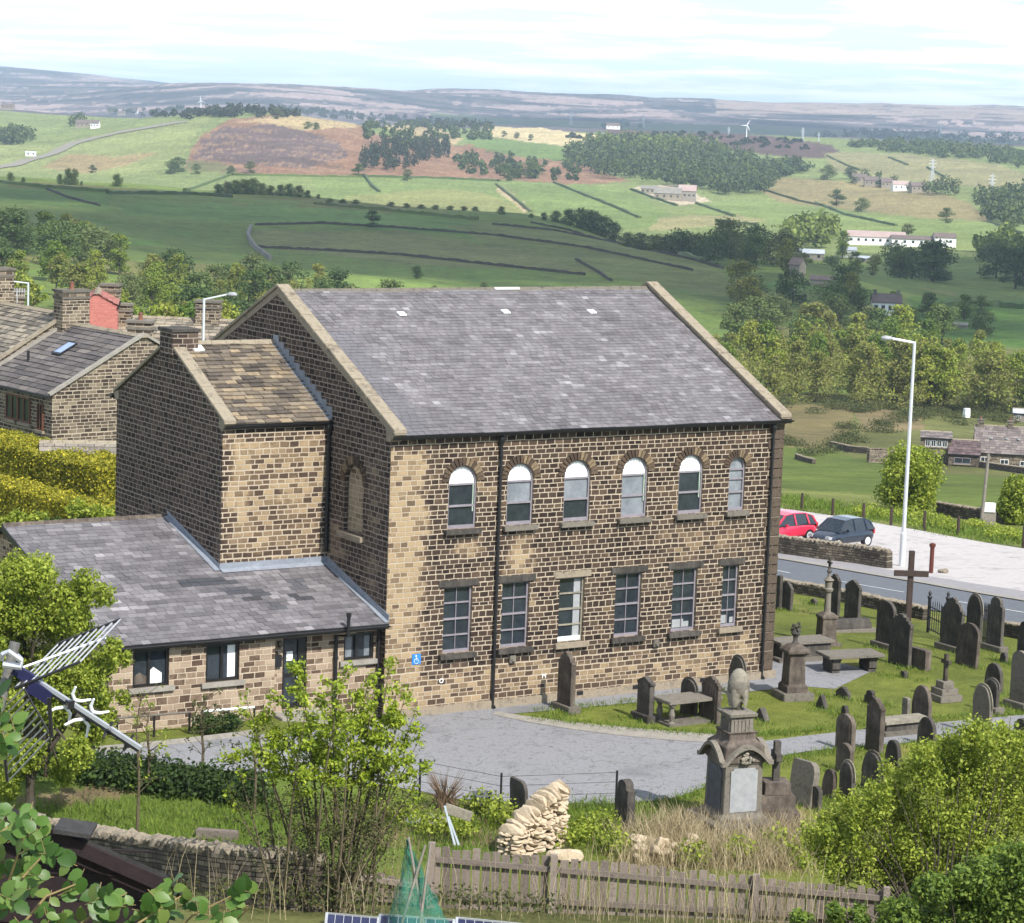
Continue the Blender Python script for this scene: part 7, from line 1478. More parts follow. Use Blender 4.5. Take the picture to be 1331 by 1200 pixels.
# big light-green bush at the right
root = ground_at(1230, 52.5); B = []
for x, y, r in [(1290, 1000, .75), (1240, 990, .7), (1200, 1010, .6), (1320, 985, .6), (1170, 1030, .5), (1345, 1010, .7), (1270, 1040, .9), (1210, 1060, .8), (1150, 1060, .55), (1330, 1060, .9), (1110, 1065, .45), (1080, 1085, .4), (1180, 1100, .7), (1130, 1110, .5), (1290, 1110, .9), (1230, 1120, .8), (1345, 1130, .8), (1090, 1120, .4), (1200, 1150, .6), (1270, 1170, .8), (1330, 1190, .7), (1065, 1070, .3), (1150, 1140, .5), (1255, 965, .42), (1300, 960, .4), (1225, 975, .38), (1185, 985, .35), (1130, 1040, .4), (1100, 1045, .3), (1075, 1100, .45), (1110, 1090, .5), (1150, 1095, .55), (1180, 1060, .5), (1060, 1090, .3), (1210, 1120, .6), (1180, 1140, .5), (1235, 1075, .6), (1120, 1130, .45), (1160, 1012, .4), (1200, 988, .45), (1275, 958, .45), (1335, 958, .5), (1095, 1070, .4), (1140, 1068, .5), (1055, 1110, .3), (1090, 1140, .4), (1310, 1030, .8), (1255, 1010, .7)]:
    for q in range(3): B.append(blob_px(x+rg.uniform(-16, 16), y+rg.uniform(-14, 14), 54+rg.uniform(-1.2, 1.2), r*rg.uniform(.5, .85), root))
for _ in range(150):
    x = rg.uniform(1050, 1345); top_ = np.interp(x, [1050, 1100, 1150, 1200, 1260, 1340], [1075, 1040, 1010, 975, 945, 945]); B.append(blob_px(x, top_+rg.uniform(-6, 40)+(0 if rg.random() < .5 else rg.uniform(20, 110)), 54+rg.uniform(-1.3, 1.3), rg.uniform(.10, .26), root))
bush('big_bush', root, B, 66000, .078, 'leaf_bush', 'large spreading light-green bush filling the lower right corner', 41, 110, r0=.022, shell=.05)
root = ground_at(1260, 47.0); B = [blob_px(x+rg.uniform(-14, 14), y+rg.uniform(-10, 10), 47+rg.uniform(-.6, .6), r*rg.uniform(.6, 1), root) for x, y, r in [(1180, 1185, .45), (1215, 1165, .45), (1250, 1150, .5), (1290, 1140, .5), (1325, 1120, .5), (1345, 1160, .6), (1300, 1180, .6), (1250, 1190, .5), (1210, 1200, .5), (1150, 1195, .35), (1080, 1190, .3), (1110, 1195, .3), (1040, 1192, .25)] for _ in range(2)]
bush('dark_bush', root, B, 20000, .095, 'leaf_mid', 'darker green leafy bush in front of the big bush at the bottom right', 42, 16, shell=.2)
# thin twiggy shrub in the middle with bright young leaves at its top
root = ground_at(430, 49.5); o = thing('twiggy_shrub', tuple(root), 0, 'tall twiggy shrub with bright yellow-green young leaves at its top, centre left', 'shrub'); mb = MB(); tw = MB(); tips = []; low = []
rr_ = random.Random(5)
stem_px = [(318, 905), (330, 960), (350, 925), (365, 915), (385, 895), (388, 868), (400, 915), (418, 920), (435, 905), (448, 880), (460, 905), (475, 895), (490, 880), (505, 870), (512, 900), (525, 905), (538, 930), (548, 960), (552, 1000), (540, 1040), (345, 985), (310, 985), (372, 965), (410, 960), (455, 950), (498, 950), (300, 1030), (425, 1000), (470, 1000), (380, 1010), (515, 985)]
for i, (x, y) in enumerate(stem_px):
    e = Vector(at_depth(x+rr_.uniform(-4, 4), y, 49.5+rr_.uniform(-1.0, 1.0))-root); s = Vector((rr_.uniform(-.8, .8)*.9, rr_.uniform(-.5, .5), -.2))+Xr*((x-430)/3333*49.5*.35); m1 = s.lerp(e, .55)+Vector((rr_.uniform(-.12, .12), rr_.uniform(-.12, .12), 0)); pts = [s, s.lerp(m1, .5), m1, m1.lerp(e, .5), e]; mb.tube(pts, [.035, .03, .022, .014, .006], 5, False)
    for k in range(16):
        f = rr_.uniform(.18, 1); a = s.lerp(m1, f/.55) if f < .55 else m1.lerp(e, (f-.55)/.45); d = Vector((rr_.gauss(0, 1), rr_.gauss(0, 1), rr_.uniform(.1, 1.2))).normalized(); l = rr_.uniform(.25, .75)*(1.1-.5*f); b = a+d*l; tw.tube([a, a.lerp(b, .5)+Vector((0, 0, .03)), b], [.010, .007, .003], 4, False)
        (tips if b.z > 2.6 and f > .5 else low).append((tuple(b), (.17, .17, .15) if f > .5 else (.2, .2, .18))); (tips if b.z > 2.7 else low).append((tuple(a.lerp(b, .6)), .12))
    tips.append((tuple(e), (.16, .16, .24))); tips.append((tuple(m1.lerp(e, .75)), (.18, .18, .22)))
mb.build('stems', M['twig'], o); tw.build('twigs', M['twig'], o)
V, Q = leaf_cloud(tips, 13000, .085, 51, .1); link('young_leaves', np_mesh('young_leaves', V, Q, M['leaf_fresh']), o)
V, Q = leaf_cloud(low, 7500, .055, 52, .1); link('lower_leaves', np_mesh('lower_leaves', V, Q, M['leaf_dull']), o)
# light-green tree at the left edge
root = ground_at(40, 60.5); B = []
for x, y, r in [(20, 745, .8), (60, 745, .7), (95, 760, .6), (118, 785, .5), (35, 790, 1.0), (85, 810, .8), (0, 800, .9), (130, 830, .45), (145, 860, .4), (140, 895, .4), (60, 860, .9), (10, 860, .9), (110, 880, .7), (150, 920, .3), (70, 920, .8), (20, 920, .8), (120, 940, .55), (95, 970, .6), (40, 970, .7), (-30, 760, .9), (-30, 850, 1.0), (75, 1000, .5), (25, 1010, .5)]:
    for q in range(3): B.append(blob_px(x+rg.uniform(-18, 18), y+rg.uniform(-16, 16), 60.5+rg.uniform(-1, 1), r*rg.uniform(.5, .8), root))
o = thing('garden_tree', tuple(root), 0, 'bushy light-green tree behind the aerial at the left edge', 'tree'); V, Q = leaf_cloud(B, 66000, .092, 43, .2); link('crown', np_mesh('crown', V, Q, M['leaf_bush2'] if 'leaf_bush2' in M else M['leaf_fresh2'] if 'leaf_fresh2' in M else M['leaf_bush']), o)
limbs(43, 7.0, .14, [b[0] for b in B[::4]]).build('trunk', M['bark'], o)
# dark ground cover and thin saplings below the drive
pts = [hit(x, y) for x, y in [(rg.uniform(55, 345), 0) for _ in range(0)]]
gc = []
for _ in range(150):
    x = rg.uniform(20, 345); y = 1000+ (x-60)*.14+rg.uniform(-10, 14); p = hit(x, min(y, 1050)); gc.append((tuple(p+np.array([0, 0, rg.uniform(.1, .45)])), (.42, .42, rg.uniform(.25, .5))))
V, Q = leaf_cloud(gc, 15000, .12, 61, .3); tag(link('ground_cover', np_mesh('ground_cover', V, Q, M['leaf_low'])), 'dark green low plants along the drive edge at the left', 'ground cover', kind='stuff')
for i, (x, yb, yt, lb) in enumerate([(178, 1090, 900, 'thin leafless sapling in the left lawn'), (192, 1030, 915, 'thin sapling with a few leaves beside the drive'), (262, 1020, 905, 'bent bare sapling at the drive edge'), (330, 1060, 935, 'brown twiggy sapling left of the tall shrub')]):
    p = hit(x, yb); H = z_above(p, yt)-p[2]; o = thing('sapling', tuple(p), 0, lb, 'sapling'); mb = MB(); q = Vector((0, 0, -.1)); ends = []
    pts_ = [(0, 0, -.1), (.04, .02, H*.4), (-.05, .03, H*.75), (.06, 0, H)]; mb.tube(pts_, [.045, .035, .02, .006], 6, False)
    for k in range(22): z = H*rg.uniform(.3, .98); a = Vector((0, 0, z)); b = a+Vector((rg.uniform(-.55, .55), rg.uniform(-.55, .55), rg.uniform(.1, .5))); mb.tube([a, b], [.012, .004], 4, False); ends.append((tuple(b), .12))
    mb.build('stem', M['twig'], o)
    V, Q = leaf_cloud(ends, 240 if i != 0 else 90, .08, 70+i, .1); link('leaves', np_mesh('leaves', V, Q, M['leaf_bush' if i < 2 else 'leaf_dull']), o)
for i, (x, y, lb) in enumerate([(268, 955, 'small dark round shrub left of the pale rail post'), (297, 954, 'small dark round shrub right of the pale rail post')]):
    p = hit(x, y); o = thing('clipped_shrub', tuple(p), 0, lb, 'shrub'); V, Q = leaf_cloud([((rg.uniform(-.2, .2), rg.uniform(-.2, .2), .25+rg.uniform(0, .15)), .28) for _ in range(5)], 1300, .08, 80+i, .4); link('foliage', np_mesh('foliage', V, Q, M['leaf_low']), o); limbs(i, .4, .02, [(0, .1, .3), (.1, 0, .3)]).build('stems', M['bark'], o)
# grass: churchyard turf, garden lawn, long dry grass by the monument
tp = []
for q in GPOS:
    for _ in range(7): tp.append(q+np.array([rg.uniform(-.5, .3), rg.uniform(-.6, .6), 0]))
for q in smooth_line([(700, 934), (780, 943), (870, 951), (960, 956), (1040, 952), (1120, 944), (1220, 935), (1331, 926)], 16)+smooth_line([(1331, 956), (1180, 969), (1080, 978), (1010, 990), (945, 1015), (900, 1036), (850, 1047), (740, 1050)], 14): tp.append(hit(q[0], q[1]+rg.uniform(-1, 1)))
for q in smooth_line([(700, 926), (780, 918), (870, 908), (960, 896)], 10): tp.append(hit(q[0], q[1]+rg.uniform(-1, 1)))
tag(link('turf', blades('turf', tp, 13000, .13, .022, 'grassblade', 91, .55, .22)), 'tufts of uncut grass round the gravestones and along the path edges', 'grass', kind='stuff')
tag(link('long_grass', blades('long_grass', [hit(rg.uniform(735, 905), rg.uniform(1050, 1100)) for _ in range(90)]+[hit(rg.uniform(20, 640), rg.uniform(1045, 1105)) for _ in range(160)], 16000, .17, .022, 'grassblade', 92, .4, .6)), 'longer green grass on the garden side of the drive', 'grass', kind='stuff')
tag(link('dry_grass', blades('dry_grass', [hit(rg.uniform(820, 1060), rg.uniform(1078, 1130)) for _ in range(110)], 6500, .6, .016, 'straw', 93, .4, .45)), 'tall bleached dry grass at the foot of the urn monument', 'dry grass', kind='stuff')
tag(link('dry_stalks', blades('dry_stalks', [ground_at(rg.uniform(250, 560), rg.uniform(47.5, 52)) for _ in range(22)]+[ground_at(rg.uniform(560, 1150), rg.uniform(49, 50.5)) for _ in range(40)], 520, 1.35, .012, 'straw', 94, .2, .35)), 'thin dry stalks standing in front of the fence', 'stalks', kind='stuff')
V, Q = leaf_cloud([(tuple(hit(x, y)+np.array([0, 0, .3])), (.5, .5, .4)) for x, y in [(760, 1095), (785, 1085), (640, 1062), (620, 1058), (655, 1075), (740, 1100), (1010, 1110), (960, 1120), (900, 1125), (1040, 1125), (560, 1085), (600, 1090), (480, 1060), (520, 1070), (800, 1110)] for _ in range(2)], 6000, .10, 63, .2)
tag(link('weeds', np_mesh('weeds', V, Q, M['leaf_bush'])), 'green weeds growing along the back of the fence', 'weeds', kind='stuff')
V, Q = leaf_cloud([(tuple(ground_at(x, 49.2+rg.uniform(-.8, .8))+np.array([0, 0, .4])), (.6, .6, .25)) for x in np.linspace(200, 720, 30)], 1700, .085, 64, .2)
tag(link('undergrowth', np_mesh('undergrowth', V, Q, M['leaf_dull'])), 'dull brown-green undergrowth at the foot of the twiggy shrub', 'undergrowth', kind='stuff')

# ------------------------------------------------------------------ fences
def picket_fence(label, pxs, D0, D1, tops, boards, seed, posts):
    r_ = random.Random(seed); A = at_depth(pxs[0], tops[0], D0); B = at_depth(pxs[1], tops[1], D1); ga, gb = float(ground_z(A[0], A[1])), float(ground_z(B[0], B[1])); o = thing('picket_fence', (A[0], A[1], ga), 0, label, 'fence')
    O = np.array([A[0], A[1], ga]); d = B-A; L_ = np.linalg.norm(d[:2]); u = np.array([d[0]/L_, d[1]/L_, 0]); an = math.atan2(u[1], u[0]); nrm = np.array([u[1], -u[0], 0])
    for i in range(boards):
        f = (i+.5)/boards; zt = A[2]+d[2]*f-ga+r_.uniform(-.05, .05); zb = (gb-ga)*f-.1; w_ = L_/boards*.80*r_.uniform(.9, 1.08); c = u*L_*f-nrm*.03
        mb = MB(); mb.box((c[0], c[1], (zt+zb)/2), (w_, .022, zt-zb), an, 1.0, 0, r_.uniform(-.025, .025)); mb.build('picket', M['oldwood'], o)
    for q in (.20, .78):
        mb = MB(); a = nrm*.04+np.array([0, 0, (A[2]-ga)*(1-q)]); b = u*L_+nrm*.04+np.array([0, 0, (B[2]-ga)*(1-q)+(gb-ga)*q]); mb.beam(a, b, .06, .11); mb.build('rail', M['oldwood'], o)
    for f in posts:
        c = u*L_*f+nrm*.10; zt = A[2]+d[2]*f-ga+.06; mb = MB(); mb.box((c[0], c[1], zt/2+(gb-ga)*f/2-.1), (.13, .12, zt-(gb-ga)*f+.3), an); mb.build('post', M['oldwood'], o)
    return o
picket_fence('long weathered picket fence across the bottom of the photo', (562, 1152), 51, 50.5, (1100, 1158), 46, 3, (.0, .27, .715, 1.0))
picket_fence('short picket fence partly hidden behind the twiggy shrub', (305, 555), 51.5, 51.2, (1103, 1146), 19, 4, (.0, .55))
# stone wall at the left
wall_run('garden_wall', [hit(x, y) for x, y in [(20, 1122), (80, 1132), (130, 1143), (200, 1158), (270, 1170), (330, 1178), (420, 1184)]], 1.05, .55, 'drystone', 'old grey dry stone garden wall behind the dark shed', .26, seed=13, cmat='copes', copew=.95)
p = hit(282, 1092); o = thing('timber_sleeper', tuple(p), VA-R(8), 'old dark timber sleeper lying at the lawn edge', 'timber'); mb = MB(); mb.box((0, 0, .14), (1.05, .24, .24)); mb.build('beam', M['oldwood'], o, bevel=.02); mb = MB()
for q in (-.35, .3): mb.box((q, 0, -.02), (.18, .3, .1))
mb.build('bearer', M['crosswood'], o)
for x, yb, yt, lb in [(121, 985, 940, 'thin dark post by the left tree'), (59, 1010, 915, 'brown post under the light-green tree')]:
    p = hit(x, yb); H = z_above(p, yt)-p[2]; mb = MB(); mb.tube([(0, 0, -.2), (0, 0, H)], [.05, .045], 7); mb.tube([(0, 0, H), (0, 0, H+.02)], [.045, .02], 7); tag(mb.build('garden_post', M['crosswood'], None, loc=tuple(p)), lb, 'post')
p = hit(650, 1060); H = z_above(p, 1005)-p[2]; o = thing('wire_fence', tuple(p), 0, 'thin wire fence with a dark iron stake along the drive', 'fence'); mb = MB(); mb.tube([(0, 0, -.1), (0, 0, H)], .03, 7); mb.build('stake', M['iron'], o)
mb = MB(); b0 = Vector(hit(545, 1040)-np.array(p)); b1 = Vector(hit(800, 1055)-np.array(p))
for z in (.2, .5, .8, 1.05): mb.tube([b0+Vector((0, 0, z)), Vector((0, 0, z-.02)), b1+Vector((0, 0, z))], .006, 4)
mb.build('wire', M['iron'], o); mb = MB(); mb.tube([b0+Vector((0, 0, -.1)), b0+Vector((0, 0, 1.1))], .03, 6); mb.build('stake', M['iron'], o); mb = MB(); mb.tube([b1+Vector((0, 0, -.1)), b1+Vector((0, 0, 1.1))], .03, 6); mb.build('stake', M['iron'], o)

# ------------------------------------------------------------------ rebuilt dry stone wall end, rubble, odds and ends
p0 = hit(662, 1112); p1 = hit(740, 1092); o = thing('dry_stone_wall', tuple(p0), 0, 'short newly built wall of pale sandstone with raking arched coping stones', 'wall'); d = Vector(p1-p0); L_ = 1.62; u = d.normalized(); u.z = 0; u.normalize(); an = math.atan2(u.y, u.x); sd = Vector((u.y, -u.x, 0)); mb = MB(); r_ = random.Random(12)
rake = lambda f: .52+.80*f**.85
for lay in range(15):
    z = lay*.088+r_.uniform(-.012, .012); wd = .80-.02*lay
    for side in (-1, 1):
        k = 0.0
        while k < L_:
            l = r_.uniform(.09, .36); c = u*(k+l/2)+sd*(side*(wd/2-.13+r_.uniform(-.05, .04)))
            if z < rake((k+l/2)/L_)-.05: mb.rock((c.x, c.y, z+.06+r_.uniform(-.02, .02)), (l*1.1, .30, r_.uniform(.08, .17)), r_, 2, an+r_.uniform(-.2, .2), (.2, .4))
            k += l
    for e in (0, L_):
        for q in (-.25, -.02, .22):
            if z < rake(e/L_)-.05: c = u*e+sd*q; mb.rock((c.x, c.y, z+.06), (.28, r_.uniform(.2, .32), r_.uniform(.09, .15)), r_, 2, an+r_.uniform(-.3, .3), (.2, .4))
mb.build('face_stones', M['rubble'], o); mb = MB(); k = -.05
while k < L_+.05: l = r_.uniform(.10, .17); c = u*(k+l/2); mb.rock((c.x, c.y, rake(min(1, max(0, k/L_)))+.10), (l*1.2, .66, r_.uniform(.30, .44)), r_, 2, an+r_.uniform(-.15, .15), (.24, .42)); k += l
mb.build('coping_stones', M['rubble'], o)
p = hit(735, 1120); mb = MB(); mb.rock((0, 0, .16), (.85, .5, .3), random.Random(3), 2, VA); tag(mb.build('stone_block', M['rubble'], None, loc=tuple(p)), 'pale flat stone block lying at the end of the new wall', 'stone')
r_ = random.Random(44)
for i in range(34):
    x = r_.uniform(822, 928); y = 1110+r_.uniform(-10, 12); p = hit(x, y); s = r_.uniform(.24, .50); mb = MB(); mb.rock((0, 0, s*.3), (s*1.3, s*.9, s*.8), r_, 2, None, (.17, .34)); tag(mb.build('rubble_stone', M['rubble'], None, loc=tuple(p+np.array([0, 0, r_.choice([0, 0, .18])]))), 'pale angular sandstone in the rubble heap behind the fence', 'stone', 'stones of the rubble heap')
def plank(name, a, b, Da, Db, wd, th, mat, label, cat='board'):
    A = Vector(at_depth(a[0], a[1], Da)); B = Vector(at_depth(b[0], b[1], Db)); mb = MB(); mb.beam((0, 0, 0), B-A, wd, th); return tag(mb.build(name, M[mat], None, loc=tuple(A), bevel=.004), label, cat)
M['paleblue'] = mottled('pale_blue_plastic', (.30, .345, .36), (.42, .46, .47), 3, .6, .3, 0)
plank('white_board', (578, 1050), (613, 1062), 61, 61, .08, .24, 'palegrave', 'white panel leaning among weeds left of the rubble wall')
plank('blue_strip', (578, 1048), (591, 1098), 59.5, 55.5, .05, .03, 'paleblue', 'pale blue strip leaning against the fence, left of the pair')
plank('blue_strip', (583, 1062), (596, 1098), 59, 55.5, .05, .03, 'paleblue', 'pale blue strip leaning against the fence, right of the pair')
p = hit(566, 1072); mb = MB(); mb.box((0, 0, .10), (.62, .4, .06), VA, rx=.15); mb.box((.05, 0, .2), (.4, .28, .05), VA+.3, ry=.2); tag(mb.build('broken_slab', M['palegrave'], None, loc=tuple(p), bevel=.01), 'broken pale slabs lying in the weeds', 'slabs')
p = hit(536, 1070); mb = MB(); mb.box((0, 0, .08), (.4, .3, .06), VA, rx=.15); mb.box((.03, .05, .14), (.22, .2, .05), VA+.5); tag(mb.build('broken_slab', M['marble'], None, loc=tuple(p), bevel=.01), 'small pale slab left of the broken slabs', 'slabs')
p = hit(627, 1058); H = z_above(p, 1028)-p[2]; o = thing('grey_bin', tuple(p), VA+R(12), 'weathered grey bin without lid behind the fence', 'bin'); mb = MB(); mb.lathe([(.16, 0), (.20, H*.8), (.235, H*.82), (.235, H*.9), (.2, H*.9), (.14, .1)], (0, 0, 0), sq=True); mb.build('body', M['iron'] if False else mottled('grey_plastic', (.07, .08, .095), (.13, .14, .16), 4, .6, .4, 0), o); mb = MB(); mb.tube([(-.2, .22, H*.86), (.2, .22, H*.86)], .025, 6); mb.build('handle', M['iron'], o)
p = hit(578, 1050); o = thing('dead_bush', tuple(p), 0, 'clump of brown dead stems beside the drive', 'bush'); mb = MB()
for k in range(90): a = rg.uniform(0, 6.28); l = rg.uniform(.4, 1.05); mb.tube([(rg.uniform(-.3, .3), rg.uniform(-.3, .3), -.05), (math.cos(a)*.25, math.sin(a)*.25, l*.6), (math.cos(a)*.5, math.sin(a)*.5, l)], [.012, .009, .003], 4, False)
mb.build('stems', mottled('dead_stem', (.10, .065, .04), (.2, .14, .09), 4, .95, .1, 0), o)
# green netting draped on sticks
k = NM('green_netting'); uv = k.n('ShaderNodeTexCoord').outputs['UV']; vo = k.n('ShaderNodeTexVoronoi'); vo.inputs['Scale'].default_value = 30; k.l(uv, vo.inputs['Vector']); k.fin(k.ramp(k.noise(2), [(.3, (.02, .16, .11)), (.7, (.05, .28, .19))]), .6, .3)
tr = k.n('ShaderNodeBsdfTransparent'); mx = k.n('ShaderNodeMixShader'); k.l(k.math('MULTIPLY_ADD', k.noise(3.0, 4, .7), .62, .0, clamp=True), mx.inputs[0]); k.l(tr.outputs[0], mx.inputs[1]); k.l(k.b.outputs[0], mx.inputs[2]); k.l(mx.outputs[0], k.out.inputs[0]); M['net'] = k.m
root = ground_at(540, 47.2); o = thing('garden_netting', tuple(root), 0, 'green garden netting draped over leaning sticks at the bottom of the photo', 'netting'); top = Vector(at_depth(531, 1092, 47.2)-root); V = []; n = 24; mlev = 12; r_ = random.Random(8)
feet = [Vector(at_depth(x, y, D)-root) for x, y, D in [(500, 1215, 46.6), (530, 1222, 46.0), (562, 1218, 46.2), (590, 1205, 46.8), (575, 1190, 47.8), (530, 1190, 48.2), (505, 1195, 47.8)]]
for j in range(mlev+1):
    f = j/mlev
    for i in range(n):
        q = i/n*len(feet); a = feet[int(q) % len(feet)].lerp(feet[(int(q)+1) % len(feet)], q % 1); p_ = top.lerp(a, f**1.1)+Vector((r_.gauss(0, .03), r_.gauss(0, .03), -.22*math.sin(f*PI)*(.6+.4*math.cos(i*1.7)))); V.append(p_)
mb = MB(); mb.add(V, [(j*n+i, j*n+(i+1) % n, (j+1)*n+(i+1) % n, (j+1)*n+i) for j in range(mlev) for i in range(n)]); mb.build('net', M['net'], o, smooth=True)
mb = MB()
for (a, b, D) in [((531, 1088), (552, 1210), 47.0), ((553, 1098), (518, 1215), 46.9), ((560, 1095), (545, 1210), 46.8)]: mb.tube([tuple(at_depth(a[0], a[1], D)-root), tuple(at_depth(b[0], b[1], D-.4)-root)], [.022, .028], 6)
mb.build('sticks', M['greywood'], o)
# solar panels at the bottom edge
M['cells'] = mottled('solar_cells', (.012, .014, .04), (.028, .032, .085), 3, .15, .6, 0)
for i, (x0, x1, y0, y1) in enumerate([(425, 492, 1187, 1193), (494, 590, 1189, 1196), (594, 745, 1193, 1208)]):
    A = Vector(at_depth(x0, y0, 47.6)); B = Vector(at_depth(x1, y1, 47.4)); o = thing('solar_panel', tuple(A), 0, ['solar panel with white frame, leftmost and smallest in view, behind stalks', 'solar panel with white frame beside the green netting', 'longest solar panel at the bottom edge below the picket fence'][i], 'solar panel'); u = (B-A); dn = Vector((-FWH[0]*.95, -FWH[1]*.95, -.60)); mb = MB()
    mb.beam((0, 0, 0), u, .03, .035); mb.beam(dn, u+dn, .03, .035); mb.beam((0, 0, 0), dn, .05, .05); mb.beam(u, u+dn, .05, .05); mb.build('frame', M['alu'], o); mb = MB(); mb.add([(0, 0, -.005), u+Vector((0, 0, -.005)), u+dn+Vector((0, 0, -.005)), dn+Vector((0, 0, -.005))], [(0, 1, 2, 3)])
    mb.build('cells', M['cells'], o); mb = MB()
    for q in np.linspace(0, 1, int(u.length/.17)+1)[1:-1]: mb.beam(u*q+Vector((0, 0, .002)), u*q+dn+Vector((0, 0, .002)), .008, .006)
    mb.build('busbars', M['galv'], o)
    mb = MB()
    for q in (.08, .92): e = u*q+dn*.5; gz = float(ground_z(A.x+e.x, A.y+e.y))-A.z; mb.beam(e, (e.x, e.y, gz-.1), .05, .05, (1, 0, 0))
    mb.build('stand', M['alu'], o)

# ------------------------------------------------------------------ dark shed, aerial and rose leaves close to the camera
DSH = 29.0; A = at_depth(-40, 1032, DSH); B = at_depth(196, 1132, DSH); sh = thing('garden_shed', (B[0], B[1], float(ground_z(B[0], B[1]))), 0, 'dark stained timber shed with sloping felt roof in the lower left corner', 'shed'); O = np.array(sh.location)
u = Vector(RTH); f_ = Vector(FWH); a = Vector(A-O); b = Vector(B-O); back = f_*1.7-Vector((0, 0, .75)); mb = MB()
bot = lambda v: Vector((v.x, v.y, -.6)); far_a = a-u*2.0+Vector((0, 0, .85))
mb.add([bot(far_a), bot(b), b, far_a, bot(far_a)+back, bot(b)+back, b+back, far_a+back], [(0, 1, 2, 3), (1, 5, 6, 2), (5, 4, 7, 6), (4, 0, 3, 7)]); mb.build('wall', M['shed'], sh); mb = MB()
for k in range(9): z0 = -.3+k*.30; mb.beam(Vector((far_a.x, far_a.y, z0))-f_*.012, Vector((b.x, b.y, z0))-f_*.012, .025, .02)
mb.build('boards', M['shed'], sh); sl_ = (b-far_a).normalized(); mb = MB(); e0 = far_a-sl_*.2-f_*.22+Vector((0, 0, .05)); e1 = b+sl_*.22-f_*.22+Vector((0, 0, .05))
bk = f_*2.15-Vector((0, 0, .95)); upz = Vector((0, 0, .07)); mb.add([e0, e1, e1+bk, e0+bk, e0+upz, e1+upz, e1+bk+upz, e0+bk+upz], [(0, 1, 2, 3), (4, 7, 6, 5), (0, 4, 5, 1), (1, 5, 6, 2), (2, 6, 7, 3), (3, 7, 4, 0)]); mb.build('roof', M['felt'], sh); mb = MB(); mb.beam(e0-f_*.06-Vector((0, 0, .05)), e1-f_*.06-Vector((0, 0, .05)), .04, .16); mb.build('fascia', M['shed'], sh)
c0 = at_depth(72, 1076, DSH-.3)-O; c1 = at_depth(120, 1083, DSH-.3)-O; mb = MB(); mb.beam(Vector(c0)+f_*.1, Vector(c1)+f_*.1, .5, .05); mb.build('felt_patch', M['felt'], sh)
DA = 14.0
def ap(zx, zy, dd=0.0): return Vector(at_depth(zx/5, 790+zy/5, DA+dd))
ae = thing('tv_aerial', tuple(ap(130, 480)), 0, 'large silver television aerial with grid reflectors and white prongs at the left', 'aerial'); O = Vector(ae.location)
P5 = lambda zx, zy, dd=0.0: tuple(ap(zx, zy, dd)-O)
gp = ground_at(-28, 13.2); mb = MB(); base = Vector(gp)-O; t_ = ap(100, 225, .1)-O; mb.tube([tuple(base), P5(-90, 1000, -.02), tuple(t_)], .030, 12); mb.build('mast', mottled('dull_steel', (.10, .095, .085), (.19, .18, .165), 8, .6, .4, 0, metal=.3), ae)
mb = MB(); mb.tube([P5(5, 335, -.1), P5(20, 300, -.12), P5(55, 285, -.12), P5(140, 345, -.1)], .016, 8); mb.tube([P5(20, 370, -.08), P5(140, 385, -.08)], .02, 8); mb.tube([P5(110, 305, .1), P5(140, 335, .06), P5(135, 375, .05)], .012, 8); mb.build('clamp', M['alu'], ae)
mb = MB(); mb.beam(P5(90, 395, 0), P5(260, 500, 0), .035, .06); mb.beam(P5(195, 500, -.02), P5(335, 590, -.04), .05, .075); mb.build('bracket', plain('navy_plastic', (.012, .012, .05), .5, .4), ae)
mb = MB(); mb.beam(P5(215, 455, 0), P5(918, 915, -.30), .021, .021); mb.build('boom', M['alu'], ae); mb = MB(); dz = Vector((0, 0, -.021)); mb.beam(Vector(P5(215, 455, 0))+dz, Vector(P5(900, 903, -.29))+dz, .022, .016)  # dark strip below the boom: the shade of its underside as colour
for x, y in ((455, 628), (575, 705), (705, 795), (835, 880)): mb.box(P5(x, y, -.12), (.04, .04, .045))
mb.build('boom_shade_and_clips', M['darkframe'], ae)
lerp2 = lambda a, b, f: (a[0]+(b[0]-a[0])*f, a[1]+(b[1]-a[1])*f)
gr = MB(); fr_ = MB(); fr2 = MB()
for i in range(9):
    f = i/8; s = lerp2((92, 525), (520, 352), f); e = lerp2((380, 235), (783, 75), f); gr.tube([P5(*s, -.05), P5(*e, .30)], .0048, 6)
gr.tube([P5(140, 392, .05), P5(690, 195, .22)], .008, 6); fr_.tube([P5(92, 525, -.05), P5(520, 352, -.05)], .009, 6); fr_.tube([P5(380, 235, .30), P5(783, 75, .30)], .009, 6)
for i in range(10):
    f = i/9; s = lerp2((12, 665), (52, 1130), f); e = lerp2((155, 522), (332, 835), f); gr.tube([P5(*s, .15), P5(*e, -.15)], .0048, 6)
fr2.tube([P5(318, 585, -.15), P5(336, 845, -.15)], .012, 6); fr3 = MB(); fr3.tube([P5(30, 940, .15), P5(48, 1130, .15)], .010, 6); fr3.build('reflector_frame', M['darkframe'], ae); fr2.tube([P5(155, 522, -.15), P5(332, 835, -.15)], .006, 6)
gr.build('reflector_rods', M['alu'], ae); fr_.build('reflector_frame', M['darkframe'], ae); fr2.build('reflector_frame', M['darkframe'], ae)
for dx, dy, dd in ((0, 0, 0), (118, 78, -.05)):
    mb = MB()
    for cv in ([(492, 515), (472, 560), (485, 600), (530, 607), (592, 597)], [(302, 685), (360, 655), (425, 645), (458, 690), (443, 765)]):
        mb.tube([P5(x+dx, y+dy, -.12+dd+.02*i) for i, (x, y) in enumerate(cv)], [.006, .0095, .011, .0095, .006], 8)
    mb.build('prong', M['white'], ae)
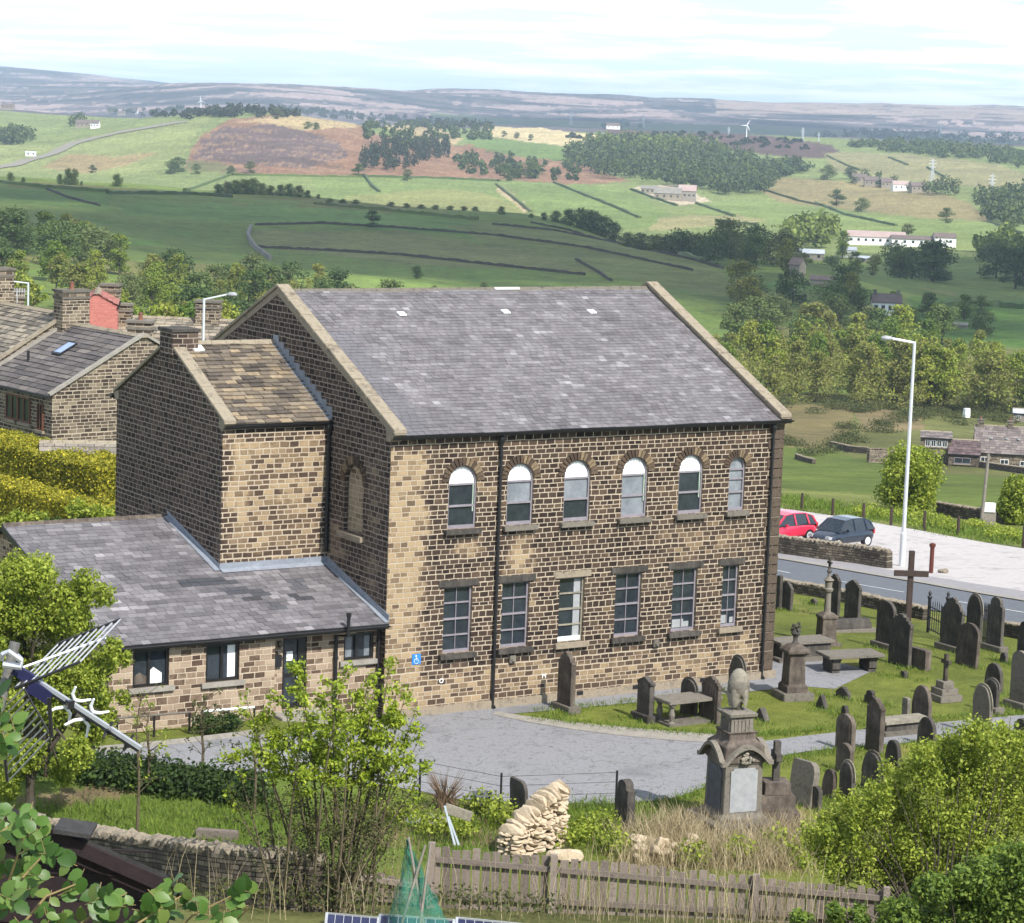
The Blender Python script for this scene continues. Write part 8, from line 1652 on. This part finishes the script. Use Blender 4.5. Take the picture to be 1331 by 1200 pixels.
for x, y in ((700, 800), (832, 885)): mb = MB(); mb.tube([P5(x-30, y+45, -.25), P5(x, y, -.22), P5(x+35, y-60, -.2)], .008, 6); mb.tube([P5(x-20, y-10, -.25), P5(x+25, y+10, -.22)], .008, 6); mb.build('stub', M['darkframe'], ae)
# rose sprays
def rose_leaf(c, d, n_, l):
    d = d.normalized(); s = d.cross(n_).normalized(); n_ = s.cross(d); V = []; Q = []; N = 8
    for i in range(N+1):
        f = i/N; w_ = l*.34*math.sin(PI*f**.85)**.8*(1+.06*(-1)**i); dr = -.16*l*f*f; V += [c+d*l*f+n_*dr, c+d*l*f+s*w_+n_*(dr+.13*w_), c+d*l*f-s*w_+n_*(dr+.13*w_)]
    for i in range(N): Q += [(3*i, 3*i+3, 3*i+4, 3*i+1), (3*i, 3*i+2, 3*i+5, 3*i+3)]
    return V, Q
root = ground_at(20, 8.2); ro = thing('rose_bush', tuple(root), 0, 'rose bush with fresh green leaves leaning into the lower left corner', 'rose bush'); O = Vector(root); lv = MB(); st = MB(); r_ = random.Random(21)
canes = [[(-40, 1290), (0, 1180), (30, 1090), (45, 1055)], [(-30, 1240), (30, 1140), (62, 1105)], [(-60, 1130), (-20, 1100), (15, 1070)], [(-20, 1260), (60, 1165), (110, 1145)], [(0, 1280), (120, 1190), (165, 1160)], [(60, 1290), (180, 1200), (235, 1165)], [(150, 1290), (250, 1190), (300, 1165)], [(220, 1300), (285, 1215), (330, 1175)], [(-60, 1210), (-10, 1150), (20, 1130)], [(-60, 1010), (-25, 960), (5, 925)], [(-70, 990), (-20, 950), (10, 960)], [(-30, 1300), (30, 1230), (70, 1190)]]
leaves = [(40, 1052, 3), (58, 1072, 2), (12, 1055, 4), (20, 1090, 5), (60, 1110, 5), (90, 1122, 3), (105, 1140, 2), (15, 1130, 6), (40, 1155, 6), (10, 1180, 6), (85, 1160, 4), (60, 1190, 5), (120, 1172, 6), (148, 1160, 5), (165, 1178, 4), (130, 1192, 5), (200, 1165, 5), (225, 1158, 5), (240, 1175, 5), (215, 1185, 4), (270, 1190, 3), (300, 1168, 4), (312, 1180, 4), (325, 1160, 3), (25, 1200, 6), (8, 935, 4), (18, 945, 4), (5, 960, 5), (22, 965, 3), (-5, 915, 3), (0, 905, 2), (-10, 1090, 6), (100, 1198, 5), (180, 1198, 4), (30, 1068, 3), (290, 1195, 4)]+[(r_.uniform(-10, 75), r_.uniform(1075, 1205), 5) for _ in range(9)]+[(r_.uniform(60, 200), r_.uniform(1150, 1205), 4) for _ in range(8)]
for cn in canes: st.tube([tuple(Vector(at_depth(x, y, 8.2+.15*math.sin(x)))-O) for x, y in cn], list(np.linspace(.006, .0022, len(cn))), 6, False)
for x, y, k in leaves:
    D_ = 8.2+r_.uniform(-.3, .3); c = Vector(at_depth(x, y, D_))-O; ax_ = (Xr*r_.uniform(-1, 1)+Xu*r_.uniform(-.6, .5)+Xf*r_.uniform(-.5, .2)).normalized()
    st.tube([c-ax_*.03, c+ax_*.05], [.0016, .001], 4, False)
    for q in range(k):
        sd_ = (q % 2)*2-1; d = (ax_*r_.uniform(.2, 1)+ax_.cross(Xf)*sd_*r_.uniform(.4, 1)+Xu*r_.uniform(-.2, .2)); n_ = (Xu*r_.uniform(.3, 1)-Xf*r_.uniform(.3, 1)+Xr*r_.uniform(-.6, .6)).normalized()
        V, Q = rose_leaf(c+ax_*(q*.017-.02), d, n_, r_.uniform(.040, .070)); lv.add(V, Q)
lv.build('leaves', M['leaf_rose'], ro, smooth=True); st.build('canes', mottled('rose_cane', (.12, .11, .035), (.26, .18, .08), 9, .8, .3, 0), ro)

# ------------------------------------------------------------------ clouds that shade the middle distance (above and out of frame)
def cloud(name, tgt, alt, rx, ry, seed, label):
    c = Vector(tgt)+SUNV*((alt-tgt[2])/SUNV.z); r_ = random.Random(seed); mb = MB(); an = math.atan2(RTH[1], RTH[0])
    for k in range(70):
        t = r_.uniform(0, 6.28); q = math.sqrt(r_.random()); x, y = q*rx*math.cos(t), q*ry*math.sin(t); s = r_.uniform(.28, .5)*min(rx, ry)*(1.15-.5*q)
        bm = bmesh.new(); bmesh.ops.create_icosphere(bm, subdivisions=3, radius=1); V = []
        for v in bm.verts:
            p_ = v.co; w_ = 1+.16*math.sin(p_.x*5+k)*math.sin(p_.y*6+2*k)+.09*math.sin(p_.x*13+p_.z*11+k)+.06*math.sin(p_.y*23+k*3); xx, yy = x+p_.x*s*w_, y+p_.y*s*w_; V.append((xx*math.cos(an)-yy*math.sin(an), xx*math.sin(an)+yy*math.cos(an), p_.z*s*.30*w_+(s*.2 if p_.z > 0 else 0)))
        bm.verts.index_update(); mb.add(V, [tuple(v.index for v in f.verts) for f in bm.faces]); bm.free()
    k = NM('cloud_vapour'); k.fin((.9, .9, .92), 1.0, 0.0); trc = k.n('ShaderNodeBsdfTransparent'); mxc = k.n('ShaderNodeMixShader'); mxc.inputs[0].default_value = .20; k.l(trc.outputs[0], mxc.inputs[1]); k.l(k.b.outputs[0], mxc.inputs[2]); k.l(mxc.outputs[0], k.out.inputs[0]); return tag(mb.build(name, k.m, None, smooth=True, loc=tuple(c)), label, 'cloud', kind='structure')
cl = lambda px, D: ground_at(px, D)
cloud('cloud', tuple(cl(420, 880)), 800, 480, 215, 1, 'broad cloud overhead whose shadow lies on the pasture')
cloud('cloud', tuple(cl(1200, 1040)), 800, 320, 200, 2, 'cloud overhead shading the right side of the valley')
cloud('cloud', tuple(cl(960, 5200)), 1100, 640, 560, 3, 'far cloud shading a flank of the distant moor')
# ------------------------------------------------------------------ air: one box of thin haze round everything below the clouds
mb = MB(); mb.box((CAM[0]+FWH[0]*6500, CAM[1]+FWH[1]*6500, 25), (40000, 40000, 250)); hz = mb.build('haze', None if False else M['white'])
hm = bpy.data.materials.new('haze_air'); hm.use_nodes = True; hm.node_tree.nodes.clear(); ho = hm.node_tree.nodes.new('ShaderNodeOutputMaterial'); pv = hm.node_tree.nodes.new('ShaderNodeVolumePrincipled'); pv.inputs['Color'].default_value = (.68, .84, 1.0, 1); pv.inputs['Density'].default_value = 1/11500.; pv.inputs['Anisotropy'].default_value = 0.0; hm.node_tree.links.new(pv.outputs[0], ho.inputs['Volume'])
hz.data.materials.clear(); hz.data.materials.append(hm); tag(hz, 'thin bluish haze filling the valley air', 'haze', kind='stuff')
